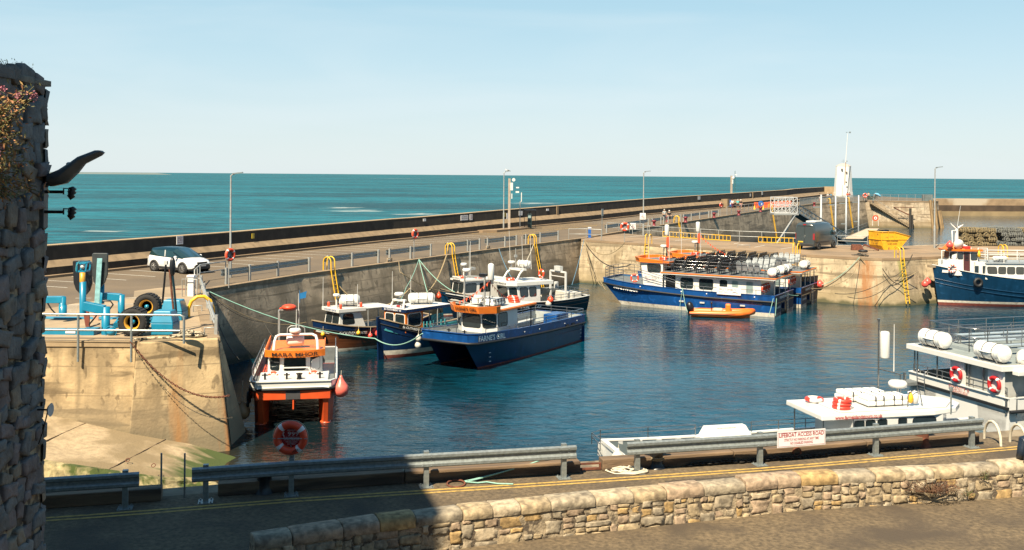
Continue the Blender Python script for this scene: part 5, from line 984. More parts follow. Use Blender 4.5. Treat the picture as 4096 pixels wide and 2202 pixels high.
class House:
    """polygon cabin: plan points anticlockwise, base to top, with windows on chosen walls"""
    def __init__(s, par, P0, z0, z1, m, P1=None, name='wheelhouse', roofm=None, z1b=None):
        s.par = par; n = len(P0); P1 = P1 or P0; s.a = [Vector((x, y, z0 if not callable(z0) else z0(x))) for x, y in P0]; s.b = [Vector((x, y, z1 if not callable(z1) else z1(x))) for x, y in P1]
        b = MB(); b.add(s.a+s.b, [(i, (i+1) % n, n+(i+1) % n, n+i) for i in range(n)]+[tuple(range(n, 2*n))]); s.o = b.build(name, m, par); s.n = n
    def q(s, i, u, v, o=0):
        j = (i+1) % s.n; p = s.a[i].lerp(s.a[j], u).lerp(s.b[i].lerp(s.b[j], u), v); nn = (s.a[j]-s.a[i]).cross(s.b[i]-s.a[i]).normalized(); return p+nn*o
    def win(s, i, u0, u1, v0, v1, m=None, fm=None, name='window', rd=.16, fr=.05, o=.012, sk=0):
        W_ = (s.a[(i+1) % s.n]-s.a[i]).length*(u1-u0); H_ = (s.b[i]-s.a[i]).length*(v1-v0); r = rd*min(W_, H_)
        def ring(g, off):
            pts = []
            for cx, cy, a0 in ((1, 1, 0), (0, 1, 90), (0, 0, 180), (1, 0, 270)):
                for k in range(4): a = R(a0+k*30); x = (W_-r if cx else r)+cos(a)*(r+g)*1; y = (H_-r if cy else r)+sin(a)*(r+g); pts.append(s.q(i, u0+(u1-u0)*(x/W_+sk*(y/H_-.5)), v0+(v1-v0)*y/H_, off))
            return pts
        w = MB(); fo = ring(fr, o); fi = ring(0, o); k = len(fo); w.add(fo+fi, [(j, (j+1) % k, k+(j+1) % k, k+j) for j in range(k)]); w.add(fo+ring(fr, -.01), [(j, (j+1) % k, k+(j+1) % k, k+j) for j in range(k)])
        wf = w.build(name, fm or rubs, s.par); p = MB(); p.add(ring(0, o-.005), [tuple(range(k))]); g = p.build('pane', m or glass, wf, fix=False); return wf
def slab(par, P, z0, z1, m, name='roof', mt=None, P1=None): 
    b = MB(); n = len(P); b.prism(P, z0, z1, 0, 1 if mt else None, None, P1); return b.build(name, [m, mt] if mt else m, par, bevel=.015)
def rails(par, P, h, hs=(1,), r=.022, gap=1.3, m=None, name='guard_rail', ends=True, n=6):
    b = MB(); P = [Vector(p) for p in P]
    for f_ in hs: b.tube([tuple(p+Vector((0, 0, h*f_))) for p in P], r, n)
    for a, c in zip(P, P[1:]):
        k = max(1, round((c-a).length/gap))
        for i in range(k+1): v = a.lerp(c, i/k); b.tube([tuple(v), tuple(v+Vector((0, 0, h)))], r, n)
    return b.build(name, m or stain, par)
def raft(p, rz, lb, L_=1.35, r=.36, grp='life raft canisters'):
    root = thing('life_raft', lb, 'life raft', p, rz, grp); b = MB(); pr = [(0, -L_/2), (r*.55, -L_/2+.01), (r*.86, -L_/2+.07), (r*.98, -L_/2+.18)]; k = 9
    for i in range(k): z = lerp(-L_/2+.2, L_/2-.2, i/(k-1)); pr += [(r, z-.03), (r*1.025, z), (r, z+.03)]
    pr += [(r*.98, L_/2-.18), (r*.86, L_/2-.07), (r*.55, L_/2-.01), (0, L_/2)]
    b.lathe(pr, 20, 0, T3(0, 0, r+.08, ry=pi/2)); b.build('canister', raftw, root)
    b = MB(); b.tube([(L_/2*.97*cos(a)*1, (r+.03)*sin(a)*1.0, r+.08) for a in [i*pi/12 for i in range(24)]], .028, 6, closed=True); b.build('seam_flange', raftw, root)
    b = MB()
    for x in (-L_*.2, L_*.12): b.torus(r+.02, .018, 20, 4, T3(x, 0, r+.08, ry=pi/2))
    b.build('strap', strap, root); b = MB()
    for i in range(6): b.torus(r*1.0, .012, 20, 4, T3(lerp(-L_*.4, L_*.4, i/5), 0, r+.08, ry=pi/2))
    b.build('band', kw, root)
    b = MB()
    for x in (-L_*.3, L_*.3): b.tube([(x, -r*.9, .25), (x, -r*.6, .04), (x, r*.6, .04), (x, r*.9, .25)], .025, 6)
    b.tube([(-L_*.4, -r*.5, .03), (L_*.4, -r*.5, .03)], .02, 5).tube([(-L_*.4, r*.5, .03), (L_*.4, r*.5, .03)], .02, 5); b.build('cradle', stain, root); return root
def onboat(root, x, y, z): v = Matrix.Rotation(root.rotation_euler.z, 4, 'Z')@Vector((x, y, z)); return tuple(Vector(root.location)+v)
def ringon(root, x, y, z, lb, rot=(0, 0, 0), m1=None, m2=None, Rr=.27, r=.08, seg=4, grp='lifebuoys'):
    q = thing('lifebuoy', lb, 'lifebuoy', onboat(root, x, y, z), root.rotation_euler.z, grp); ring_parts(q, m1, m2, Rr, r, rot=rot, rope=False, seg=seg); return q
def fender(p, r, m, lb, tear=1.25, line=.7):
    q = thing('fender', lb, 'fender', p, group='ball fenders'); MB().lathe([(0, -r), (r*.5, -r*.87), (r*.87, -r*.5), (r, 0), (r*.85, r*.5), (r*.5, r*.95), (r*.2, r*tear), (r*.13, r*tear+.08), (0, r*tear+.09)], 20).build('ball', m, q); MB().tube([(0, 0, r*tear), (.02, 0, r*tear+line)], .012, 5).build('line', ropew, q); return q
def radome(par, x, y, z, r=.3, h=.2, name='radar_dome', st=.3): MB().lathe([(r*.8, 0), (r, .03), (r, h*.7), (r*.8, h), (0, h*1.03)], 20, 0, T3(x, y, z)).lathe([(.05, -st), (.05, 0)], 8, 0, T3(x, y, z)).build(name, white, par)
def whip(par, x, y, z, h, m=None, lean=0): MB().tube([(x, y, z), (x+lean*h, y, z+h)], [.022, .012], 6).build('aerial', m or white, par)
def cleat(par, x, y, z, m=None): MB().tube([(x, y, z), (x, y, z+.3)], .045, 8).tube([(x, y+.14, z+.22), (x, y-.14, z+.22)], .03, 6).build('bollard', m or black, par)
def cat_body(par, L, B, sheer, zr, m, w, rake, cx, cy, drop, mats, deckm, innerm, wl=.12, cexp=2., wet=.9, stripe=None, keelin=.35, bowz=None):
    """catamaran: two slim hulls under one full-width body"""
    S_ = stripe or wl
    for sd, nm in ((1, 'port_hull'), (-1, 'starboard_hull')):
        h = Hull(L-.1, w, (zr(0), zr(L/2), zr(L)+.02), rake, .9, 3.0, .16, .5, -.6, .5); h.build(par, mats, [(-.05, 0), (S_, 1)], name='hull', y0=sd*(B/2-w/2-.03))
    n = 28; X = [L*i/n for i in range(n+1)]
    def hb(x): u = max(0, (x-(L-cx))/cx); return B/2-cy*u**cexp
    b = MB()
    for sd in (1, -1): b.grid([[(x, sd*(hb(x)-.05), zr(x)-.02), (x, sd*hb(x), zr(x)+.1), (x, sd*(hb(x)+.02), sheer(x))] for x in X], 1, False)
    h0, hL = hb(0), hb(L)
    b.add([(L, -hL, zr(L)-.02), (L, hL, zr(L)-.02), (L+.03, hL, sheer(L)), (L+.03, -hL, sheer(L))], [(0, 1, 2, 3)], 1)
    b.add([(0, -h0, wet), (0, h0, wet), (0, h0, sheer(0)), (0, -h0, sheer(0))], [(0, 1, 2, 3)], 1)
    b.grid([[(x, -hb(x)+.05, zr(x)-.02 if x > L*.3 else wet), (x, hb(x)-.05, zr(x)-.02 if x > L*.3 else wet)] for x in X], 0, False)
    for sd in (1, -1): b.add([(0, sd*h0, wet), (0, sd*(h0-w), wet), (0, sd*(h0-w), -.3), (0, sd*h0, -.3)], [(0, 1, 2, 3)], 1)
    b.build('upper_hull', [mats[0], mats[2]], par)
    b = MB()
    for sd in (1, -1): b.grid([[(min(x, L-.08), sd*(hb(x)-.09), sheer(x)), (min(x, L-.08), sd*(hb(x)-.1), sheer(x)-drop(x))] for x in X], 0, False)
    b.add([(L-.08, -hL, sheer(L)), (L-.08, hL, sheer(L)), (L-.08, hL, sheer(L)-drop(L)), (L-.08, -hL, sheer(L)-drop(L))], [(0, 1, 2, 3)]); b.add([(.08, -h0, sheer(0)), (.08, h0, sheer(0)), (.08, h0, sheer(0)-drop(0)), (.08, -h0, sheer(0)-drop(0))], [(0, 1, 2, 3)])
    b.build('bulwark', innerm, par)
    MB().grid([[(x, q*(hb(x)-.06), sheer(x)-drop(x)) for q in (-1, 0, 1)] for x in X], 0, False).build('deck', deckm, par)
    P = [(x, hb(x)-.02, sheer(x)) for x in X]; MB().sweep([(-.08, 0), (.05, 0), (.05, .04), (-.08, .04)], P+[(x, -y, z) for x, y, z in P[::-1]], 0, True).build('cap_rail', mats[2], par)
    rb = [(x, hb(x)+.03, zr(x)+.03) for x in X]+[(L+.05, 0, zr(L)+.03)]+[(x, -hb(x)-.03, zr(x)+.03) for x in X[::-1]]; MB().tube(rb, .075, 8).build('rub_rail', rubs, par)
    return hb
def flat(par, m, t, size, fn, wid, bold=.012, name='lettering', shear=0): return lettering(par, m, t, size, fn, bold, name, wid, shear)

# ---- navy catamaran with the orange roof (front middle)
H = Vector((-.523, -.852, 0)).normalized(); Pv = Vector((-H.y, H.x, 0)); B = 3.9; o = Vector((5.0, 67.45, 0))-Pv*B/2
fg = thing('navy_catamaran', 'navy blue catamaran with white wheelhouse and orange roof front, moored in the middle', 'boat', o, atan2(H.y, H.x), group='boats moored in the harbour')
shf = lambda x: 1.78+.42*(x/13.6)**2.2; zrf = lambda x: 1.22+.42*(x/13.6)**2.0
hbf = cat_body(fg, 13.6, B, shf, zrf, None, 1.25, 1.9, .5, .35, lambda x: .75 if x < 9.6 else .18, [antif, navyh, blueh], deckg, mat('bulwark_grey', (.42, .46, .46), .6), .1, 1.2)
hs = House(fg, [(10.15, -1.42), (10.75, -.72), (10.75, .72), (10.15, 1.42), (7.9, 1.42), (7.9, -1.42)], 1.05, 3.08, wht2, [(10.25, -1.40), (10.9, -.70), (10.9, .70), (10.25, 1.40), (7.9, 1.40), (7.9, -1.40)])
hs.win(0, .14, .86, .56, .92); hs.win(1, .07, .93, .55, .92); hs.win(2, .1, .9, .55, .92); hs.win(3, .06, .48, .56, .93); hs.win(5, .12, .52, .58, .92)
RP = [(5.9, 1.6), (10.55, 1.62), (11.3, .85), (11.3, -.85), (10.55, -1.62), (5.9, -1.6)]; slab(fg, RP[::-1], 3.08, 3.2, orange, 'roof_edge'); slab(fg, [(5.95, 1.5), (10.5, 1.5), (11.1, .8), (11.1, -.8), (10.5, -1.5), (5.95, -1.5)][::-1], 3.2, 3.24, deckw)
b = MB(); F1 = [(10.3, 1.66), (10.62, 1.62), (11.36, .86), (11.36, -.86), (10.62, -1.62), (10.3, -1.66)]; F2 = [(10.3, 1.7), (10.72, 1.68), (11.5, .9), (11.5, -.9), (10.72, -1.68), (10.3, -1.7)]; b.grid([[(x, y, 3.05) for x, y in F1], [(x, y, 3.47) for x, y in F2], [(x-.08, y*.95, 3.47) for x, y in F2], [(x-.08, y*.95, 3.2) for x, y in F1]], 0, False); b.build('name_board', orange, fg)
blk2 = mat('letter_black', (.03, .015, .01), .5); 
a, c = Vector((11.47, .88, 3.26)), Vector((10.69, 1.69, 3.26)); nrm = Vector((.7, .7, 0))
def brd(x, y):   # name board: wraps from the front face
    return (11.46+.0+(y)*.3+.01, x, 3.26+y)
flat(fg, blk2, "FARNE'S GIRL", .27, lambda x, y: brd(x, y) if abs(x) < 5 else 0, 1.5, .02, name='name_lettering')
def hf(x0, z0, off=.05): return lambda x, y: (x0-x, hbf(x0-x)+off, z0+y-.035*(x)*0+(shf(x0-x)-shf(x0)))
flat(fg, letw, "FARNE'S GIRL", .42, lambda x, y: (11.65-x, hbf(min(11.65-x, 13.0))+.035, shf(11.65-x)-.27+y), 2.85, .02, name='name_lettering')
for (X0, Z0, s_) in ((9.0, 1.75, 1),): flat(fg, signk, "BILLY SHIEL'S", .17, lambda x, y: (X0-x, 1.44, Z0+y), .95, bold=0, name='logo_lettering'); flat(fg, signr, 'BOAT TRIPS', .09, lambda x, y: (X0+.12-x, 1.44, Z0-.15+y), .55, bold=0, name='logo_lettering'); flat(fg, signk, 'www.farne-islands.com', .09, lambda x, y: (X0-x, 1.44, Z0-.38+y), .9, bold=0, name='logo_lettering')
flat(fg, signk, "BILLY SHIEL'S", .17, lambda x, y: (10.78, .1+x, 1.75+y), 1.0, bold=0, name='logo_lettering'); flat(fg, signr, 'BOAT TRIPS', .09, lambda x, y: (10.78, -.05+x, 1.6+y), .6, bold=0, name='logo_lettering')
for sd in (1, -1): rails(fg, [(x, sd*(hbf(x)-.06), shf(x)) for x in (.1, 1.8, 3.5, 5.2, 6.9)], .42, (1, .5)); rails(fg, [(x, sd*(hbf(x)-.06), shf(x)) for x in (7.3, 9.0)], .3); rails(fg, [(x, sd*(hbf(x)-.06), shf(x)) for x in (9.6, 12.2)], .25)
rails(fg, [(.08, -1.85, shf(0)), (.08, 1.85, shf(0))], .42, (1, .5)); rails(fg, [(13.3, -1.3, shf(13.5)), (13.3, .6, shf(13.5))], .3)
for y in (1.45, -1.45): MB().tube([(6.35, y, 1.1), (6.35, y, 3.1)], .04, 8).build('roof_post', black, fg)
for x, y, L1 in ((1.4, -1.3, 2.4), (1.4, 1.2, 2.2), (4.6, -1.35, 2.6), (4.4, .9, 1.6)): MB().box((x, y-.22, 1.35), (x+L1, y+.22, 1.42)).box((x+.1, y-.18, 1.05), (x+L1-.1, y+.18, 1.35)).build('bench', black if y > 0 else mat('bench_white', (.5, .52, .52), .6), fg, bevel=.015); rails(fg, [(x, y+.24, 1.4), (x+L1, y+.24, 1.4)], .35)
MB().box((.9, .2, 1.05), (2.6, 1.2, 2.0)).build('engine_box', blueh, fg, bevel=.05)
# roof gear
MB().bar((10.3, -.9, 3.24), (10.3, -.9, 5.1), .08).bar((10.3, .55, 3.24), (10.3, .55, 5.1), .08).bar((10.3, -.95, 5.1), (10.3, .6, 5.1), .1).build('mast_frame', galvl, fg)
MB().lathe([(.16, 0), (.19, .05), (.19, .85), (.15, .95), (0, 1.0)], 16, 0, T3(10.15, .9, 4.95)).build('antenna_pod', white, fg); radome(fg, 10.3, -.75, 5.35, .26, .2); whip(fg, 10.3, -.5, 5.1, 2.1)
MB().tube([(10.3, .9, 3.24), (10.2, .9, 4.95)], .03).box((10.2, .2, 5.15), (10.4, .7, 5.3)).build('mast_fittings', black, fg)
for (x, y, lb) in ((8.9, .35, 'flat white life raft case strapped on the roof behind the orange name board'), (8.7, -.65, 'second flat white life raft case on the same roof, farther side')):
    q = thing('life_raft', lb, 'life raft', onboat(fg, x, y, 3.27), fg.rotation_euler.z, 'life raft cases'); MB().box((-.75, -.42, .05), (.75, .42, .24)).box((-.7, -.38, .24), (.7, .38, .42)).build('case', raftw, q, bevel=.05); 
    b = MB(); 
    for xx in (-.5, -.17, .17, .5): b.box((xx-.02, -.43, .05), (xx+.02, .43, .43))
    b.build('strap', strap, q)
for i in range(3): ringon(fg, 6.9, .55-.05*i, 3.3+.13*i, ['bottom orange lifebuoy of the pile on the catamaran roof', 'middle orange lifebuoy of the pile on the catamaran roof', 'top orange lifebuoy of the pile on the catamaran roof'][i], Rr=.3, r=.07)
radome(fg, 10.0, -.1, 3.75, .3, .2)
# bunting from the mast
b = MB(); rd = mat('bunting_red', (.7, .09, .03), .7)
def bunting(par, pts, n, name='bunting', mm=None, s_=.16):
    b = MB(); k = 0
    for A, Z in zip(pts, pts[1:]):
        A, Z = Vector(A), Vector(Z); P = catenary(A, Z, .15, n); b.tube(P, .008, 4)
        for i in range(n): v = Vector(P[i]); w = (Vector(P[i+1])-v)*.6; b.add([v, v+w, v+w*.5+Vector((0.03, .02, -s_*1.3))], [(0, 1, 2)], 0)
    return b.build(name, mm or rd, par, fix=False)
bunting(fg, [(10.9, -.9, 3.6), (10.3, .9, 4.9), (8.0, .9, 3.6), (6.2, .9, 4.0-.4)], 9)
cleat(fg, 12.9, .9, 2.0); cleat(fg, 12.9, -.2, 2.0)
b = MB()
for x in (1.2, 2.9, 6.2, 8.0, 11.0): b.ball((x, hbf(x)+.03, shf(x)-.25), .045, n=6)
for z in (.35, .6, .85): b.box((11.3, hbf(11)-.32, z), (11.45, hbf(11)-.27, z+.03)); b.box((.5, 1.93, z), (.62, 1.96, z+.03))
b.build('draught_marks', signw, fg); MB().box((1.5, 1.9, 1.3), (1.9, 2.0, 1.45)).box((2.3, 1.9, 1.3), (2.7, 2.0, 1.45)).build('vent', black, fg)
fender(onboat(fg, 13.75, -1.75, 1.7), .17, mat('fender_grey', (.55, .53, .48), .5), 'upper grey ball fender at the bow of the navy catamaran', 1.1, .4); fender(onboat(fg, 13.72, -1.8, 1.3), .19, MC['fender_grey'], 'lower grey ball fender at the bow of the navy catamaran', 1.1, .4)

# ---- orange and white catamaran in the left foreground
H = Vector((.173, -.985, 0)).normalized(); mm_ = thing('orange_catamaran', 'orange and white catamaran with lettered orange roof, bow towards the viewer', 'boat', Vector((-9.67, 44.4, 0))-H*9.0, atan2(H.y, H.x), group='boats moored in the harbour')
orh = mat('orange_hull', (.68, .09, .02), .4, var=.15, sc=2, coat=.2, col2=(.5, .06, .02), c2=(.55, .7))
sh_ = lambda x: 1.88+.1*(x/9.3)**2; zr_ = lambda x: 1.6+.02*x/9.3
hbm = cat_body(mm_, 9.3, 3.75, sh_, zr_, None, .8, .5, .5, .22, lambda x: .7 if x < 7.2 else .05, [orh, orh, wht2], deckg, deckg, .1, 2)
MB().prism([(8.7, -1.78), (9.3, -1.62), (9.3, 1.62), (8.7, 1.78)], 1.18, 1.6).build('bow_beam', orh, mm_, bevel=.02)
MB().grid([[(x, q*(hbm(x)+.03), sh_(x)+dz) for q, dz in ((-1, -.32), (-1.0, .02), (-.97, .28), (-.93, .3))] for x in [9.3*i/12 for i in range(13)]], 0, False).grid([[(x, -q*(hbm(x)+.03), sh_(x)+dz) for q, dz in ((-1, -.32), (-1.0, .02), (-.97, .28), (-.93, .3))] for x in [9.3*i/12 for i in range(13)]], 0, False).build('gunwale', wht2, mm_) if False else None
b = MB(); b.prism([(7.0, -1.7), (9.38, -1.6), (9.38, 1.6), (7.0, 1.7)], 1.66, 2.02, 0, None, None, [(7.2, -1.55), (9.15, -1.5), (9.15, 1.5), (7.2, 1.55)]); b.build('fore_deck', wht2, mm_, bevel=.03)
MB().box((9.29, -.33, 1.2), (9.32, .3, 1.59)).build('bow_patch', mat('patch_grey', (.06, .06, .065), .7), mm_)
for sd in (1, -1): MB().prism([(8.2, sd*1.42-.3), (8.75, sd*1.42-.1), (8.75, sd*1.42+.1), (8.2, sd*1.42+.3)], -.2, 1.25, 0, None, None, [(8.4, sd*1.42-.34), (9.26, sd*1.42-.12), (9.26, sd*1.42+.12), (8.4, sd*1.42+.34)]).ball((8.6, sd*1.42, .0), .26, sc=(1, 1, .35)).build('stem', orh, mm_, bevel=.03)
MB().prism([(6, -.12), (9.3, -.03), (9.3, .03), (6, .12)], .75, 1.2).build('centre_nacelle', orh, mm_)
hs = House(mm_, [(7.35, -1.25), (7.75, -.62), (7.75, .62), (7.35, 1.25), (5.0, 1.25), (5.0, -1.25)], 1.6, 2.84, wht2, [(7.3, -1.22), (7.6, -.6), (7.6, .6), (7.3, 1.22), (5.0, 1.22), (5.0, -1.22)])
frw = mat('white_window_frame', (.6, .6, .58), .4)
hs.win(0, .2, .84, .46, .93, fm=rubs, fr=.022); hs.win(2, .16, .8, .46, .93, fm=rubs, fr=.022); hs.win(1, .11, .89, .46, .93, fm=rubs, fr=.022); hs.win(3, .3, .8, .3, .9); hs.win(5, .2, .7, .3, .9)
MB().box((7.72, -.55, 2.28), (7.78, .55, 2.33)).build('window_bar', white, mm_)
slab(mm_, [(3.9, 1.3), (7.55, 1.3), (7.8, .7), (7.8, -.7), (7.55, -1.3), (3.9, -1.3)][::-1], 2.84, 2.94, orange, 'roof')
P0 = [(7.3, 1.36), (7.62, 1.32), (7.95, .6), (7.95, -.6), (7.62, -1.32), (7.3, -1.36)]
def arcp(q, g=0): u = q; return (7.98-.38*abs(u/1.36)**2.2+g, u)
b = MB(); us = [-1.36+2.72*i/16 for i in range(17)]; b.grid([[(*arcp(u), 2.8) for u in us], [(*arcp(u, .05), 3.12) for u in us], [(*arcp(u*.97, -.05), 3.12) for u in us], [(*arcp(u*.97, -.1), 2.85) for u in us]], 0, False)
b.box((4.0, 1.3, 2.9), (7.55, 1.34, 3.05)).box((4.0, -1.34, 2.9), (7.55, -1.3, 3.2)); b.build('name_board', orange, mm_)
flat(mm_, blk2, 'MARA MHOR', .25, lambda x, y: (arcp(x*.99)[0]+.06+y*.12, x, 2.93+y), 2.1, .018, name='name_lettering')
b = MB(); 
for y in (-.98, .98): b.tube([(6.9, y*1.03, 2.9), (6.7, y, 3.35), (6.55, y*.93, 3.55), (6.5, y*.75, 3.62)], .065, 10)
b.tube([(6.5, -.74, 3.62), (6.5, .74, 3.62)], .065, 10); b.build('arch', white, mm_)
radome(mm_, 6.4, -.05, 3.7, .27, .2, st=.1); MB().tube([(6.3, -.42, 3.62), (6.3, -.4, 3.9), (6.3, -.25, 4.0), (6.3, .2, 4.0), (6.3, .38, 3.9), (6.3, .4, 3.62)], .025, 6).build('radar_guard', galvl, mm_); whip(mm_, 6.4, 0, 3.7, 1.1)
q = thing('life_raft', 'short white life raft capsule on the orange roof under the arch', 'life raft', onboat(mm_, 6.1, -.05, 2.95), mm_.rotation_euler.z+pi/2, 'life raft canisters'); MB().lathe([(0, -.42), (.2, -.4), (.27, -.3), (.28, 0), (.27, .3), (.2, .4), (0, .42)], 18, 0, T3(0, 0, .34, ry=pi/2)).build('canister', raftw, q)
MB().bar((.6, -1.1, 1.0), (.6, -1.1, 4.0), .07).bar((.6, -.1, 1.0), (.6, -.1, 4.0), .07).bar((.6, -1.1, 4.0), (.6, -.1, 4.0), .07).bar((1.3, -1.1, 1.0), (1.3, -1.1, 4.0), .06).bar((1.3, -1.1, 4.0), (.6, -1.1, 4.0), .06).build('stern_gantry', galvl, mm_)
tag(MB().ball((0, 0, .1), .3, sc=(1.3, 1, .55), n=12).tube([(-.3, 0, .1), (-.5, .1, .0)], .05, 5).build('orange_cover', redor, loc=onboat(mm_, .7, -.6, 4.05)), 'orange folded cover lying on the stern gantry of the orange catamaran', 'cover')
whip(mm_, .9, -.1, 4.0, .9); tag(MB().add([(0, 0, 0), (.35, .1, .1), (.3, .1, -.25), (0, 0, -.3)], [(0, 1, 2, 3)]).tube([(0, 0, -.5), (0, 0, .15)], .015, 5).build('blue_flag', mat('flag_blue', (.01, .2, .5), .7), loc=onboat(mm_, .9, -.05, 4.9), fix=False), 'small blue flag above the gantry of the orange catamaran', 'flag')
for sd in (1, -1):
    rails(mm_, [(x, sd*(hbm(x)-.04), sh_(x)) for x in (.3, 2.5, 4.5, 6.2, 7.6, 9.0)], .55, (1, .5), gap=1.0)
    MB().box((3.2, sd*1.62-.2, 1.5), (6.0, sd*1.62+.2, 1.56)).box((3.3, sd*1.62-.15, 1.0), (5.9, sd*1.62+.15, 1.5)).build('side_bench', mat('bench_slats', (.035, .05, .06), .7), mm_)
for x, y in ((8.9, -1.25), (8.95, -.3), (8.9, 1.15)): cleat(mm_, x, y, 2.0)
MB().lathe([(.14, 0), (.1, .1), (.1, .2), (.16, .28)], 10, 0, T3(9.0, .25, 2.0)).box((9.0, .15, 1.75), (9.3, .35, 1.95)).build('anchor_roller', black, mm_)
for y, lb in ((-.95, 'orange lifebuoy leaning on the left front of the white wheelhouse'), (.85, 'orange lifebuoy leaning on the right front of the white wheelhouse')): ringon(mm_, 7.9, y, 1.95, lb, rot=(pi/2, .0, pi/2-.2), Rr=.2, r=.055)
fender(onboat(mm_, 8.9, 2.08, 1.5), .36, mat('fender_salmon', (.80, .16, .12), .35), 'big salmon red teardrop fender on the right bow of the orange catamaran', 1.5, .3)
fender(onboat(mm_, 8.6, -2.25, .55), .36, mat('fender_buff', (.42, .22, .10), .5), 'big brown orange ball fender in the shade at the left bow', 1.15, 1.0)
for i in range(6): tag(MB().torus(.16, .06, 16, 6, T3(rx=pi/2)).build('tyre_fender', rubber, loc=onboat(mm_, 8.6-.9*(i % 3), -2.0, .95+.3*(i//3)), rz=mm_.rotation_euler.z), 'small dark tyre fender on the shaded side of the orange catamaran', 'tyre', 'tyre fenders on the orange catamaran')

# ---- small wooden boat, varnished planks
def oldboat(name, lb, O, H, L, B, sh, mats, lev, cap, rub, deckm, innerm, rake=.5, tr=.6, keel=-.8, drop=.65, pw=2.1, bowf=.75, rubm=None):
    H = Vector((*H, 0)).normalized(); h = Hull(L, B, sh, rake, tr, pw, .34, bowf, keel, .42)
    x_wl = L-rake*(1-(0-keel)/(sh[2]-keel)); root = thing(name, lb, 'boat', Vector((*O, 0))-H*x_wl, atan2(H.y, H.x), group='boats moored in the harbour'); h.build(root, mats, lev, drop, deck=deckm, inner=innerm, cap=cap, rub=rub, rubr=.035, rubm=rubm); h.xw = x_wl; return root, h
gg, h = oldboat('wooden_boat', 'varnished wooden tour boat with white cabin beneath the first yellow ladder', (-12.14, 62.25), (-.75, -.66), 8.6, 2.9, (1.75, 1.42, 2.05), [boot, varn, navyh], [(.02, 0), (.22, 1), (10.42, 2)], caprail, [.42], deckg, mat('inner_white', (.6, .6, .56), .6), rake=.45, pw=3.6, bowf=.4)
gx = h.xw
bent(h, gg, letw, 'GOLDEN GATE', .26, gx-1.95, 1.18, 1.75, bold=.02, slope=.04, off=.05, name='name_lettering'); b = MB(); b.grid([[h.surf(gx-1.0-.2*i, z, 1, .035) for z in (1.0, 1.36)] for i in range(11)], 0, False); b.build('name_plate', black, gg)
hs = House(gg, [(gx-1.15, .92), (gx-1.15, -.92), (gx-.95, -.3), (gx-.95, .3)] and [(gx-3.0, -.95), (gx-1.05, -.9), (gx-1.05, .9), (gx-3.0, .95)], 1.5, 2.5, white, [(gx-2.6, -.9), (gx-1.2, -.85), (gx-1.2, .85), (gx-2.6, .9)], name='cabin')
hs.win(1, .08, .46, .26, .85); hs.win(1, .54, .92, .26, .85); hs.win(2, .15, .6, .26, .85); slab(gg, [(gx-2.95, -1.08), (gx-.95, -1.02), (gx-.95, 1.02), (gx-2.95, 1.08)], 2.5, 2.72, white, 'roof'); slab(gg, [(gx-5.2, -1.0), (gx-2.96, -1.0), (gx-2.96, 1.0), (gx-5.2, 1.0)], 2.56, 2.62, white, 'aft_canopy')
flat(gg, mat('name_blue', (.02, .1, .3), .5), 'GOLDEN GATE', .17, lambda x, y: (gx-.94, x, 2.61+y), 1.45, .01, name='name_lettering')
raft(onboat(gg, gx-2.3, 0.1, 2.72), gg.rotation_euler.z-.55, 'white life raft canister on the roof of the varnished wooden boat', 1.35, .34)
radome(gg, gx-1.5, -.15, 3.4, .22, .17, st=.65); whip(gg, gx-1.0, -.95, 2.7, 1.9); whip(gg, gx-2.4, .9, 2.7, 1.5); rails(gg, [(gx-1.1, -.8, 2.72), (gx-2.0, -.8, 2.72)], .3); rails(gg, [(gx-1.1, .7, 2.72), (gx-2.7, .8, 2.72)], .25)
for x in (gx-1.2, gx-2.7): 
    for y in (-.6, .85): MB().lathe([(.07, 0), (.09, .1), (.09, .25), (.04, .32)], 8, 0, T3(x, y, 2.72)).build('light_float', redor, gg)
for sd in (1, -1): MB().tube([(gx-3.1, sd*1.1, 1.4), (gx-3.1, sd*1.05, 2.6)], .03).tube([(gx-2.9, sd*1.05, 2.62), (gx-5.0, sd*1.1, 2.62), (gx-5.3, sd*1.12, 2.5), (gx-5.35, sd*1.12, 1.4)], .035, 6).build('frame_tube', galvl, gg)
for x, z, c, lb in ((gx-2.15, 1.2, yell, 'small yellow ball fender over the name plate of the wooden boat'), (gx-.15, 1.2, yell, 'yellow ball fender at the stem of the wooden boat'), (gx-3.0, .95, fendr, 'smallest red ball fender on the side of the wooden boat'), (gx-3.55, 1.05, fendr, 'middle red ball fender on the side of the wooden boat'), (gx-3.9, 1.4, fendr, 'red ball fender highest on the side of the wooden boat, against the blue bow')):
    q = h.surf(x, z, 1, .2); fender(onboat(gg, *q), .13 if c is yell else (.15 if x > gx-3.2 else .21), c, lb, 1.2, .35)
# ---- blue wooden boat, orange cabin
sc_, h = oldboat('blue_wooden_boat', 'dark blue wooden boat with an orange cabin beside the navy catamaran', (-7.71, 60.36), (-.62, -.78), 9.6, 3.2, (1.6, 1.35, 2.5), [antif, boot, navyh], [(.22, 1), (.5, 2)], caprail, [.32], deckg, tealp, rake=.5, tr=.65, pw=3.6, bowf=.45)
gx = h.xw
MB().prism([(gx+.02, -.05), (gx+.45, -.05), (gx+.45, .05), (gx+.02, .05)], -.1, 2.6, 0, None, None, [(gx+.3, -.05), (gx+.58, -.05), (gx+.58, .05), (gx+.3, .05)]).build('stem_post', navyh, sc_)
hs = House(sc_, [(gx-2.45, -.95), (gx-.95, -.92), (gx-.95, .92), (gx-2.45, .95)], 1.55, 2.78, orange, None, name='cabin')
hs.win(1, .06, .44, .34, .88, fm=white); hs.win(1, .52, .94, .34, .88, fm=white); hs.win(2, .14, .86, .3, .9, fm=white)
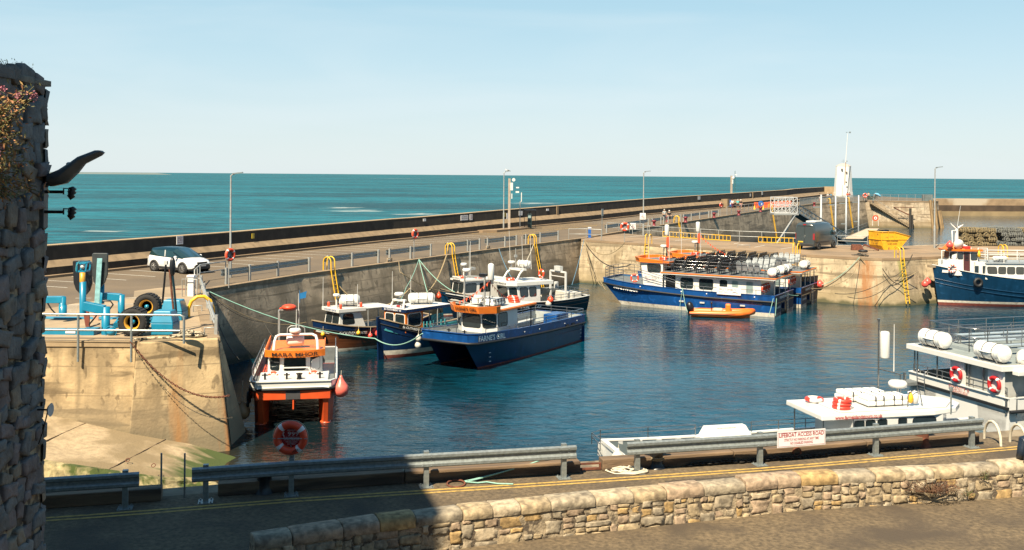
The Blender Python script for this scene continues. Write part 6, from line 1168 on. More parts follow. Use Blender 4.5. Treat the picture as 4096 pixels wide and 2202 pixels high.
slab(sc_, [(gx-4.9, -1.15), (gx-.85, -1.05), (gx-.85, 1.05), (gx-4.9, 1.15)], 2.78, 2.98, navyh, 'roof', mt=white)
flat(sc_, signw, 'St CUTHBERT III', .15, lambda x, y: (gx-.83, x-.1, 2.88+y), 1.45, .02, name='name_lettering'); b = MB(); b.grid([[h.surf(gx-.55-.2*i, z+.05*i*-1+.28, 1, .025) for z in (1.55, 1.9)] for i in range(8)], 0, False); b.build('name_plate', black, sc_)
bent(h, sc_, letw, 'St CUTHBERT III', .2, gx-1.35, 1.78, 1.2, bold=.02, slope=.25, off=.04, name='name_lettering'); bent(h, sc_, yell, 'SH 8', .2, gx-.42, 2.03, .3, bold=.03, slope=.25, off=.04, name='number_lettering') if False else None
MB().tube([(gx-1.1, -.55, 2.98), (gx-1.3, -.45, 3.45), (gx-1.3, .45, 3.45), (gx-1.1, .55, 2.98)], .07, 8).box((gx-1.5, -.45, 3.4), (gx-1.15, .45, 3.5)).build('arch', white, sc_); radome(sc_, gx-1.3, 0, 3.7, .3, .22, st=.2); whip(sc_, gx-1.2, -.5, 3.5, 1.7, lean=.0); whip(sc_, gx-1.7, .6, 3.1, 1.9)
ringon(sc_, gx-1.6, -.1, 3.05, 'dark red lifebuoy lying under the arch of the orange cabin boat', Rr=.25, r=.06, m1=mat('deep_red', (.35, .02, .02), .5)); raft(onboat(sc_, gx-3.4, -.1, 2.98), sc_.rotation_euler.z-.75, 'long white life raft canister on the canopy of the orange cabin boat', 1.7, .32)
for sd in (1, -1): MB().tube([(gx-4.7, sd*1.15, 2.95), (gx-5.2, sd*1.2, 2.85), (gx-5.35, sd*1.22, 2.5), (gx-5.35, sd*1.25, 1.3)], .035, 6).tube([(gx-3.6, sd*1.1, 1.3), (gx-3.6, sd*1.1, 2.8)], .035, 6).build('frame_tube', galvl, sc_)
for sd in (1, -1):
    for i in range(14): x = gx-2.8-.32*i; q = h.surf(x, h.sheer(x/9.6)-.05, sd, -.14); MB().box((x-.04, q[1]-.04, q[2]-.6), (x+.04, q[1]+.04, q[2]+.3)).build('frame_rib', tealp, sc_)
b = MB(); b.grid([[(gx-2.6-.4*i, 1.42-.0*i, z+.02*i) for z in (1.25, 1.75)] for i in range(12)], 0, False); b.build('wash_board', tealp, sc_)
# ---- small dark blue cabin boat far side
g4, h = oldboat('small_cabin_boat', 'small dark blue boat with long white cabin and orange lifebuoys on its roof', (-5.3, 78.6), (-.80, -.6), 8.6, 2.9, (1.6, 1.35, 2.2), [antif, boot, dkblu], [(.1, 1), (.2, 2)], caprail, [.4], deckg, deckw, rake=.5)
gx = h.xw; hs = House(g4, [(gx-5.2, -1.0), (gx-1.2, -.85), (gx-1.2, .85), (gx-5.2, 1.0)], 1.3, 2.75, white, [(gx-5.1, -.95), (gx-1.4, -.8), (gx-1.4, .8), (gx-5.1, .95)], name='cabin')
hs.win(1, .1, .5, .4, .85); hs.win(1, .58, .95, .4, .85); hs.win(2, .05, .3, .4, .85); hs.win(2, .4, .65, .4, .85); slab(g4, [(gx-5.3, -1.1), (gx-1.2, -.95), (gx-1.2, .95), (gx-5.3, 1.1)], 2.75, 2.9, white, 'roof')
slab(g4, [(gx-1.25, -.5), (gx-1.1, -.5), (gx-1.1, .5), (gx-1.25, .5)], 2.85, 3.1, white, 'name_board'); flat(g4, signk, 'GLAD TIDINGS IV', .14, lambda x, y: (gx-1.09, x, 2.98+y), .95, name='name_lettering')
ringon(g4, gx-1.8, -.3, 2.98, 'orange lifebuoy lying flat on the front of the long white cabin roof', Rr=.28, r=.08); ringon(g4, gx-3.0, .5, 2.98, 'orange lifebuoy lying flat farther back on the long white cabin roof', Rr=.28, r=.08)
MB().tube([(gx-2.4, 0, 2.9), (gx-2.4, 0, 5.5)], [.05, .02], 6).bar((gx-2.4, -.4, 3.6), (gx-2.4, .5, 3.6), .05).box((gx-2.6, .2, 3.6), (gx-2.2, .6, 3.8)).build('mast', galvl, g4); radome(g4, gx-2.0, -.2, 3.9, .26, .22, st=.9)
fender(onboat(g4, gx+.35, -.2, 1.6), .24, redor, 'orange red ball fender at the stem of the small dark blue cabin boat', 1.15, .4)
# ---- large dark boat with the BK number
H = Vector((-.83, -.56, 0)).normalized(); Pv = Vector((-H.y, H.x, 0)); B = 4.2; o = Vector((6.58, 81.41, 0))-Pv*B/2
g7 = thing('dark_hull_boat', 'large black navy boat with white wheelhouse, stern gantry and BK number on its side', 'boat', o, atan2(H.y, H.x), group='boats moored in the harbour'); h = Hull(12.5, B, (1.38, 1.25, 2.1), 1.0, .88, 2.2, .25, .7, -.8, .4)
h.build(g7, [boot, nvblk], [(.04, 0), (.14, 1)], .6, deck=deckg, inner=deckw, cap=white, rub=[.2, .5], rubr=.03)
bent(h, g7, letw, 'BK 10', .42, 6.0, .86, 1.9, bold=.02, name='number_lettering', shear=.25)
hs = House(g7, [(6.6, -1.35), (7.2, -.8), (7.2, .8), (6.6, 1.35), (4.6, 1.35), (4.6, -1.35)], 1.0, 2.48, white, [(6.8, -1.3), (7.4, -.8), (7.4, .8), (6.8, 1.3), (4.6, 1.3), (4.6, -1.3)])
hs.win(0, .15, .85, .4, .88); hs.win(1, .08, .92, .36, .88); hs.win(2, .15, .85, .4, .88); hs.win(3, .1, .42, .42, .88); hs.win(3, .52, .8, .42, .88); slab(g7, [(3.4, 1.45), (6.95, 1.45), (7.6, .9), (7.6, -.9), (6.95, -1.45), (3.4, -1.45)][::-1], 2.48, 2.78, white, 'roof')
flat(g7, signk, 'GLAD TIDINGS VII', .2, lambda x, y: (7.62, x, 2.63+y), 1.7, shear=.3, name='name_lettering')
b = MB(); 
for y in (-.95, .95): b.tube([(6.7, y, 2.78), (6.3, y*.95, 3.4), (5.9, y*.8, 3.65)], .08, 8)
b.box((5.6, -.8, 3.6), (6.2, .8, 3.75)); b.build('arch', white, g7); radome(g7, 6.1, -.6, 4.1, .3, .2); raft(onboat(g7, 5.4, .15, 3.7), g7.rotation_euler.z+pi/2+.5, 'white life raft canister on the arch of the large dark boat', 1.2, .3)
for x, y, hh in ((6.0, -.9, 3.0), (5.6, .3, 2.6), (5.2, .9, 2.8)): whip(g7, x, y, 3.7, hh, lean=.05)
MB().tube([(5.9, -.3, 3.7), (5.9, -.3, 5.3)], .035, 6).box((5.8, -.4, 4.6), (6.0, -.2, 4.8)).build('mast', galvl, g7)
ringon(g7, 4.2, .9, 3.3, 'orange lifebuoy standing upright behind the white canister on the large dark boat', rot=(pi/2, 0, pi/2), Rr=.3, r=.08); ringon(g7, 6.6, 0, 2.9, 'orange lifebuoy lying under the white arch of the large dark boat', Rr=.3, r=.08)
MB().bar((1.9, -1.0, .7), (1.9, -1.0, 3.3), .13).bar((1.9, 1.1, .7), (1.9, 1.1, 3.3), .13).bar((1.9, -1.0, 3.3), (1.9, 1.1, 3.3), .13).bar((1.9, -1.0, 2.9), (1.9, 1.1, 2.9), .06).build('gantry', white, g7); MB().box((1.75, -.3, 3.36), (2.05, .5, 3.75)).build('gantry_box', kw, g7)
for sd in (1, -1): rails(g7, [(x, sd*(h.pt(x/12.5, h.sheer(x/12.5))[1]-.1), h.sheer(x/12.5)) for x in (.1, 1.6, 3.0, 4.4)], .45, (1, .5), gap=.8)
rails(g7, [(.1, -1.8, 1.4), (.1, 1.8, 1.4)], .45, (1, .5), gap=.8); MB().box((.3, -1.2, .8), (1.3, 1.2, 1.6)).build('stern_bench', deckw, g7, bevel=.03)
q = thing('dinghy', 'small white cabin dinghy stowed on the deck behind the wheelhouse', 'dinghy', onboat(g7, 3.6, -.9, 1.2), g7.rotation_euler.z); hd = Hull(2.6, 1.1, (.7, .7, .9), .4, .7, 2, .4, .7, 0, .4); hd.build(q, [white], [(.1, 0)], .2, deck=deckw); MB().box((.7, -.4, .6), (1.7, .4, 1.1)).build('cuddy', white, q, bevel=.12)
q = thing('dinghy', 'small grey tender with outboard under the stern gantry', 'dinghy', onboat(g7, .9, -1.6, 1.3), g7.rotation_euler.z+.2); hd = Hull(2.4, 1.0, (.5, .5, .7), .4, .8, 2, .4, .7, 0, .4); hd.build(q, [mat('tender_grey', (.3, .33, .34), .5)], [(.1, 0)], .2, deck=deckg); MB().box((-.2, -.15, .3), (.1, .15, .95)).build('outboard', kw, q, bevel=.05)
for i, (z, c, lb) in enumerate(((1.35, redor, 'orange ball fender above the grey one on the large dark boat'), (1.05, MC['fender_grey'], 'grey ball fender below the orange one on the large dark boat'))): fender(onboat(g7, *h.surf(4.35+.15*i, z, 1, .25)), .25, c, lb, 1.15, .3)
# ---- two long blue catamarans
seatm = mat('seat_black', (.012, .014, .018), .5); seatg = mat('seat_grey', (.30, .33, .35), .5)
SEAT = {}
def seat_obj(m, key):
    if key not in SEAT:
        b = MB(); b.box((-.16, -.2, .38), (.06, .2, .6)); b.add([(-.2, -.2, .44), (-.2, .2, .44), (-.42, .2, 1.1), (-.42, -.2, 1.1), (-.1, -.2, .46), (-.1, .2, .46), (-.33, .2, 1.1), (-.33, -.2, 1.1)], [(0, 1, 2, 3), (7, 6, 5, 4), (0, 4, 5, 1), (3, 2, 6, 7), (1, 5, 6, 2), (0, 3, 7, 4)]); b.tube([(0, 0, 0), (0, 0, .4)], .045, 6, 1); b.tube([(-.36, -.12, 1.1), (-.4, -.1, 1.18), (-.4, .1, 1.18), (-.36, .12, 1.1)], .025, 4)
        o = b.build('seat', [m, deckg]); C.objects.unlink(o); SEAT[key] = o
    return SEAT[key]
def seat_at(par, x, y, z, m, key, rz=0):
    o = seat_obj(m, key).copy(); C.objects.link(o); o.parent = par; o.location = (x, y, z); o.rotation_euler = (0, 0, rz); return o
def ferry(nm, lb, corner, names, rows, tcol, det=True):
    H = Vector((-.865, .503, 0)).normalized(); Pv = Vector((-H.y, H.x, 0)); B = 5.7; o = Vector((*corner, 0))-Pv*B/2
    r = thing('long_blue_catamaran', lb, 'boat', o, atan2(H.y, H.x), group='boats moored in the harbour'); L_ = 15.4
    sh = lambda x: 1.72+max(0, (x-5.5)/9.9)**1.6*.5; zr = lambda x: 1.2+max(0, (x-5.0)/10.4)**1.5*.55
    hb = cat_body(r, L_, B, sh, zr, None, 1.9, 2.2, 5.0, 1.0, lambda x: .7 if x < 9.5 else .12, [boot, blueh, blueh], deckg, mat('inner_blue', (.02, .10, .22), .6), .12, 2.4, wet=1.0, stripe=.32); sternm = mat('stern_navy', (.012, .03, .07), .7, var=.15)
    hh = House(r, [(1.3, -2.15), (9.6, -2.15), (9.6, 2.15), (1.3, 2.15)], 1.05, 2.92, wht2, name='main_cabin')
    X = lambda u: (9.6-u)/8.3
    for a, c, dd in ((8.12, 7.06, 0), (6.48, 5.33, 0), (4.71, 4.14, 0), (3.69, 3.2, 1), (2.5, 1.96, 1)):
        hh.win(2, X(a), X(c), .42 if not dd else .38, .86, fm=rubs if not dd else kw, m=glass if not dd else mat('frosted_glass', (.25, .33, .33), .3), fr=.04)
    hh.win(2, X(9.45), X(8.62), .03, .98, name='doorway', m=black, rd=.02, fr=.02)
    hh.win(0, .1, .9, .4, .86, fr=.04)
    slab(r, [(0.0, -2.6), (9.75, -2.6), (9.75, 2.6), (0, 2.6)], 2.92, 3.02, wht2, 'upper_deck_edge'); slab(r, [(-.05, -2.65), (9.78, -2.65), (9.78, 2.65), (-.05, 2.65)], 3.03, 3.10, orange, 'upper_deck_trim'); slab(r, [(.05, -2.5), (9.7, -2.5), (9.7, 2.5), (.05, 2.5)], 3.101, 3.135, deckg, 'upper_deck')
    w = House(r, [(9.78, -2.1), (11.5, -1.9), (12.0, -.9), (12.0, .9), (11.5, 1.9), (9.78, 2.1)], 1.2, 3.78, wht2, [(9.78, -2.0), (11.9, -1.8), (12.4, -.85), (12.4, .85), (11.9, 1.8), (9.78, 2.0)])
    w.win(4, .3, .88, .7, .94, sk=0); w.win(3, .1, .9, .68, .94); w.win(2, .03, .5, .68, .94); w.win(2, .52, .97, .68, .94); w.win(5, .25, .45, .62, .92); w.win(5, .55, .75, .62, .92)
    RP = [(9.2, -2.1), (11.9, -2.05), (12.7, -1.0), (12.7, 1.0), (11.9, 2.05), (9.2, 2.1)]; slab(r, RP, 3.78, 3.93, orange, 'wheelhouse_roof'); b = MB(); RI = [(x-.12, y*.95) for x, y in RP]; RO = [(x+.1, y*1.02) for x, y in RP]; b.grid([[(x, y, 3.88) for x, y in RP], [(x, y, 4.18 if 0 < i < 5 else 3.95) for i, (x, y) in enumerate(RO)], [(x, y, 4.18 if 0 < i < 5 else 3.95) for i, (x, y) in enumerate(RI)], [(x, y, 3.93) for x, y in RI]], 0, False); b.build('roof_lip', orange, r)
    slab(r, [(9.3, -1.9), (11.7, -1.9), (12.4, -.9), (12.4, .9), (11.7, 1.9), (9.3, 1.9)], 3.93, 3.95, deckg, 'roof_top')
    for bx, by in rows[0]: pass
    n = 0
    for i in range(rows[1]):
        x = 8.85-i*1.0
        for blk_ in (1.45, -1.45):
            for k in range(5): seat_at(r, x, blk_*.98+(-.92+.46*k), 3.135, seatm, 'b')
    for i in range(4): seat_at(r, 3.1-.5*i, 2.0, 3.135, seatg, 'g', -pi/2)
    for i in range(4): seat_at(r, 3.1-.5*i, -2.0, 3.135, seatg, 'g', pi/2)
    for i in range(4): seat_at(r, 3.0-.5*i, .25, 3.135, seatg, 'g', pi/2); 
    rails(r, [(9.6, 2.45, 3.13), (.9, 2.45, 3.13), (.9, -2.45, 3.13), (9.6, -2.45, 3.13)], 1.0, (1, .72, .45), r=.02, gap=1.0, n=5)
    rails(r, [(2.3, 1.2, 3.13), (2.3, -1.2, 3.13)], .9, (1, .5), r=.02, gap=.6, n=5)
    for yy in (2.35, -2.35, .9, -.9): MB().tube([(.15, yy, 1.0), (.15, yy, 2.95)], .045, 8).build('deck_post', stain, r)
    bw = [(9.7, hb(9.7)-.1), (11.4, hb(11.4)-.1), (13.2, hb(13.2)-.1), (15.2, hb(15.2)-.05), (15.3, 0), (15.2, -hb(15.2)+.05), (13.2, -hb(13.2)+.1), (11.4, -hb(11.4)+.1)]
    rails(r, [(x, y, sh(x)) for x, y in bw[2:]], 1.0, (1, .75, .5, .25), r=.02, gap=1.1, n=5)
    for sd in (1, -1): rails(r, [(x, sd*(hb(x)-.1), sh(x)) for x in (.8, 3.0, 5.2, 7.4)], .38, (1,), gap=.75)
    MB().tube([(7.6, hb(7.6)-.1, 2.1), (11.8, hb(11.8)-.4, 3.0)], .025).tube([(7.6, hb(7.6)-.1, 2.3), (11.8, hb(11.8)-.4, 3.2)], .025).build('hand_rail', stain, r)
    flat(r, letw, names[0], .38, lambda x, y: (13.0-x, hb(13.0-x)+.05-.12*(.5+y), sh(13-x)-.56+y-.08*0), 2.4, .02, name='name_lettering')
    flat(r, signw, names[0], .3, lambda x, y: (-.04, -x+.0, 1.45+y), 2.9, .015, name='name_lettering'); flat(r, signw, 'SEAHOUSES', .22, lambda x, y: (-.04, -x+1.85, .72+y), 1.3, name='name_lettering')
    MB().box((-.03, -2.8, 1.15), (-.005, 2.8, 1.72)).build('stern_board', tcol if not det else sternm, r); MB().box((-.03, -2.82, .3), (-.004, -.9, 1.15)).box((-.03, .9, .3), (-.004, 2.82, 1.15)).box((-.03, -.9, .95), (-.004, .9, 1.15)).build('transom', sternm, r); MB().box((-.06, -.4, .25), (-.04, .0, 1.0)).box((-.06, -2.85, 1.05), (-.03, 2.85, 1.12)).build('stern_trim', nvblk, r)
    b = MB(); 
    for y in (-.75, -.4): b.tube([(-.15, y, -.2), (-.15, y, 1.7)], .025, 5)
    for i in range(7): b.tube([(-.15, -.75, .05+i*.25), (-.15, -.4, .05+i*.25)], .02, 4)
    b.build('boarding_ladder', stain, r)
    b = MB()
    for x in (1.6, 5.6, 7.8, 11.5): b.ball((x, hb(x)+.04, sh(x)-.18), .06, n=6)
    b.build('side_light', signw, r); 
    b = MB()
    for x in (2.6, 6.0, 7.8): b.box((x-.2, hb(x)-.1, .72), (x+.2, hb(x)-.005, .84))
    b.build('port_slot', kw, r)
    # mast gear
    MB().tube([(10.4, -.3, 3.95), (10.4, -.3, 4.9), (10.2, 0, 5.1), (10.4, .3, 4.9), (10.4, .3, 3.95)], .03, 6).bar((10.2, 0, 3.95), (10.2, 0, 5.8), .06).bar((10.2, -.4, 5.0), (10.2, .5, 5.0), .05).build('mast', black, r)
    radome(r, 10.5, 0, 5.0, .32, .22, st=.5); MB().lathe([(.17, 0), (.19, .05), (.19, .8), (.15, .88), (0, .9)], 14, 0, T3(10.2, .1, 6.1)).tube([(10.2, .1, 5.7), (10.2, .1, 6.1)], .03, 5).build('antenna_pod', white, r)
    whip(r, 11.4, 1.2, 3.95, 3.0); whip(r, 10.6, -.9, 3.95, 2.6); whip(r, 9.5, 1.3, 3.95, 2.5)
    tag(MB().add([(0, 0, 0), (-.25, .05, -.1), (-.3, 0, -.9), (-.05, -.05, -1.0)], [(0, 1, 2, 3)], 0).add([(-.26, .06, -.3), (-.1, .06, -.3), (-.1, .06, -.7), (-.28, .06, -.7)], [(0, 1, 2, 3)], 1).tube([(0, 0, -1.3), (0, 0, .3)], .02, 5, 2).build('flag', [rd, yell, galvl], loc=onboat(r, 9.9, .3, 6.0), rz=.4, fix=False), ['red and yellow flag drooping by the mast of the near blue catamaran', 'red flag drooping by the mast of the far blue catamaran'][0 if det else 1], 'flag')
    for i in range(2): ringon(r, 10.2, .9, 4.03+.13*i, names[1+i], Rr=.3, r=.075)
    return r, hb, sh
fm, hbA, shA = ferry('fm', 'long blue catamaran with rows of black seats on top, nearer of the two', (20.96, 79.2), ["FARNE'S MAIDEN", 'lower orange lifebuoy on the wheelhouse roof of the near blue catamaran', 'upper orange lifebuoy on the wheelhouse roof of the near blue catamaran'], ([], 6), navyh)
fl, hbB, shB = ferry('fl', 'second long blue catamaran with maroon stern board, behind the first', (24.75, 85.0), ["FARNE'S LASS", 'lower orange lifebuoy on the wheelhouse roof of the far blue catamaran', 'upper orange lifebuoy on the wheelhouse roof of the far blue catamaran'], ([], 6), mat('maroon_board', (.045, .006, .014), .75), False)
bunting(fm, [(9.3, 1.5, 4.3), (10.2, 0, 5.0), (10.5, -2, 5.0)], 7); bunting(fl, [(10.2, 0, 5.9), (7.0, 1.5, 4.2)], 12)
# banner
q = thing('banner', 'white boat trips banner hung on the rail of the near blue catamaran', 'banner', onboat(fm, 3.7, 2.98, 1.6), fm.rotation_euler.z+pi); MB().box((-1.0, -.02, 0), (1.0, .02, .62)).build('panel', signw, q, bevel=.01)
flat(q, signk, "BILLY SHIEL'S", .24, lambda x, y: (x-.1, -.03, .42+y), 1.35, bold=0, name='logo_lettering'); flat(q, signr, 'BOAT TRIPS', .12, lambda x, y: (x-.45, -.03, .2+y), .7, bold=0, name='logo_lettering'); MB().tube([(.3, -.03, .18), (.5, -.03, .25), (.75, -.03, .18)], .02, 4).build('bird_mark', signk, q)
flat(fm, signk, "BILLY SHIEL'S", .26, lambda x, y: (10.75-x, 2.13-.0, 2.55+y), 1.3, bold=0, name='logo_lettering'); flat(fm, signr, 'BOAT TRIPS', .12, lambda x, y: (10.9-x, 2.13, 2.35+y), .7, bold=0, name='logo_lettering'); flat(fm, signk, 'www.farne-islands.com', .14, lambda x, y: (10.75-x, 2.13, 2.08+y), 1.4, bold=0, name='logo_lettering')
for i, y in enumerate((1.85, 1.1, .35)): ringon(fm, 1.2, y, 2.15, ['lifebuoy nearest the side on the aft bulkhead of the near blue catamaran', 'middle lifebuoy on the aft bulkhead of the near blue catamaran', 'innermost lifebuoy on the aft bulkhead of the near blue catamaran'][i], rot=(0, pi/2, 0), Rr=.3, r=.08)
for i, y in enumerate((1.85, 1.1, .35)): ringon(fl, 1.2, y, 2.15, ['lifebuoy nearest the side on the aft bulkhead of the far blue catamaran', 'middle lifebuoy on the aft bulkhead of the far blue catamaran', 'innermost lifebuoy on the aft bulkhead of the far blue catamaran'][i], rot=(0, pi/2, 0), Rr=.3, r=.08)
ringon(fm, 12.3, 2.2, 2.4, 'orange lifebuoy on the front of the wheelhouse of the near blue catamaran', rot=(pi/2, 0, .3), Rr=.3, r=.08)
for par, x, y, lb in ((fm, .35, 1.9, 'white raft canister at the near stern corner of the near blue catamaran'), (fm, .35, -.5, 'middle white raft canister at the stern of the near blue catamaran'), (fm, .35, -2.0, 'far white raft canister at the stern of the near blue catamaran'), (fl, .35, .2, 'white raft canister at the stern of the far blue catamaran')): raft(onboat(par, x, y, 3.13), par.rotation_euler.z+pi/2, lb, 1.4, .36)
fender(onboat(fl, -.25, -2.95, 1.55), .34, fendr, 'large salmon red ball fender at the stern of the far blue catamaran', 1.1, .2); fender(onboat(fl, .2, -3.2, .1), .36, black, 'large black ball fender floating behind the far blue catamaran', 1.1, .6)
# ---- orange RIB
H = Vector((.975, -.2, 0)).normalized(); rb_ = thing('inflatable_boat', 'orange rigid inflatable boat with black outboard beside the blue catamaran', 'boat', Vector((14.5, 80.1, 0)), atan2(H.y, H.x), group='boats moored in the harbour'); ort = mat('orange_tube', (.85, .17, .02), .45, var=.06)
TP = [(-.1, .75, .3), (.6, .8, .3), (2.6, .8, .32), (3.8, .65, .38), (4.5, .35, .46), (4.8, 0, .5)]; TP = TP+[(x, -y, z) for x, y, z in TP[-2::-1]]
MB().tube(TP, [.12]+[.25]*(len(TP)-2)+[.12], 14).build('tube', ort, rb_); b = MB(); 
b.tube([(x*1.0, y*1.3 if abs(y) > .1 else 0, z-.02) for x, y, z in TP[:]], .045, 6); b.build('rub_strip', rubs, rb_); MB().prism([(0, -.6), (4.2, -.3), (4.6, 0), (4.2, .3), (0, .6)], -.1, .2, 0).prism([(.0, -.35), (4.0, -.1), (4.0, .1), (0, .35)], -.3, -.1).build('floor', ort, rb_)
MB().box((.0, -.22, .1), (.0, .22, .1)).tube([(-.15, 0, -.3), (-.2, 0, .4)], .09, 8).lathe([(.0, 0), (.25, .05), (.3, .3), (.26, .62), (.12, .78), (0, .8)], 12, 0, T3(-.0, 0, .35, ry=-.25)).build('outboard', black, rb_)
MB().box((2.7, -.28, .2), (3.1, .28, 1.05)).build('console', orange, rb_, bevel=.08); MB().box((1.7, -.3, .3), (2.5, .35, .68)).build('seat', mat('seat_tan', (.6, .48, .34), .6), rb_, bevel=.12); MB().tube([(1.6, 0, .3), (1.6, 0, 1.1)], .04).ball((1.6, 0, 1.1), .09).build('towing_post', black, rb_)
MB().box((2.9, -1.02, .2), (3.6, -1.0, .36)).build('id_panel', yell, rb_, rz=0) if False else None
# ---- blue and white boat at right
br, h = oldboat('blue_white_boat', 'big dark blue and white passenger boat with orange wheelhouse roof at the right', (37.9, 88.3), (-1, -.03), 15.5, 4.8, (2.6, 2.45, 3.55), [antif, boot, dkblu], [(.24, 1), (.44, 2)], white, [1.2, 1.55], deckg, deckw, rake=.75, tr=.8, keel=-1.1, drop=.55, pw=2.6, bowf=.55, rubm=dkblu)
gx = h.xw; MB().prism([(gx+.2, -.14), (gx+.9, -.25), (gx+.95, .0), (gx+.9, .25), (gx+.2, .14)], 3.3, 3.52).build('stem_cap', caprail, br)
fs = House(br, [(gx-1.5, -1.15), (gx-1.0, -.95), (gx-.15, -.42), (gx+.05, 0), (gx-.15, .42), (gx-1.0, .95), (gx-1.5, 1.15)], 2.9, 4.02, white, name='fore_cabin'); House(br, [(gx-3.4, -1.6), (gx-2.55, -1.5), (gx-2.55, 1.5), (gx-3.4, 1.6)], 2.5, 3.95, white, name='deck_house')
w = House(br, [(gx-2.9, -1.25), (gx-1.2, -1.1), (gx-.6, -.5), (gx-.6, .5), (gx-1.2, 1.1), (gx-2.9, 1.25)], 2.7, 4.85, white, [(gx-2.9, -1.2), (gx-1.2, -1.05), (gx-.75, -.5), (gx-.75, .5), (gx-1.2, 1.05), (gx-2.9, 1.2)])
s1 = 4; w.win(4, .02, .24, .68, .94); 
o_ = w.win(4, .30, .60, .04, .95, name='door', m=mat('door_maroon', (.10, .025, .025), .5), fm=mat('door_edge', (.06, .02, .02), .5), rd=.04, fr=.02); w.win(4, .38, .52, .62, .86, name='window'); w.win(4, .68, .95, .64, .92); w.win(3, .1, .9, .68, .92); w.win(2, .1, .9, .68, .92)
b = MB(); R0 = [(gx-3.3, -1.35), (gx-1.3, -1.3), (gx-.35, -.7), (gx-.35, .7), (gx-1.3, 1.3), (gx-3.3, 1.35)]; slab(br, R0, 4.83, 4.98, orange, 'roof', P1=[(x*1.0+(.12 if i in (2, 3) else 0), y*1.02) for i, (x, y) in enumerate(R0)]); slab(br, [(gx-1.9, -1.0), (gx-.6, -.7), (gx-.6, .7), (gx-1.9, 1.0)], 4.98, 5.5, orange, 'roof_hump', P1=[(gx-1.7, -.6), (gx-1.0, -.4), (gx-1.0, .4), (gx-1.7, .6)])
MB().box((gx-2.4, .35, 4.98), (gx-1.75, .95, 5.25)).build('red_board', mat('red_board', (.6, .03, .02), .5), br); MB().lathe([(.0, -.08), (.42, -.06), (.42, .06), (0, .08)], 20, 0, T3(gx-1.3, 1.0, 5.45, rx=pi/2-.15)).build('radar_disc', white, br)
MB().tube([(gx-1.5, .2, 5.0), (gx-1.5, .2, 6.9)], [.2, .13], 10).add([(gx-1.5, .0, 6.9), (gx-1.5, .5, 6.9), (gx-1.0, .25, 7.3), (gx-1.35, .25, 6.95)], [(0, 1, 2, 3)]).tube([(gx-1.5, .2, 6.75), (gx-1.1, .2, 7.05), (gx-.95, .2, 7.25)], [.12, .06, .03], 6).tube([(gx-1.5, .2, 6.75), (gx-1.9, .2, 7.0), (gx-2.1, .2, 7.12)], [.12, .07, .03], 6).build('mast', white, br); whip(br, gx-1.55, .2, 6.9, 1.9, lean=-.15); MB().tube([(gx-1.0, .5, 5.2), (gx-.95, .5, 6.6), (gx-1.4, .3, 6.6)], .05, 6).build('mast_bracket', white, br)
MB().tube([(gx-1.8, .2, 5.4), (gx-2.7, .4, 5.0)], [.16, .1], 8).tube([(gx-1.9, .0, 5.3), (gx-2.6, .1, 5.1)], [.14, .12], 8).build('furled_cover', mat('cover_white', (.7, .7, .68), .7), br)
tag(MB().lathe([(0, 0), (.14, .1), (.12, .35), (.06, .6), (0, .62)], 12).build('light_float', yell, loc=onboat(br, gx-2.95, 1.35, 4.3)), 'yellow float hanging at the back corner of the orange wheelhouse roof', 'float')
fender(onboat(br, gx-.55, .9, 5.35), .3, fendr, 'round salmon fender on the orange roof of the blue and white boat', 1.1, .1)
sl_ = House(br, [(gx-13.5, -2.05), (gx-3.3, -1.8), (gx-3.3, 1.8), (gx-13.5, 2.05)], lambda x: 2.45, lambda x: 3.86 if x > gx-6 else 3.8, white, [(gx-13.4, -1.85), (gx-3.4, -1.75), (gx-3.4, 1.75), (gx-13.4, 1.85)], name='saloon')
for a, c, sk in ((3.45, 4.25, -.12), (4.42, 5.05, 0), (5.2, 5.85, 0), (6.0, 6.65, 0), (6.8, 7.5, .15), (7.8, 8.5, 0), (8.8, 9.5, 0), (9.8, 10.5, 0)): sl_.win(2, (a-3.3)/10.2, (c-3.3)/10.2, .36, .76, rd=.18, fr=.035, sk=sk, m=mat('saloon_glass', (.06, .06, .05), .1, spec=.8))
fs.win(5, .12, .42, .12, .62, fr=.03) if False else None
for xx in (gx-2.25, gx-2.95): MB().box((xx-.2-.35, 1.57, 2.95), (xx+.15-.35, 1.62, 3.6)).build('window', glass, br, bevel=.03)
slab(br, [(gx-13.5, -1.95), (gx-3.35, -1.85), (gx-3.35, 1.85), (gx-13.5, 1.95)], 3.8, 3.88, mat('upper_deck_grey', (.30, .34, .37), .7), 'upper_deck'); rails(br, [(gx-3.6, 1.75, 3.88), (gx-6.3, 1.75, 3.88), (gx-9.5, 1.75, 3.88), (gx-9.5, -1.75, 3.88), (gx-3.6, -1.75, 3.88), (gx-3.6, 1.75, 3.88)], .85, (1, .5), r=.04, m=white, gap=1.4)
MB().tube([(gx+.0, .6, 4.0), (gx-.0, .6, 4.85), (gx-.8, .6, 4.9)], .05, 6).tube([(gx-3.1, .9, 4.0), (gx-3.1, .9, 5.1), (gx-3.9, .9, 5.1), (gx-3.9, .9, 3.9)], .045, 6).build('frame_tube', white, br)
raft(onboat(br, gx-5.1, .8, 3.88), br.rotation_euler.z, 'small white raft shell on the upper deck of the blue and white boat', 1.3, .22)
tag(MB().torus(.3, .13, 24, 10, T3(rx=pi/2)).build('tyre_fender', rubber, loc=onboat(br, *h.surf(gx-2.75, 2.15, 1, .15)), rz=br.rotation_euler.z), 'black tyre hanging on the blue side of the right hand passenger boat', 'tyre')
ringon(br, gx-.75, 1.0, 3.3, 'orange and white lifebuoy on the white fore cabin of the blue boat', rot=(pi/2, 0, 0), Rr=.3, r=.08, seg=8)
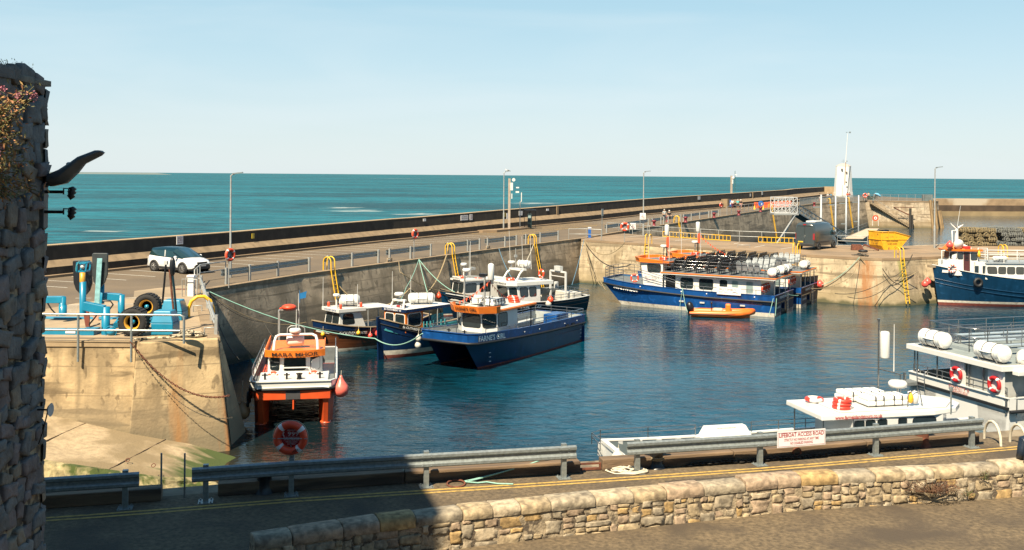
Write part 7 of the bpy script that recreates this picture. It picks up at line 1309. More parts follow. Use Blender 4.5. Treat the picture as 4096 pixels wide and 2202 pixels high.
fender(onboat(br, gx+1.35, .3, 1.85), .3, fendr, 'salmon red ball fender left of the bow of the blue and white boat', 1.15, .5); fender(onboat(br, gx+.95, -.1, 2.0), .32, fendr, 'salmon red ball fender touching the bow of the blue and white boat', 1.15, .5)
# ---- white tour boat behind the road rail
H = Vector((.973, .23, 0)).normalized(); tb = thing('white_tour_boat', 'low white tour boat with flat roof behind the long guard rail', 'boat', Vector((3.23, 36.5, 0)), atan2(H.y, H.x), group='boats moored in the harbour'); B = 3.6
h = Hull(15, B, (1.05, .98, 1.5), 1.2, .85, 2.4, .25, .7, -.6, .4); h.build(tb, [white, wht2], [(.1, 1)], .55, deck=deckg, inner=mat('bulwark_dark', (.10, .13, .14), .6), cap=None, rub=None)
b = MB(); 
for sd in (1, -1): b.sweep([(-.12, 0), (.06, 0), (.06, .06), (-.12, .06)], [(lambda p: (p[0], sd*(p[1]-.04), p[2]))(h.pt(i/20, h.sheer(i/20))) for i in range(21)])
b.box((-.05, -1.5, 1.0), (.15, 1.5, 1.12)); b.build('gunwale', wht2, tb)
for i in range(8): x = .6+i*.8; MB().box((x-.09, 1.48, .5), (x+.09, 1.62, 1.0)).build('frame_rib', kw, tb)
MB().add([(4.7, 1.35, .9), (6.9, 1.35, .9), (6.9, 1.85, .9), (4.7, 1.85, .9), (4.95, 1.5, 1.36), (6.65, 1.5, 1.36), (6.65, 1.8, 1.36), (4.95, 1.8, 1.36)], [(0, 1, 5, 4), (1, 2, 6, 5), (2, 3, 7, 6), (3, 0, 4, 7), (4, 5, 6, 7)]).build('side_gate_cover', wht2, tb, bevel=.03)
flat(tb, signr, 'HATCHES TO BE CLOSED AT SEA', .05, lambda x, y: (5.8+x, 1.47+y*.3, 1.29+y), .8, name='notice_lettering')
rails(tb, [(.15, .2, 1.05), (.15, 1.2, 1.05), (.6, 1.55, 1.05), (2.6, 1.7, 1.02), (4.6, 1.75, 1.0)], .42, (1, .6), r=.018, gap=1.5); rails(tb, [(7.0, 1.75, 1.0), (9.4, 1.75, 1.0), (11.5, 1.75, 1.02)], .42, (1, .6), r=.018, gap=1.4)
c_ = House(tb, [(9.6, -1.35), (13.5, -1.3), (14.1, -.7), (14.1, .7), (13.5, 1.3), (9.6, 1.35)], .8, 2.12, wht2, name='cabin')
for a, c in ((.02, .12), (.14, .24), (.27, .37), (.5, .59), (.66, .92)): c_.win(0, a, c, .3, .95, fr=.02)
TR = [(8.3, 1.35), (8.3, -1.35), (13.1, -1.4), (14.2, -1.15), (14.85, -.5), (14.95, 0), (14.85, .5), (14.2, 1.15), (13.1, 1.4)]; b = MB(); b.prism(TR, 2.12, 2.32, 0, None, None, [(x*1.0, y*.98) for x, y in TR]).prism([(9.2, -1.1), (13.8, -1.1), (14.5, -.4), (14.5, .4), (13.8, 1.1), (9.2, 1.1)], 2.32, 2.38); b.build('roof', wht2, tb, bevel=.04)
flat(tb, signr, 'www.farneislandstours.co.uk', .2, lambda x, y: (9.8+x, -1.42, 2.22+y), 2.0, .035, name='web_lettering')
for x, y in ((8.5, -1.1), (8.6, 1.2), (9.6, -1.38)): MB().tube([(x, y, .6), (x, y, 2.15)], .028, 8).build('roof_post', stain, tb)
for (x, y, lb) in ((11.1, .55, 'flat white raft case, far one of the pair on the tour boat roof'), (11.5, -.35, 'flat white raft case, near one of the pair on the tour boat roof')):
    q = thing('life_raft', lb, 'life raft', onboat(tb, x, y, 2.4), tb.rotation_euler.z, 'life raft cases'); MB().box((-.9, -.42, .02), (.9, .42, .2)).box((-.86, -.38, .2), (.86, .38, .38)).build('case', raftw, q, bevel=.05); b = MB()
    for xx in (-.55, -.2, .25, .6): b.box((xx-.012, -.43, .02), (xx+.012, .43, .39))
    b.build('strap', strap, q)
rw = mat('buoy_white', (.75, .73, .70), .5); rr2 = mat('buoy_red', (.75, .05, .03), .45)
for i, (x, y, z, lb) in enumerate(((9.2, .75, 2.44, 'red and white lifebuoy lying at the far corner of the tour boat roof'), (9.55, -.65, 2.44, 'bottom lifebuoy of the red and white pile on the tour boat roof'), (9.57, -.64, 2.57, 'middle lifebuoy of the red and white pile on the tour boat roof'), (9.6, -.65, 2.7, 'top lifebuoy of the red and white pile on the tour boat roof'))): ringon(tb, x, y, z, lb, m1=rr2, m2=rw, Rr=.29, r=.075, seg=4 if i else 2)
MB().tube([(12.15, .9, 2.35), (12.15, .9, 5.4)], .035, 8).bar((12.15, .9, 3.5), (12.95, .6, 3.3), .04).bar((12.95, .6, 3.3), (12.95, .6, 2.4), .04).lathe([(.05, 0), (.06, .12)], 10, 0, T3(12.15, .9, 5.4)).build('mast', stain, tb)
MB().lathe([(.17, 0), (.19, .05), (.19, .95), (.16, 1.05), (0, 1.08)], 18, 0, T3(12.4, .85, 3.95)).build('antenna_pod', white, tb); whip(tb, 12.75, .75, 3.4, 1.9); radome(tb, 12.65, .35, 2.85, .36, .26, st=.4)
flat(tb, signk, 'RADAR', .06, lambda x, y: (13.4+x, .35-.37, 2.95+y), .2) if False else None
MB().lathe([(.05, 0), (.1, .08), (.1, .26), (.06, .34), (.03, .42)], 12, 0, T3(12.4, -.85, 2.5)).build('light_float', yell, tb); MB().tube([(12.2, -.95, 2.38), (12.25, -.9, 2.95), (12.75, -.9, 2.98), (12.85, -.95, 2.38)], .02, 6).build('roof_hoop', stain, tb); MB().lathe([(.0, 0), (.12, .05), (.16, .3), (.1, .5), (0, .55)], 12, 0, T3(12.65, -.75, 2.42)).build('roof_vent', white, tb)
MB().tube([(13.85, -1.3, 2.1), (13.85, -1.3, 3.0)], .03, 6).lathe([(.06, 0), (.07, .15)], 10, 0, T3(13.85, -1.3, 3.0)).build('stern_light', galv, tb)
fender(onboat(tb, .3, -1.35, 1.15), .28, mat('fender_white', (.6, .58, .52), .6), 'scuffed white ball fender roped at the left end of the tour boat', 1.2, .2)
for c_ in kids(tb):
    if c_.name.split('.')[0] in ('hull', 'bulwark', 'deck', 'gunwale'): c_.location.x += .66
# ---- big white catamaran at the right edge
H = Vector((.95, .3, 0)).normalized(); Pv = Vector((-H.y, H.x, 0)); B = 6.3; o = Vector((19.6, 48.9, 0))-Pv*B/2
sv = thing('white_catamaran', 'large white catamaran with upper deck benches and raft canisters at the right edge', 'boat', o, atan2(H.y, H.x), group='boats moored in the harbour')
sh = lambda x: 1.72; zr = lambda x: 1.12
hbv = cat_body(sv, 15, B, sh, zr, None, 1.9, 2, 4, .8, lambda x: .62, [white, wht2, wht2], deckg, deckw, .1, 2, wet=-.3)
MB().box((-.1, -B/2, 1.22), (.02, B/2, 1.34)).build('stern_fender', rubs, sv); MB().box((-.75, B/2-.7, 1.15), (0, B/2-.0, 1.35)).build('swim_step', deckg, sv, bevel=.03)
flat(sv, mat('letter_rose', (.6, .2, .16), .5), 'SERENITY V', .26, lambda x, y: (-.035, 3.15-3.35-x+.0, 1.56+y-.0), 1.3, name='name_lettering'); flat(sv, MC['letter_rose'], 'SEAHOUSES', .19, lambda x, y: (-.035, -.3-x, 1.36+y), 1.05, name='name_lettering') if False else flat(sv, MC['letter_rose'], 'SEAHOUSES', .17, lambda x, y: (-.035, -.25-x, 1.42+y-.02), 1.0, name='name_lettering')
hv = House(sv, [(.12, -2.7), (12, -2.7), (12, .4), (.12, .4)][0:4], 1.1, 2.85, mat('cabin_grey', (.48, .48, .45), .6), name='main_cabin')
for y0, y1 in ((-.95+.9, .95+.9-.9), (-2.9, -2.0)): pass
for (ya, yb) in ((.35, -.55), (-1.95, -2.85)): MB().box((-.02, min(ya, yb), 1.1), (.05, max(ya, yb), 2.86)).build('stern_panel', wht2, sv)
for y, lb in ((-.1, 'left red lifebuoy on a white panel of the white catamaran stern'), (-2.4, 'right red lifebuoy on a white panel of the white catamaran stern')): ringon(sv, -.1, y, 2.2, lb, rot=(0, pi/2, 0), m1=mat('ring_crimson', (.5, .015, .02), .5), Rr=.29, r=.085)
UD = [(-.25, 3.1), (-.25, -3.0), (12, -3.1), (12, 3.1)]; slab(sv, UD, 2.86, 3.1, wht2, 'upper_deck_edge'); slab(sv, [(.1, 2.9), (.1, -2.8), (12, -2.8), (12, 2.9)], 3.101, 3.12, mat('upper_deck_green', (.27, .31, .31), .7), 'upper_deck'); slab(sv, [(.3, -3.0), (.3, -3.35), (12, -3.35), (12, -3.0)], 2.72, 2.9, wht2, 'side_wing')
for y in (2.85, 2.65, 1.3, -.75+.0, -1.6, -2.6): MB().tube([(.05, y, 1.15), (.05, y, 2.9)], .035, 8).build('deck_post', stain, sv)
rails(sv, [(.9, 2.8, 3.12), (.9, .2, 3.12), (1.5, -.3, 3.12), (6, -.3, 3.12)], 1.1, (1, .62, .3), r=.025, gap=1.1); rails(sv, [(.9, 2.8, 3.12), (6, 2.8, 3.12), (11.5, 2.8, 3.12)], 1.1, (1, .62, .3), r=.025, gap=1.5); rails(sv, [(2.2, -2.5, 3.12), (7, -2.5, 3.12)], 1.1, (1, .62), r=.025, gap=1.4)
for y in (2.2, 1.3, .4, -.9, -1.8): 
    q = MB().box((1.9, y-.16, 3.55), (11, y+.16, 3.6)); q.build('bench', mat('bench_alu', (.42, .50, .56), .4, .2), sv)
    b = MB(); 
    for i in range(9): b.tube([(2.2+i*1.1, y, 3.12), (2.2+i*1.1, y, 3.55)], .03, 6).tube([(2.2+i*1.1, y+.2, 3.55), (2.2+i*1.1, y+.24, 4.0)], .02, 5)
    b.tube([(1.9, y+.24, 4.0), (11, y+.24, 4.0)], .02, 5); b.build('bench_frame', stain, sv)
for y, lb in ((1.65, 'left white raft canister along the upper deck edge of the white catamaran'), (-1.95, 'middle white raft canister along the upper deck edge of the white catamaran')): raft(onboat(sv, .2, y, 3.1), sv.rotation_euler.z+pi/2, lb, 1.75, .38)
raft(onboat(sv, 1.3, -3.2, 2.9), sv.rotation_euler.z+pi/2+.2, 'right raft canister cut by the photo edge on the white catamaran', 1.5, .36)
rails(sv, [(.12, 3.0, 1.72), (.12, -2.9, 1.72)], .4, (1, .4), r=.025, gap=1.0); b = MB()
for y in (2.45, 1.95): b.tube([(-.1, y, .9), (-.15, y, 1.85), (.0, y, 1.95), (.1, y, 1.72)], .025, 6)
b.tube([(-.12, 2.45, 1.5), (-.12, 1.95, 1.5)], .025).tube([(-.12, 2.45, 1.2), (-.12, 1.95, 1.2)], .025); b.build('boarding_ladder', stain, sv)
MB().tube([(-.5, 2.9, 1.3), (-.5, 2.9, 1.75)], .07, 8).build('bollard', stain, sv)
hw = Hull(15, 2.3, (1.15, 1.15, 1.2), 2, .95, 3, .14, .5, -.6, .5); 
for k, r_k in enumerate((.58, .42, .27)): MB().torus(r_k, .035, 28, 6, T3(1.35, -3.22, .55, rx=pi/2)).build('wave_emblem', [kw, white, caprail][k], sv)
for y in (-3.0,): MB().tube([(.0, y, 1.0), (.0, y, 1.75)], .06, 8).tube([(.4, y-.15, .9), (.4, y-.15, 1.9)], .04, 6).build('fairlead', stain, sv)
# ---------------- vehicles and gear on the quays ----------------
def shell(st, m, n, par, bevel=0):
    """st: (x, [(y, z) ... from sill to centre top]) stations; mirrored; m(i, j) picks the material"""
    b = MB(); rows = [[(x, y, z) for y, z in pr]+[(x, -y, z) for y, z in pr[::-1]] for x, pr in st]; k = len(st[0][1])
    b.grid(rows, lambda i, j: m(i, j if j < k else 2*k-2-j), True); b.add(rows[0], [tuple(range(2*k))], m(0, 0)); b.add(rows[-1], [tuple(range(2*k))[::-1]], m(len(st)-2, 0)); return b
tyre = mat('tyre_black', (.02, .02, .022), .85, bump=.4, bsc=40); alloy = mat('alloy_wheel', (.6, .6, .6), .3, .7)
def wheel(par, x, y, r, w=.2, rim=.68, rm=None, spokes=8, name='wheel'):
    sd = 1 if y > 0 else -1; T = T3(x, y, r, rx=-sd*pi/2); b = MB(); b.lathe([(r*rim, -w/2), (r*.96, -w/2), (r, -w*.3), (r, w*.3), (r*.96, w/2), (r*rim, w/2), (r*rim, -w/2)], 28, 0, T, cap=False)
    o = b.build(name, tyre, par); b = MB(); b.lathe([(0, w*.1), (r*.15, w*.36), (r*.2, w*.3), (r*rim*.86, w*.34), (r*rim, w*.46), (r*rim, w*.3)], 24, 0, T) if not spokes else b.lathe([(r*rim*.84, w*.3), (r*rim, w*.45), (r*rim, w*.2)], 24, 0, T, cap=False).lathe([(r*.12, w*.2), (r*.12, w*.38), (0, w*.4)], 12, 0, T).lathe([(0, -.01), (r*rim, -.01)], 20, 1, T)
    for k in range(spokes): a = 2*pi*k/spokes; c = T@Vector((cos(a)*r*rim*.9, sin(a)*r*rim*.9, w*.34)); d = T@Vector((cos(a)*r*.1, sin(a)*r*.1, w*.34)); b.bar(d, c, r*.13, .02)
    b.build('rim', [rm or alloy, black], o); return o
def quad_patch(par, name, m, pts, th=.006): b = MB(); b.add(pts, [tuple(range(len(pts)))]); return b.build(name, m, par, fix=False)
# white car: nose away from the sea wall
a, c = Vector(wp(615, 1085.5, 4.45)), Vector(wp(732, 1097, 4.45)); H = (c-a).normalized(); ctr = (a+c)/2; Pv = Vector((-H.y, H.x)); Ls = (c-a).length/2.57
car = thing('parked_car', 'white compact car with dark blue roof parked nose out below the sea wall', 'car', (*(ctr+Pv*.88), 4.46), atan2(H.y, H.x)); car.scale = (Ls*.97, 1.04, 1.06)
cw = mat('car_white', (.80, .80, .81), .2, var=.02, coat=.6); cr_ = mat('car_roof', (.004, .03, .045), .3, coat=.1); ctrim = mat('car_trim', (.03, .03, .032), .6)
w1 = .86
def lowst(x, zt, wt, zb=.2, wb=.8): return (x, [(wb-.04, zb), (wb+.02, zb+.12), (w1 if abs(x) < 1.9 else wt, .55), (wt, zt-.1), (wt-.1, zt-.01), (wt-.35, zt+.02), (0, zt+.035)])
st = [lowst(-2.02, .72, .70, .32, .66), lowst(-1.98, 1.0, .78), lowst(-1.75, 1.06, .84), lowst(-.9, 1.0, .87), lowst(0, .98, .87), lowst(.85, .97, .86), lowst(1.35, .93, .83), lowst(1.75, .84, .78), lowst(1.95, .74, .70, .22, .7), lowst(2.05, .6, .6, .3, .6)]
shell(st, lambda i, j: 1 if j == 0 else 0, 0, car).build('body', [cw, ctrim], car)
gst = [(-1.95, [(.70, 1.02), (.66, 1.08), (.60, 1.12), (.3, 1.14), (0, 1.15)]), (-1.7, [(.80, 1.03), (.72, 1.32), (.64, 1.46), (.35, 1.49), (0, 1.5)]), (-1.0, [(.82, 1.0), (.72, 1.38), (.62, 1.53), (.35, 1.56), (0, 1.57)]), (-.2, [(.83, .98), (.73, 1.38), (.62, 1.54), (.35, 1.57), (0, 1.58)]), (.35, [(.83, .97), (.72, 1.33), (.6, 1.48), (.35, 1.51), (0, 1.52)]), (1.18, [(.8, .95), (.74, .98), (.66, .99), (.35, 1.0), (0, 1.0)])]
shell(gst, lambda i, j: 0 if (j in (0,)) or i == 4 else 1, 0, car).build('greenhouse', [mat('car_glass', (.02, .05, .055), .05, coat=.6), cr_], car)
for sd in (1, -1):
    MB().bar((.36, sd*.765, 1.32), (1.15, sd*.80, .97), .05, .05).build('front_pillar', cw if 0 else cr_, car); MB().bar((-.32, sd*.83, 1.0), (-.4, sd*.735, 1.4), .07, .03).build('door_pillar', kw, car)
    for x in (1.28, -1.28): MB().lathe([(.0, 0), (.41, 0), (.41, .03), (.0, .03)], 24, 0, T3(x, sd*.85, .34, rx=-sd*pi/2)).build('wheel_arch', ctrim, car); wheel(car, x, sd*.80, .36, .22)
    MB().ball((.78, sd*.98, 1.02), .1, sc=(1, 1, .8)).build('mirror', cw, car); 
    quad_patch(car, 'headlight', mat('lamp_clear', (.5, .55, .6), .1), [(1.98, sd*.42, .74), (1.99, sd*.42, .66), (1.80, sd*.76, .70), (1.66, sd*.80, .83)][::sd]); quad_patch(car, 'tail_light', mat('lamp_red', (.5, .01, .01), .2), [(-1.99, sd*.5, .95), (-1.99, sd*.5, .8), (-1.85, sd*.84, .8), (-1.80, sd*.85, .98)][::-sd])
    for x in (.25, -.75): MB().box((x-.09, sd*.87-.015, .83), (x+.09, sd*.87+.015, .86)).build('door_handle', cw, car)
    MB().box((-.95, sd*.85-.02, .2), (.95, sd*.85+.02, .36)).build('sill', ctrim, car)
MB().box((1.99, -.38, .6), (2.07, .38, .74)).build('grille', ctrim, car, bevel=.02); MB().box((1.98, -.55, .28), (2.07, .55, .48)).build('lower_grille', ctrim, car, bevel=.03); MB().box((2.065, -.26, .47), (2.085, .26, .58)).build('number_plate', signw, car); flat(car, signk, 'NA70 NLO', .09, lambda x, y: (2.088, x, .525+y), .44, name='plate_lettering')
# grey van
a = Vector(wp(3275, 1000.5, 4.12)); c = Vector(wp(3343, 992, 4.12)); H = (c-a).normalized(); Pv = Vector((-H.y, H.x)); van = thing('parked_van', 'dark grey high roof van with a white roof vent parked on the jetty', 'van', (*(a+Pv*1.0+H*1.6), 4.13), atan2(H.y, H.x))
vg = mat('van_grey', (.055, .075, .085), .28, var=.04, coat=.5)
def vst(x, top, wt=.98, zb=.35, sh=1.9): return (x, [(wt-.03, zb), (wt, .7), (wt, min(sh, top-.4)), (wt-.08, top-.22), (wt-.22, top-.04), (.4, top), (0, top+.02)])
st = [vst(-2.62, 2.42, .93), vst(-2.55, 2.58, .96), vst(-2.3, 2.62), vst(0, 2.64), vst(1.2, 2.62), vst(1.75, 2.45, .96), vst(2.3, 1.75, .95, sh=1.2), vst(2.55, 1.42, .93, sh=.95), vst(3.0, 1.2, .88, sh=.8), vst(3.2, .95, .8, sh=.5)]
shell(st, lambda i, j: 0, 0, van).build('body', vg, van)
for sd in (1, -1):
    for x in (2.1, -1.55): MB().lathe([(0, 0), (.43, 0), (.43, .02), (0, .02)], 24, 0, T3(x, sd*.97, .36, rx=-sd*pi/2)).build('wheel_arch', ctrim, van); wheel(van, x, sd*.92, .35, .24, rm=mat('steel_wheel', (.2, .2, .2), .5, .5), spokes=6)
    quad_patch(van, 'side_window', glass, [(1.15, sd*.99, 1.35), (2.25, sd*.98, 1.3), (1.75, sd*.955, 1.95), (1.15, sd*.97, 2.0)][::sd]); quad_patch(van, 'tail_light', mat('lamp_red2', (.45, .01, .01), .15), [(-2.57, sd*.985, 1.0), (-2.66, sd*.86, 1.0), (-2.66, sd*.86, 1.62), (-2.55, sd*.985, 1.62)][::-sd]); MB().box((1.9, sd*1.0, 1.35), (2.05, sd*1.2, 1.65)).build('mirror', ctrim, van, bevel=.03)
    MB().box((-2.3, sd*.985-.01, .68), (1.0, sd*.985+.012, .78)).box((-1.1, sd*.985-.01, 1.45), (.9, sd*.985+.008, 1.47)).build('trim_strip', ctrim, van)
MB().box((-2.66, -.9, .38), (-2.5, .9, .62)).build('rear_bumper', ctrim, van, bevel=.04); MB().box((-2.638, -.01, .65), (-2.625, .01, 2.35)).box((-2.638, -.8, 2.3), (-2.62, .8, 2.32)).build('door_seam', black, van); MB().box((-2.655, .15, .72), (-2.635, .67, .84)).build('number_plate', mat('plate_yellow', (.7, .45, .03), .5), van); MB().torus(.06, .012, 12, 5, T3(-2.64, 0, 1.35, ry=pi/2)).build('badge', alloy, van); MB().box((-2.66, -.15, 2.42), (-2.6, .15, 2.5)).build('brake_light', MC['lamp_red2'], van)
MB().box((-1.3, -.5, 2.62), (.3, .5, 2.78)).build('roof_vent', white, van, bevel=.07); quad_patch(van, 'windscreen', glass, [(2.32, -.8, 1.76), (2.32, .8, 1.76), (1.82, .8, 2.42), (1.82, -.8, 2.42)])
# yellow skip
a = Vector(wp(2900+1355/2.154, 500+1080/2.154, 4.1)); c = Vector(wp(2900+1490/2.154, 500+1078/2.154, 4.1)); H = (c-a).normalized(); sk = thing('skip', 'rust streaked yellow skip with stencilled lettering beside the jetty lamp post', 'skip', (*a, 4.12), atan2(H.y, H.x)); yk = mat('skip_yellow', (.80, .40, .015), .5, var=.12, sc=2.5, col2=(.28, .12, .03), c2=(.6, .72), sc2=2.2, bump=.2)
pf = [(.15, 0), (1.95, 0), (3.2, 1.28), (1.45, 1.72), (-.18, 1.76), (-.1, .42)]; b = MB(); W_ = 2.0; n = len(pf)
b.add([(x, 0, z) for x, z in pf]+[(x, W_, z) for x, z in pf], [tuple(range(n)), tuple(range(2*n-1, n-1, -1)), (0, 1, n+1, n), (1, 2, n+2, n+1), (5, 0, n, n+5), (4, 5, n+5, n+4)]); b.build('body', yk, sk)
b = MB(); b.tube([(x, y, z) for x, z, y in ((3.2, 1.3, -.03), (1.45, 1.74, -.03), (-.18, 1.78, -.03), (-.18, 1.78, W_+.03), (1.45, 1.74, W_+.03), (3.2, 1.3, W_+.03))], .045, 6, closed=True); b.bar((-.15, -.02, 1.0), (2.9, -.02, 1.0), .05, .05).bar((-.16, -.02, 1.0), (-.16, W_, 1.0), .05)
for x in (.0, .65, 1.35): b.bar((x, -.02, 1.0 if x < .1 else 1.0), (x+(.06 if x > 1.3 else 0), -.02, 1.74), .05)
b.bar((.12, -.03, .05), (-.12, -.03, .9), .08); b.build('frame', yk, sk); MB().box((.0, .1, 1.55), (1.4, 1.9, 1.8)).tube([(0, .5, 1.85), (.6, .3, 1.92), (1.3, .8, 1.86)], .06, 6).build('rubbish', black, sk)
flat(sk, blk2, 'FRANK FLANNIGAN', .17, lambda x, y: (1.12+x, -.03, .84+y), 1.35, name='lettering'); flat(sk, blk2, '01289 307835', .17, lambda x, y: (1.15+x, -.03, .58+y), 1.1, name='lettering'); flat(sk, blk2, 'FRANK FLANNIGAN', .17, lambda x, y: (-.175, W_*.5-x, .86+y), 1.3, name='lettering'); flat(sk, blk2, '01289 307835', .17, lambda x, y: (-.165, W_*.5-x, .6+y), 1.1, name='lettering')
# scrap
p = wp(3430, 1002, 4.1); tag(MB().prism([(-.6, -.4), (.6, -.4), (.6, .4), (-.6, .4)], 0, .55, 0, None, None, [(-.55, -.35), (.3, -.35), (.3, .35), (-.55, .35)]).tube([(.3, 0, .3), (.75, 0, .5)], .05, 6).build('scrap_box', rust, loc=(*p, 4.12), rz=-.2), 'rusty iron box lying left of the skip', 'scrap'); p = wp(3455, 1003, 4.1); b = MB()
for q in ((0, 0, 1.3, 0), (0, .6, 1.3, .6), (0, 0, 0, .6), (1.3, 0, 1.3, .6), (.45, 0, .45, .6), (.85, 0, .85, .6)): b.bar((q[0], q[1], .5-.35*q[0]), (q[2], q[3], .5-.35*q[2]), .1)
tag(b.build('iron_frame', rust, loc=(*p, 4.15), rz=-.5), 'rusty ladder shaped frame leaning beside the skip', 'scrap')
heap('rope_coil', *wp(3440, 1026, 4.1), 4.12, .75, roped, 'dark heap of old rope at the corner edge of the jetty', 50, .03, .3); tag(MB().torus(.32, .12, 20, 8).build('tyre', rubber, loc=(*wp(3452, 1018, 4.1), 4.4)), 'old tyre lying on the rope heap at the jetty corner', 'tyre')
# lobster pots
random.seed(4); netm = [mat('net_tan', (.17, .13, .065), .9, var=.5, sc=14, bump=1.5, bsc=40, col2=(.03, .03, .025), c2=(.44, .56), sc2=9), mat('net_grey', (.12, .13, .13), .9, var=.5, sc=14, bump=1.5, bsc=40, col2=(.02, .022, .025), c2=(.44, .56), sc2=9)]
def pot(m, cord):
    r = bpy.data.objects.new('lobster_pot', None); C.objects.link(r); pr = [(-.26, 0), (-.28, .18), (-.2, .38), (0, .46), (.2, .38), (.28, .18), (.26, 0)]
    b = MB(); b.grid([[(x, y*s_, .02+z*s_) for y, z in pr] for x, s_ in ((-.36, .96), (-.1, 1), (.1, .98), (.36, .96))], 0, True); b.add([(-.36, y*.96, .02+z*.96) for y, z in pr], [tuple(range(7))]).add([(.36, y*.96, .02+z*.96) for y, z in pr], [tuple(range(7))]); b.build('netting', m, r)
    b = MB()
    for x in (-.36, -.12, .12, .36): b.tube([(x, y*1.04, .02+z*1.04) for y, z in pr], .022, 4)
    for y, z in pr[1:6:2]: b.tube([(-.37, y*1.04, .02+z*1.04), (.37, y*1.04, .02+z*1.04)], .018, 4)
    for i in range(4): a = (-.39, .39)[i % 2]; b.torus(random.uniform(.1, .17), .022, 8, 4, T3(a, random.uniform(-.12, .12), random.uniform(.12, .32), ry=pi/2))
    b.build('frame', cord, r); return r
corda, cordb = mat('cord_tan', (.36, .28, .15), .9), mat('cord_grey', (.26, .27, .25), .9); p0 = [pot(netm[0], corda), pot(netm[1], cordb)]
first = {0: True, 1: True}
for st_i, (xs_, nc, k) in enumerate(((3843, 5, 0), (3950, 2, 1), (4003, 6, 1))):
    x0, y0 = wp(xs_, 985, 4.1)
    for dpth in (0, 1):
        for row in range(4):
            for i in range(nc):
                if xs_ == 3950 and (row == 1 or row == 2) and i == 1: continue
                kk = k if not (st_i == 2 and random.random() < .25) else 0; src = p0[kk]; L_ = (x0+.5+i*.72+random.uniform(-.06, .06)-.0, y0+.35+dpth*.75+random.uniform(-.14, .14), 4.12+row*.46+random.uniform(0, .07)*(row > 0)); rz_ = random.choice((0, pi/2, .2, pi/2+.2)) if k else random.choice((0, pi/2, .1))
                lb = ['tan netted lobster pot in the left stack at the back of the jetty', 'grey netted lobster pot in the tumbled gap between the two stacks', 'grey or tan netted lobster pot in the right stack at the back of the jetty'][st_i]
                if first[kk]: o_ = src; first[kk] = False; o_.location = L_; o_.rotation_euler.z = rz_
                else: o_ = dup(src, L_, rz_); o_.rotation_euler.x = random.uniform(-.2, .2); s_ = random.uniform(.9, 1.12); o_.scale = (s_, s_, s_)
                tag(o_, lb, 'lobster pot', 'lobster pots in the %s' % ('left stack', 'gap', 'right stack')[st_i])
# blue boat hoist
hb1 = mat('hoist_blue', (.003, .23, .40), .4, var=.12, sc=2, coat=.2, bump=.05); Yn, Yf = 41.2, 45.6
def hp(x, y, Y): return dp(160+x/3.298, 980+y/3.298, Y)
O_ = Vector((-17, Yn, 4.46)); ho = thing('boat_hoist', 'blue hydraulic boat hoist with big black tyres and sling pads on the quay platform', 'boat hoist', O_)
def P3(x, y, Y): X, Z = hp(x, y, Y); return Vector((X, Y, Z))-O_
def hbx(name, x0, y0, x1, y1, Y, th, m=hb1, bv=.02): a = P3(x0, y1, Y); c = P3(x1, y0, Y); return MB().box((a.x, a.y, a.z), (c.x, a.y+th, c.z)).build(name, m, ho, bevel=bv)
hbx('near_beam', -500, 1122, 715, 1195, Yn, .45); hbx('far_beam', -500, 968, 1055, 1038, Yf, .4); hbx('beam_box', 527, 1118, 710, 1200, Yn-.12, .7); MB().box(tuple(P3(335, 1168, Yn-.02)), tuple(P3(466, 1138, Yn-.02)+Vector((0, .01, 0)))).build('plate', signw, ho)
def col(name, x0, y0, x1, y1, Y, r, m=hb1): 
    a = P3((x0+x1)/2, y1, Y); c = P3((x0+x1)/2, y0, Y); return MB().lathe([(r, a.z), (r, c.z), (0, c.z+.01)], 16, 0, T3(a.x, a.y+r, 0)).build(name, m, ho)
col('near_column', 520, 490, 572, 915, Yn+.3, .13); col('ram', 520, 372, 570, 495, Yn+.3, .115, mat('ram_yellow', (.62, .32, .03), .4)); col('near_leg', 808, 825, 880, 1200, Yn, .17); col('far_column', 788, 520, 826, 780, Yf, .1); col('far_leg', 1028, 663, 1082, 915, Yf, .15); col('rear_leg', 250, 690, 303, 940, Yf-1, .15); col('rear_leg_sleeve', 246, 800, 310, 940, Yf-1, .17)
def arm(x0, y0, x1, y1, Y, h, w=.3): a = P3(x0, y0, Y)+Vector((0, .15, 0)); c = P3(x1, y1, Y)+Vector((0, .15, 0)); MB().bar(a, c, w, h).build('swing_arm', hb1, ho, bevel=.02)
arm(560, 810, 830, 865, Yn, .36); arm(835, 680, 1050, 700, Yf, .32); arm(-60, 730, 290, 728, Yf-1, .3)
def pad(name, pts, Y, m, th=.12): q = [P3(x, y, Y) for x, y in pts]; n = len(q); MB().add([tuple(v) for v in q]+[tuple(v+Vector((0, th, 0))) for v in q], [tuple(range(n)), tuple(range(2*n-1, n-1, -1))]+[(i, (i+1) % n, n+(i+1) % n, n+i) for i in range(n)]).build(name, m, ho, bevel=.02)
pad('sling_pad', [(428, 225), (445, 208), (640, 204), (672, 240), (682, 510), (650, 610), (600, 668), (540, 668), (470, 590), (440, 500)], Yn+1.2, black); pad('sling_pad', [(700, 110), (885, 112), (892, 130), (885, 400), (850, 500), (800, 560), (750, 560), (700, 480), (688, 400), (684, 130)], Yf-.2, mat('pad_grey', (.035, .045, .05), .5, var=.3))
pad('sling_strap', [(752, 178), (822, 180), (800, 480), (785, 778), (714, 778), (735, 450)], Yf-.35, mat('sling_blue', (.22, .46, .50), .8, var=.25, sc=6), .03); pad('sling_strap_lower', [(712, 785), (785, 785), (765, 1085), (690, 1085)], Yf-.4, mat('strap_pink', (.55, .30, .22), .8), .03); pad('sling_strap_red', [(572, 868), (640, 880), (655, 950), (650, 1085), (598, 1085), (576, 960)], Yn+1.1, mat('strap_red', (.22, .05, .03), .8), .06)
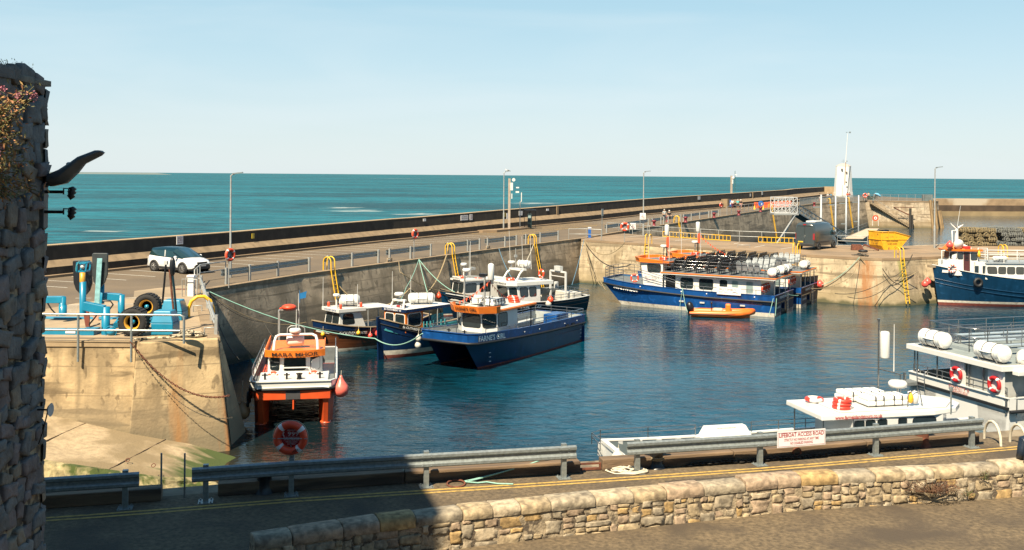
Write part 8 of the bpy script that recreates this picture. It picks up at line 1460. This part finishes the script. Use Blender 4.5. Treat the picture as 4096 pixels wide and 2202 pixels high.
b = MB(); q = [P3(x, y, Yn+.6) for x, y in ((488, 242), (618, 242), (600, 352), (485, 352))]; 
for i in range(4): b.bar(q[i], q[(i+1) % 4], .06); b.bar(q[i]+Vector((0, .4, 0)), q[(i+1) % 4]+Vector((0, .4, 0)), .06); b.bar(q[i], q[i]+Vector((0, .4, 0)), .06)
b.build('sheave_frame', hb1, ho); a = P3(565, 285, Yn+.7); MB().ball(tuple(a), .1).build('pulley', white, ho); MB().tube([tuple(P3(470, 345, Yn+.5)), tuple(P3(478, 280, Yn+.5)), tuple(P3(520, 215, Yn+.6)), tuple(P3(505, 245, Yn+.6))], .02, 5).build('rope', tealp, ho)
for nm, x, y, Y, r in (('near_wheel', 1212, 1100, Yn-.35, .58), ('far_wheel', 1398, 935, Yf, .58)):
    a = P3(x, y, Y); b = MB(); T = T3(a.x, a.y+.25, r, rx=pi/2); b.lathe([(r*.55, -.25), (r*.93, -.25), (r, -.17), (r, .17), (r*.93, .25), (r*.55, .25), (r*.5, 0)], 36, 0, T, cap=False)
    for k in range(26): t = 2*pi*k/26; b.box((r*.96, -.05, -.24), (r*1.035, .05, .24), 0, T@Euler((0, 0, t)).to_matrix().to_4x4())
    o_ = b.build('wheel', tyre, ho); MB().lathe([(r*.56, .27), (r*.47, .25), (r*.42, .12)], 28, 0, T, cap=False).lathe([(r*.42, .12), (0, .12)], 28, 1, T).build('rim', [MC['ram_yellow'], mat('hub_dark', (.03, .035, .03), .7)], o_); MB().lathe([(r*.16, .1), (r*.16, .2), (0, .22)], 12, 0, T).build('hub', hb1, o_)
for nm, x0, y0, x1, y1, Y, th in (('near', 1460, 885, 1752, 1190, Yn-.1, .9), ('far', 1592, 740, 1872, 1035, Yf-.2, .9)):
    a = P3(x0, y1, Y); c = P3(x1, y0, Y); w_ = c.x-a.x; h_ = c.z-a.z; MB().box((a.x, a.y, a.z), (c.x, a.y+th, a.z+h_*.5)).prism([(a.x, a.y), (c.x, a.y), (c.x, a.y+th), (a.x, a.y+th)], a.z+h_*.5+.01, a.z+h_, 0, None, None, [(a.x+.06, a.y+.15), (c.x-.15, a.y+.15), (c.x-.15, a.y+th-.1), (a.x+.06, a.y+th-.1)]).build('engine_cover', hb1, ho, bevel=.03)
MB().tube([tuple(P3(1000, 1060, Yn)), tuple(P3(1060, 990, Yn+.5)), tuple(P3(1180, 920, Yn+1.4))], .12, 8).bar(P3(1300, 970, Yn+2), P3(1500, 1000, Yn+.8), .2).build('axle', hb1, ho); MB().bar(P3(1750, 1150, Yn+.2), P3(1940, 1120, Yn+.6), .05).bar(P3(1750, 1180, Yn+.2), P3(1940, 1150, Yn+.6), .05).build('tow_frame', galvl, ho)
MB().tube([tuple(P3(x, y, Yn-.1)) for x, y in ((100, 770), (150, 850), (230, 935))], .03, 5).tube([tuple(P3(x, y, Yf-.3)) for x, y in ((830, 740), (930, 742), (965, 790), (920, 850), (880, 865))], .035, 6).tube([tuple(P3(x, y, Yn-.1)) for x, y in ((715, 905), (745, 935), (700, 990), (650, 1050), (660, 1085), (790, 1040))], .035, 6).build('hose', black, ho)
a = P3(932, 1150, Yn-.1); MB().torus(.24, .02, 20, 5, T3(a.x, a.y, a.z, rx=pi/2)).ball((a.x, a.y+.1, a.z), .2, sc=(1, 1, .9)).build('cable_drum', hb1, ho)
for pts_, r_0, m_, lb in ((((1615, 770), (1640, 500), (1662, 245)), .045, black, 'black pole with a square head standing by the hoist engine covers'), (((1775, 1000), (1740, 650), (1712, 325)), .05, rust, 'rusty brown pole standing beside the hoist engine covers'), (((1808, 1065), (1790, 800), (1768, 560), (1748, 395)), .05, MC['car_roof'], 'dark pole with a black bulb top standing beside the hoist')):
    q = [P3(x, y, Yn+.9)+O_ for x, y in pts_]; r2 = thing('signal_pole', lb, 'pole', q[0]); b = MB(); b.tube([tuple(v-q[0]) for v in q], r_0, 8); b.build('pole', m_, r2); e = q[-1]-q[0]
    if m_ is black: MB().box((e.x-.07, e.y-.07, e.z-.05), (e.x+.07, e.y+.07, e.z+.1)).build('head', kw, r2)
    if 'bulb' in lb: MB().lathe([(.05, -.05), (.1, .05), (.13, .3), (.11, .6), (.05, .72), (0, .74)], 12, 0, T3(e.x, e.y, e.z)).build('head', black, r2)
# ---------------- slipway and its edge ----------------
E1 = [(-30, 39.3, 3.2), (-18.3, 39.3, 1.60), (-14.6, 38.5, 1.1), (-12.5, 38.9, .6), (-10.9, 39.2, .02), (-9.5, 39.0, -.5)]
E2 = [(-30, 32.9, 3.1), (-17.3, 34.2, 1.45), (-14.5, 34.2, 1.05), (-12.3, 34.9, .5), (-11.1, 36.3, .05), (-9.9, 37, -.5)]
slm = mat('slip_surface', (.42, .32, .20), .9, var=.2, sc=5, bump=.8, bsc=14, col2=(.27, .20, .11), c2=(.46, .62), sc2=.6); n_ = slm.node_tree; 
def greenize(m, x0, x1, col_=(.14, .22, .02), zedge=None):
    n = m.node_tree; N = n.nodes; K = n.links.new; bs = N['Principled BSDF']; src = bs.inputs['Base Color'].links[0].from_socket; t = N.new('ShaderNodeNewGeometry'); sx = N.new('ShaderNodeSeparateXYZ'); K(t.outputs['Position'], sx.inputs[0]); ns = N.new('ShaderNodeTexNoise'); ns.inputs['Scale'].default_value = 1.0; ns.inputs['Detail'].default_value = 8; mp = N.new('ShaderNodeMapping'); mp.inputs['Scale'].default_value = (.5, 2.2, 1); K(t.outputs['Position'], mp.inputs[0]); K(mp.outputs[0], ns.inputs[0])
    a = N.new('ShaderNodeMath'); a.operation = 'MULTIPLY_ADD'; a.inputs[1].default_value = 3.4; K(ns.outputs['Fac'], a.inputs[0]); K(sx.outputs[0], a.inputs[2]); r = N.new('ShaderNodeMapRange'); r.inputs['From Min'].default_value = x0+1.7; r.inputs['From Max'].default_value = x1+1.7; K(a.outputs[0], r.inputs[0]); x = N.new('ShaderNodeMix'); x.data_type = 'RGBA'; K(r.outputs[0], x.inputs['Factor']); K(src, x.inputs['A']); x.inputs['B'].default_value = (*col_, 1); K(x.outputs['Result'], bs.inputs['Base Color'])
greenize(slm, -12.6, -11.7, (.04, .058, .01))
b = MB(); b.grid([[tuple(Vector(p).lerp(Vector(q), t)+Vector((0, 0, .03*sin(t*9+p[0])))) for t in (0, .25, .5, .75, 1)] for p, q in zip(E1, E2)], 0, False); 
for x_ in (-16.6, -13.4, -20.5):
    for p, q in zip(E1, E1[1:]):
        if p[0] <= x_ <= q[0]: A_ = Vector(p).lerp(Vector(q), (x_-p[0])/(q[0]-p[0]))
    for p, q in zip(E2, E2[1:]):
        if p[0] <= x_-.5 <= q[0]: B_ = Vector(p).lerp(Vector(q), (x_-.5-p[0])/(q[0]-p[0]))
    m_ = MB().bar(A_, B_, .035, .035); tag(m_.build('slip_joint', wood), 'dark joint across the slipway concrete', 'joint', 'joints in the slipway')
tag(b.build('slipway', slm), 'sunlit concrete slipway sinking into the water with bright green weed', 'slipway', None, 'structure')
weed = mat('weedy_stone', (.36, .29, .15), .95, var=.4, sc=5, bump=1, bsc=12, col2=(.06, .085, .012), c2=(.46, .56), sc2=1.4)
root = thing('slipway_edge', 'broken weedy stone edge along the near side of the slipway', 'slipway edge', (-17.3, 34, 0)); random.seed(9); rows = []; x = -30; jj = 0
while x < -10.3:
    for p, q in zip(E2, E2[1:]):
        if p[0] <= x <= q[0]: u_ = (x-p[0])/(q[0]-p[0]); yy = lerp(p[1], q[1], u_)+.06; zt_ = lerp(p[2], q[2], u_)
    if random.random() < .22: jj = random.uniform(-.28, .1)
    g = lambda a: random.uniform(-a, a); rows.append([(x+17.3+g(.05)*k_, yy-34+dy+g(.07)*k_+(jj if dy < 0 else 0), max(-.4, zz_+g(.05)*k_)) for dy, zz_, k_ in ((.0, zt_+.02, 0), (-.18, zt_+.01, 1), (-.32, zt_-.12, 1), (-.42, zt_*.62, 1.5), (-.75, zt_*.52, 1.5), (-.95, zt_*.25, 2), (-1.5, .08, 2), (-1.9, -.5, 1))]); x += .2
MB().grid(rows, 0, False).build('edge_blocks', weed, root)
b = MB()
for i in range(70):
    x = random.uniform(-18, -10.6); y = 32.6+random.uniform(-.9, .8)+max(0, x+14.5)*.75; r = random.uniform(.1, .3); b.ball((x, y, .0), r, sc=(1.2, 1, .7), n=7)
tag(b.build('shore_stones', weed), 'weed covered stones at the waterline beside the slipway', 'stones', None, 'stuff')
for px, py_ in ((605, 752), (830, 800), (998, 835)):
    X, Y = wp(px/1.626, 1350+py_/1.626, .95); tag(MB().torus(.07, .014, 14, 5, T3(0, 0, .06, rx=.8)).build('slip_ring', rust, loc=(X, Y, .9)), 'small iron ring set in the slipway surface', 'iron ring', 'iron rings on the slipway')
# ---------------- ropes and chains ----------------
def ropeline(name, pts, r, m, lb, sag=.3, kind='rope'):
    P = []
    for A, Z in zip(pts, pts[1:]): c_ = catenary(A, Z, sag, 12); P += c_ if not P else c_[1:]
    o_ = Vector(P[0]); return tag(MB().tube([tuple(Vector(p)-o_) for p in P], r, 5).build(name, m, loc=o_), lb, kind)
K1 = Vector((-17.5, 57.0, 4.5))
def D3(x, y, Y): X, Z = dp(x, y, Y); return (X, Y, Z)
ropeline('mooring_rope', [tuple(K1), D3(1500, 1355, 60), D3(1690, 1335, 52.5)], .035, ropeb, 'pale green mooring rope from the pier corner across to the navy catamaran', .5)
ropeline('mooring_rope', [tuple(K1), D3(1225, 1290, 61.5)], .02, ropet, 'thin tan rope from the pier corner to the bow of the wooden boat', .8)
ropeline('mooring_rope', [tuple(K1+Vector((.5, -1.0, 0))), D3(960, 1440, 46.5)], .025, roped, 'dark rope from the pier corner down to the orange catamaran', .6)
ropeline('mooring_rope', [tuple(K1), D3(1055, 1290, 60), D3(1180, 1395, 47)], .018, roped, 'dark mooring line across the shaded quay wall behind the orange catamaran', .4)
q = [inpt(x, -.1)[0] for x in (1590, 1670, 1780, 2130, 1990)]
ropeline('mooring_rope', [tuple(q[1]), D3(1820, 1170, 76)], .03, ropeb, 'pale green rope from the post lifebuoy to the small cabin boat', .3); ropeline('mooring_rope', [tuple(q[1]), D3(1715, 1190, 72)], .03, ropeb, 'pale green rope hanging down the quay wall below the post lifebuoy', .1)
ropeline('mooring_rope', [tuple(q[1]), D3(1625, 1150, 70), D3(1590, 1210, 62)], .022, ropeb, 'pale rope from the quay to the blue wooden boat', .2); ropeline('mooring_rope', [tuple(q[0]), D3(1605, 1092, 73), D3(1800, 1170, 77)], .03, ropet, 'tan rope dropping from the coil near the quay post', .3)
ropeline('mooring_rope', [tuple(q[2]), D3(1640, 1155, 70.5), tuple(inpt(1340, -.15)[0]+Vector((0, 0, -.9)))], .06, ropet, 'thick brown rope looping low along the quay wall', 1.5); ropeline('mooring_rope', [tuple(q[3]), D3(2080, 1090, 81)], .035, ropew, 'pale rope from the third yellow ladder to the large dark boat', .2); ropeline('mooring_rope', [tuple(q[4]), D3(2045, 1110, 82)], .03, mat('rope_blue', (.12, .25, .36), .8), 'blue rope hanging down the quay wall beside the third ladder', .2)
cr2 = Vector((7.6, 104.3, 4.5)); ropeline('mooring_rope', [tuple(cr2), D3(2425, 1165, 88)], .035, ropet, 'tan rope from the jetty corner to the bow of the near blue catamaran', .5); ropeline('mooring_rope', [tuple(cr2), D3(2420, 1150, 89)], .035, ropet, 'second tan rope beside it from the jetty corner to the blue bow', 1.2); ropeline('mooring_rope', [tuple(cr2), D3(2500, 970, 99.5)], .04, ropet, 'rope sagging along the jetty edge up to the orange lifebuoy stand', 1.4); ropeline('mooring_rope', [tuple(cr2), D3(2288, 1140, 83)], .03, MC['rope_blue'], 'blue rope from the jetty corner down to the dark boat stern', .2)
ropeline('mooring_rope', [onboat(fm, 0, .2, 1.75), onboat(fl, .0, -2.7, 1.4), D3(3440, 1028, 88)], .03, ropeb, 'pale green rope from the blue catamaran sterns to the jetty corner', .5)
ropeline('mooring_rope', [D3(3442, 1030, 88), D3(3500, 1095, 88), D3(3570, 1120, 87.5), D3(3665, 1090, 87.4)], .035, ropet, 'tan rope looping across the jetty wall to the blue and white boat', .2); ropeline('mooring_rope', [D3(3650, 1018, 87.2), D3(3560, 1110, 86.8), D3(3340, 1175, 84)], .028, roped, 'dark rope slanting down the jetty wall from the yellow ladder', .5); ropeline('mooring_rope', [D3(3650, 1020, 87.2), D3(3555, 1145, 86.6), D3(3390, 1188, 85)], .028, roped, 'second dark rope hanging lower across the rust stained wall', .5); ropeline('mooring_rope', [D3(3530, 1075, 87), D3(3600, 1140, 87), D3(3660, 1150, 87)], .035, black, 'heavy black rope bending across the weedy jetty wall to the blue bow', .3); ropeline('mooring_rope', [D3(3440, 1028, 88), D3(3400, 1110, 86), D3(3245, 1155, 84)], .025, ropet, 'thin tan rope from the rope heap down to the far blue stern', .3)
for px0, lb in ((3175, 'left one of two pale ropes hanging down the stern of the near blue catamaran'), (3188, 'right one of two pale ropes hanging down the stern of the near blue catamaran')): ropeline('hanging_rope', [D3(px0-82, 1195, 78), D3(px0-100+(px0-3175), 1265, 77)], .02, ropeb, lb, .05)
ropeline('hanging_rope', [onboat(fm, 7.7, 2.9, 1.9), onboat(fm, 7.9, 3.0, .1)], .02, ropeb, 'green rope hanging straight down the blue side above the inflatable', .02); ropeline('hanging_rope', [onboat(fm, 7.7, 2.9, 1.9), D3(2750, 1250, 80.5)], .02, ropeb, 'green painter running from the blue side to the inflatable', .2)
bw_ = D3(520, 1367, 39.2)
def linked(name, A, Z, sag, m, lb, r=.05):
    P = catenary(A, Z, sag, 46); o_ = Vector(P[0]); b = MB()
    for i in range(46): v = (Vector(P[i])+Vector(P[i+1]))/2-o_; d = (Vector(P[i+1])-Vector(P[i])).normalized(); M_ = d.to_track_quat('X', 'Z').to_matrix().to_4x4(); b.torus(r*.6, r*.28, 8, 4, Matrix.Translation(v)@M_@Euler((pi/2 if i % 2 else 0, 0, 0)).to_matrix().to_4x4()@Matrix.Diagonal((1.9, 1, 1, 1)))
    return tag(b.build(name, m, loc=o_), lb, 'chain')
linked('mooring_chain', D3(700/1.626+0, 1350+285/1.626, 38.2), (-10.6, 39.6, D3(1490/1.626, 1350+378/1.626, 39.6)[2]), .25, rust, 'rusty chain sagging across the end block of the quay', .08) if False else None
linked('mooring_chain', bw_, D3(1490/1.626, 1350+380/1.626, 39.4), .75, rust, 'heavy rope wrapped rusty chain sagging across the quay end block', .055); linked('mooring_chain', D3(528, 1380, 39.15), D3(1515/1.626, 1350+522/1.626, 39.2), .9, roped, 'thinner dark chain sagging below the heavy one on the end block', .03)
P = [D3(160+x/3.298, 980+y/3.298, 39.85) for x, y in ((1240, 1250), (1500, 1238), (1700, 1228), (1850, 1210), (1960, 1185), (2040, 1200), (1900, 1225), (2030, 1180))]; o_ = Vector(P[0]); b = MB(); b.tube([tuple(Vector(p)-o_+Vector((0, 0, .03*(i % 2)))) for i, p in enumerate(P)], .05, 6); b.v = [(x, y, z) for x, y, z in b.v]; tag(b.build('quay_rope', mat('rope_stripe', (.5, .42, .3), .85, var=.5, sc=16, col2=(.08, .07, .05), c2=(.48, .55), sc2=7), loc=o_), 'thick pale rope lying along the platform edge below the hoist tyre', 'rope'); heap('rope_coil', *wp(160+1960/3.298, 980+1215/3.298, 4.45), 4.46, .75, MC['rope_stripe'], 'heaped pale rope at the corner of the platform', 60, .045, .3, (1, .6))
for px, py_, lb in ((838, 1340, 'low pale mooring hoop at the platform corner'), (790, 1248, 'low dark mooring hoop on the platform')): tag(MB().tube([(-.2, 0, 0), (-.2, 0, .3), (.2, 0, .3), (.2, 0, 0)], .03, 6).build('mooring_hoop', galvl, loc=(*wp(px, py_, 4.45), 4.45), rz=.3), lb, 'mooring hoop')
for px in (1572, 1965): v = inpt(px, .35)[0]; tag(MB().tube([(-.3, 0, 0), (-.3, 0, .3), (.3, 0, .3), (.3, 0, 0)], .05, 6).tube([(-.2, .1, .1), (0, 0, .12), (.25, .1, .1)], .06, 6).build('mooring_hoop', caprail, loc=v, rz=1.1), ['mooring hoop on the pier edge between the first two guard rails', 'mooring hoop with blue rope before the fourth guard rail'][px > 1600], 'mooring hoop')
tag(MB().tube([(-.6, 0, 0), (-.6, 0, .35), (.6, 0, .35), (.6, 0, 0)], .03, 6).build('mooring_hoop', galvl, loc=(*wp(2975, 995, 4.15), 4.15)), 'thin hoop on the jetty edge above the seat rows of the catamaran', 'mooring hoop')
# ---------------- person at the right edge ----------------
nv = mat('jacket_navy', (.010, .022, .045), .5, var=.3, sc=6, bump=.4, bsc=8); px_ = 11.42; root = thing('person', 'person in a dark navy jacket sitting on the stone wall end at the right edge', 'person', (px_+.12, 21.95, 4.2), 0)
def skinned(name, N, E, rr, m, lv=2):
    me = bpy.data.meshes.new(name); me.from_pydata(N, E, []); o_ = bpy.data.objects.new(name, me); C.objects.link(o_); o_.modifiers.new('s', 'SKIN'); ss = o_.modifiers.new('u', 'SUBSURF'); ss.levels = ss.render_levels = lv
    for i, v in enumerate(me.skin_vertices[0].data): v.radius = (rr[i], rr[i]); v.use_root = (i == 0)
    me.materials.append(m); o_.parent = root; return o_
N = [(0, 0, .55), (0, .06, .8), (0, .05, 1.05), (0, .0, 1.27), (0, .0, 1.4), (0, .03, 1.52), (0, .03, 1.6), (-.2, .02, 1.22), (-.27, -.02, .95), (-.2, .2, .78), (-.12, .35, .75), (.2, .02, 1.22), (.27, -.02, .95), (.2, .2, .78), (-.12, .25, .52), (-.14, .45, .5), (-.14, .5, .1), (-.14, .62, .05), (.12, .25, .52), (.14, .45, .5), (.14, .5, .1), (.14, .62, .05)]
E = [(0, 1), (1, 2), (2, 3), (3, 4), (4, 5), (5, 6), (3, 7), (7, 8), (8, 9), (9, 10), (3, 11), (11, 12), (12, 13), (0, 14), (14, 15), (15, 16), (16, 17), (0, 18), (18, 19), (19, 20), (20, 21)]
skinned('body', N, E, [.17, .15, .16, .12, .06, .1, .09, .08, .05, .04, .04, .08, .05, .04, .1, .08, .05, .05, .1, .08, .05, .05], SKN)
skinned('jacket', [N[i] for i in (0, 1, 2, 3, 7, 8, 9, 11, 12)]+[(0, -.02, 1.36)], [(0, 1), (1, 2), (2, 3), (3, 4), (4, 5), (5, 6), (3, 7), (7, 8), (3, 9)], [.24, .23, .23, .18, .13, .105, .085, .13, .1, .12], nv); skinned('trousers', [N[i] for i in (0, 14, 15, 16, 18, 19, 20)], [(0, 1), (1, 2), (2, 3), (0, 4), (4, 5), (5, 6)], [.22, .14, .11, .08, .14, .11, .08], nv)
MB().ball((0, .02, 1.6), .13).build('hair', brn, root)
q = thing('backpack', 'navy backpack with a pink patch on the back of the seated person', 'backpack', (px_+.12, 21.75, 4.22)); MB().lathe([(0, .62), (.26, .66), (.31, .85), (.29, 1.1), (.2, 1.3), (.08, 1.42), (0, 1.44)], 16, 0, Matrix.Diagonal((1, .62, 1, 1))).build('bag', nv, q); MB().box((-.12, -.215, .95), (.1, -.19, 1.1)).build('patch', mat('patch_pink', (.62, .16, .18), .7), q, bevel=.02); MB().tube([(-.08, -.05, 1.4), (0, -.12, 1.5), (.08, -.05, 1.4)], .02, 6).build('handle', nv, q)
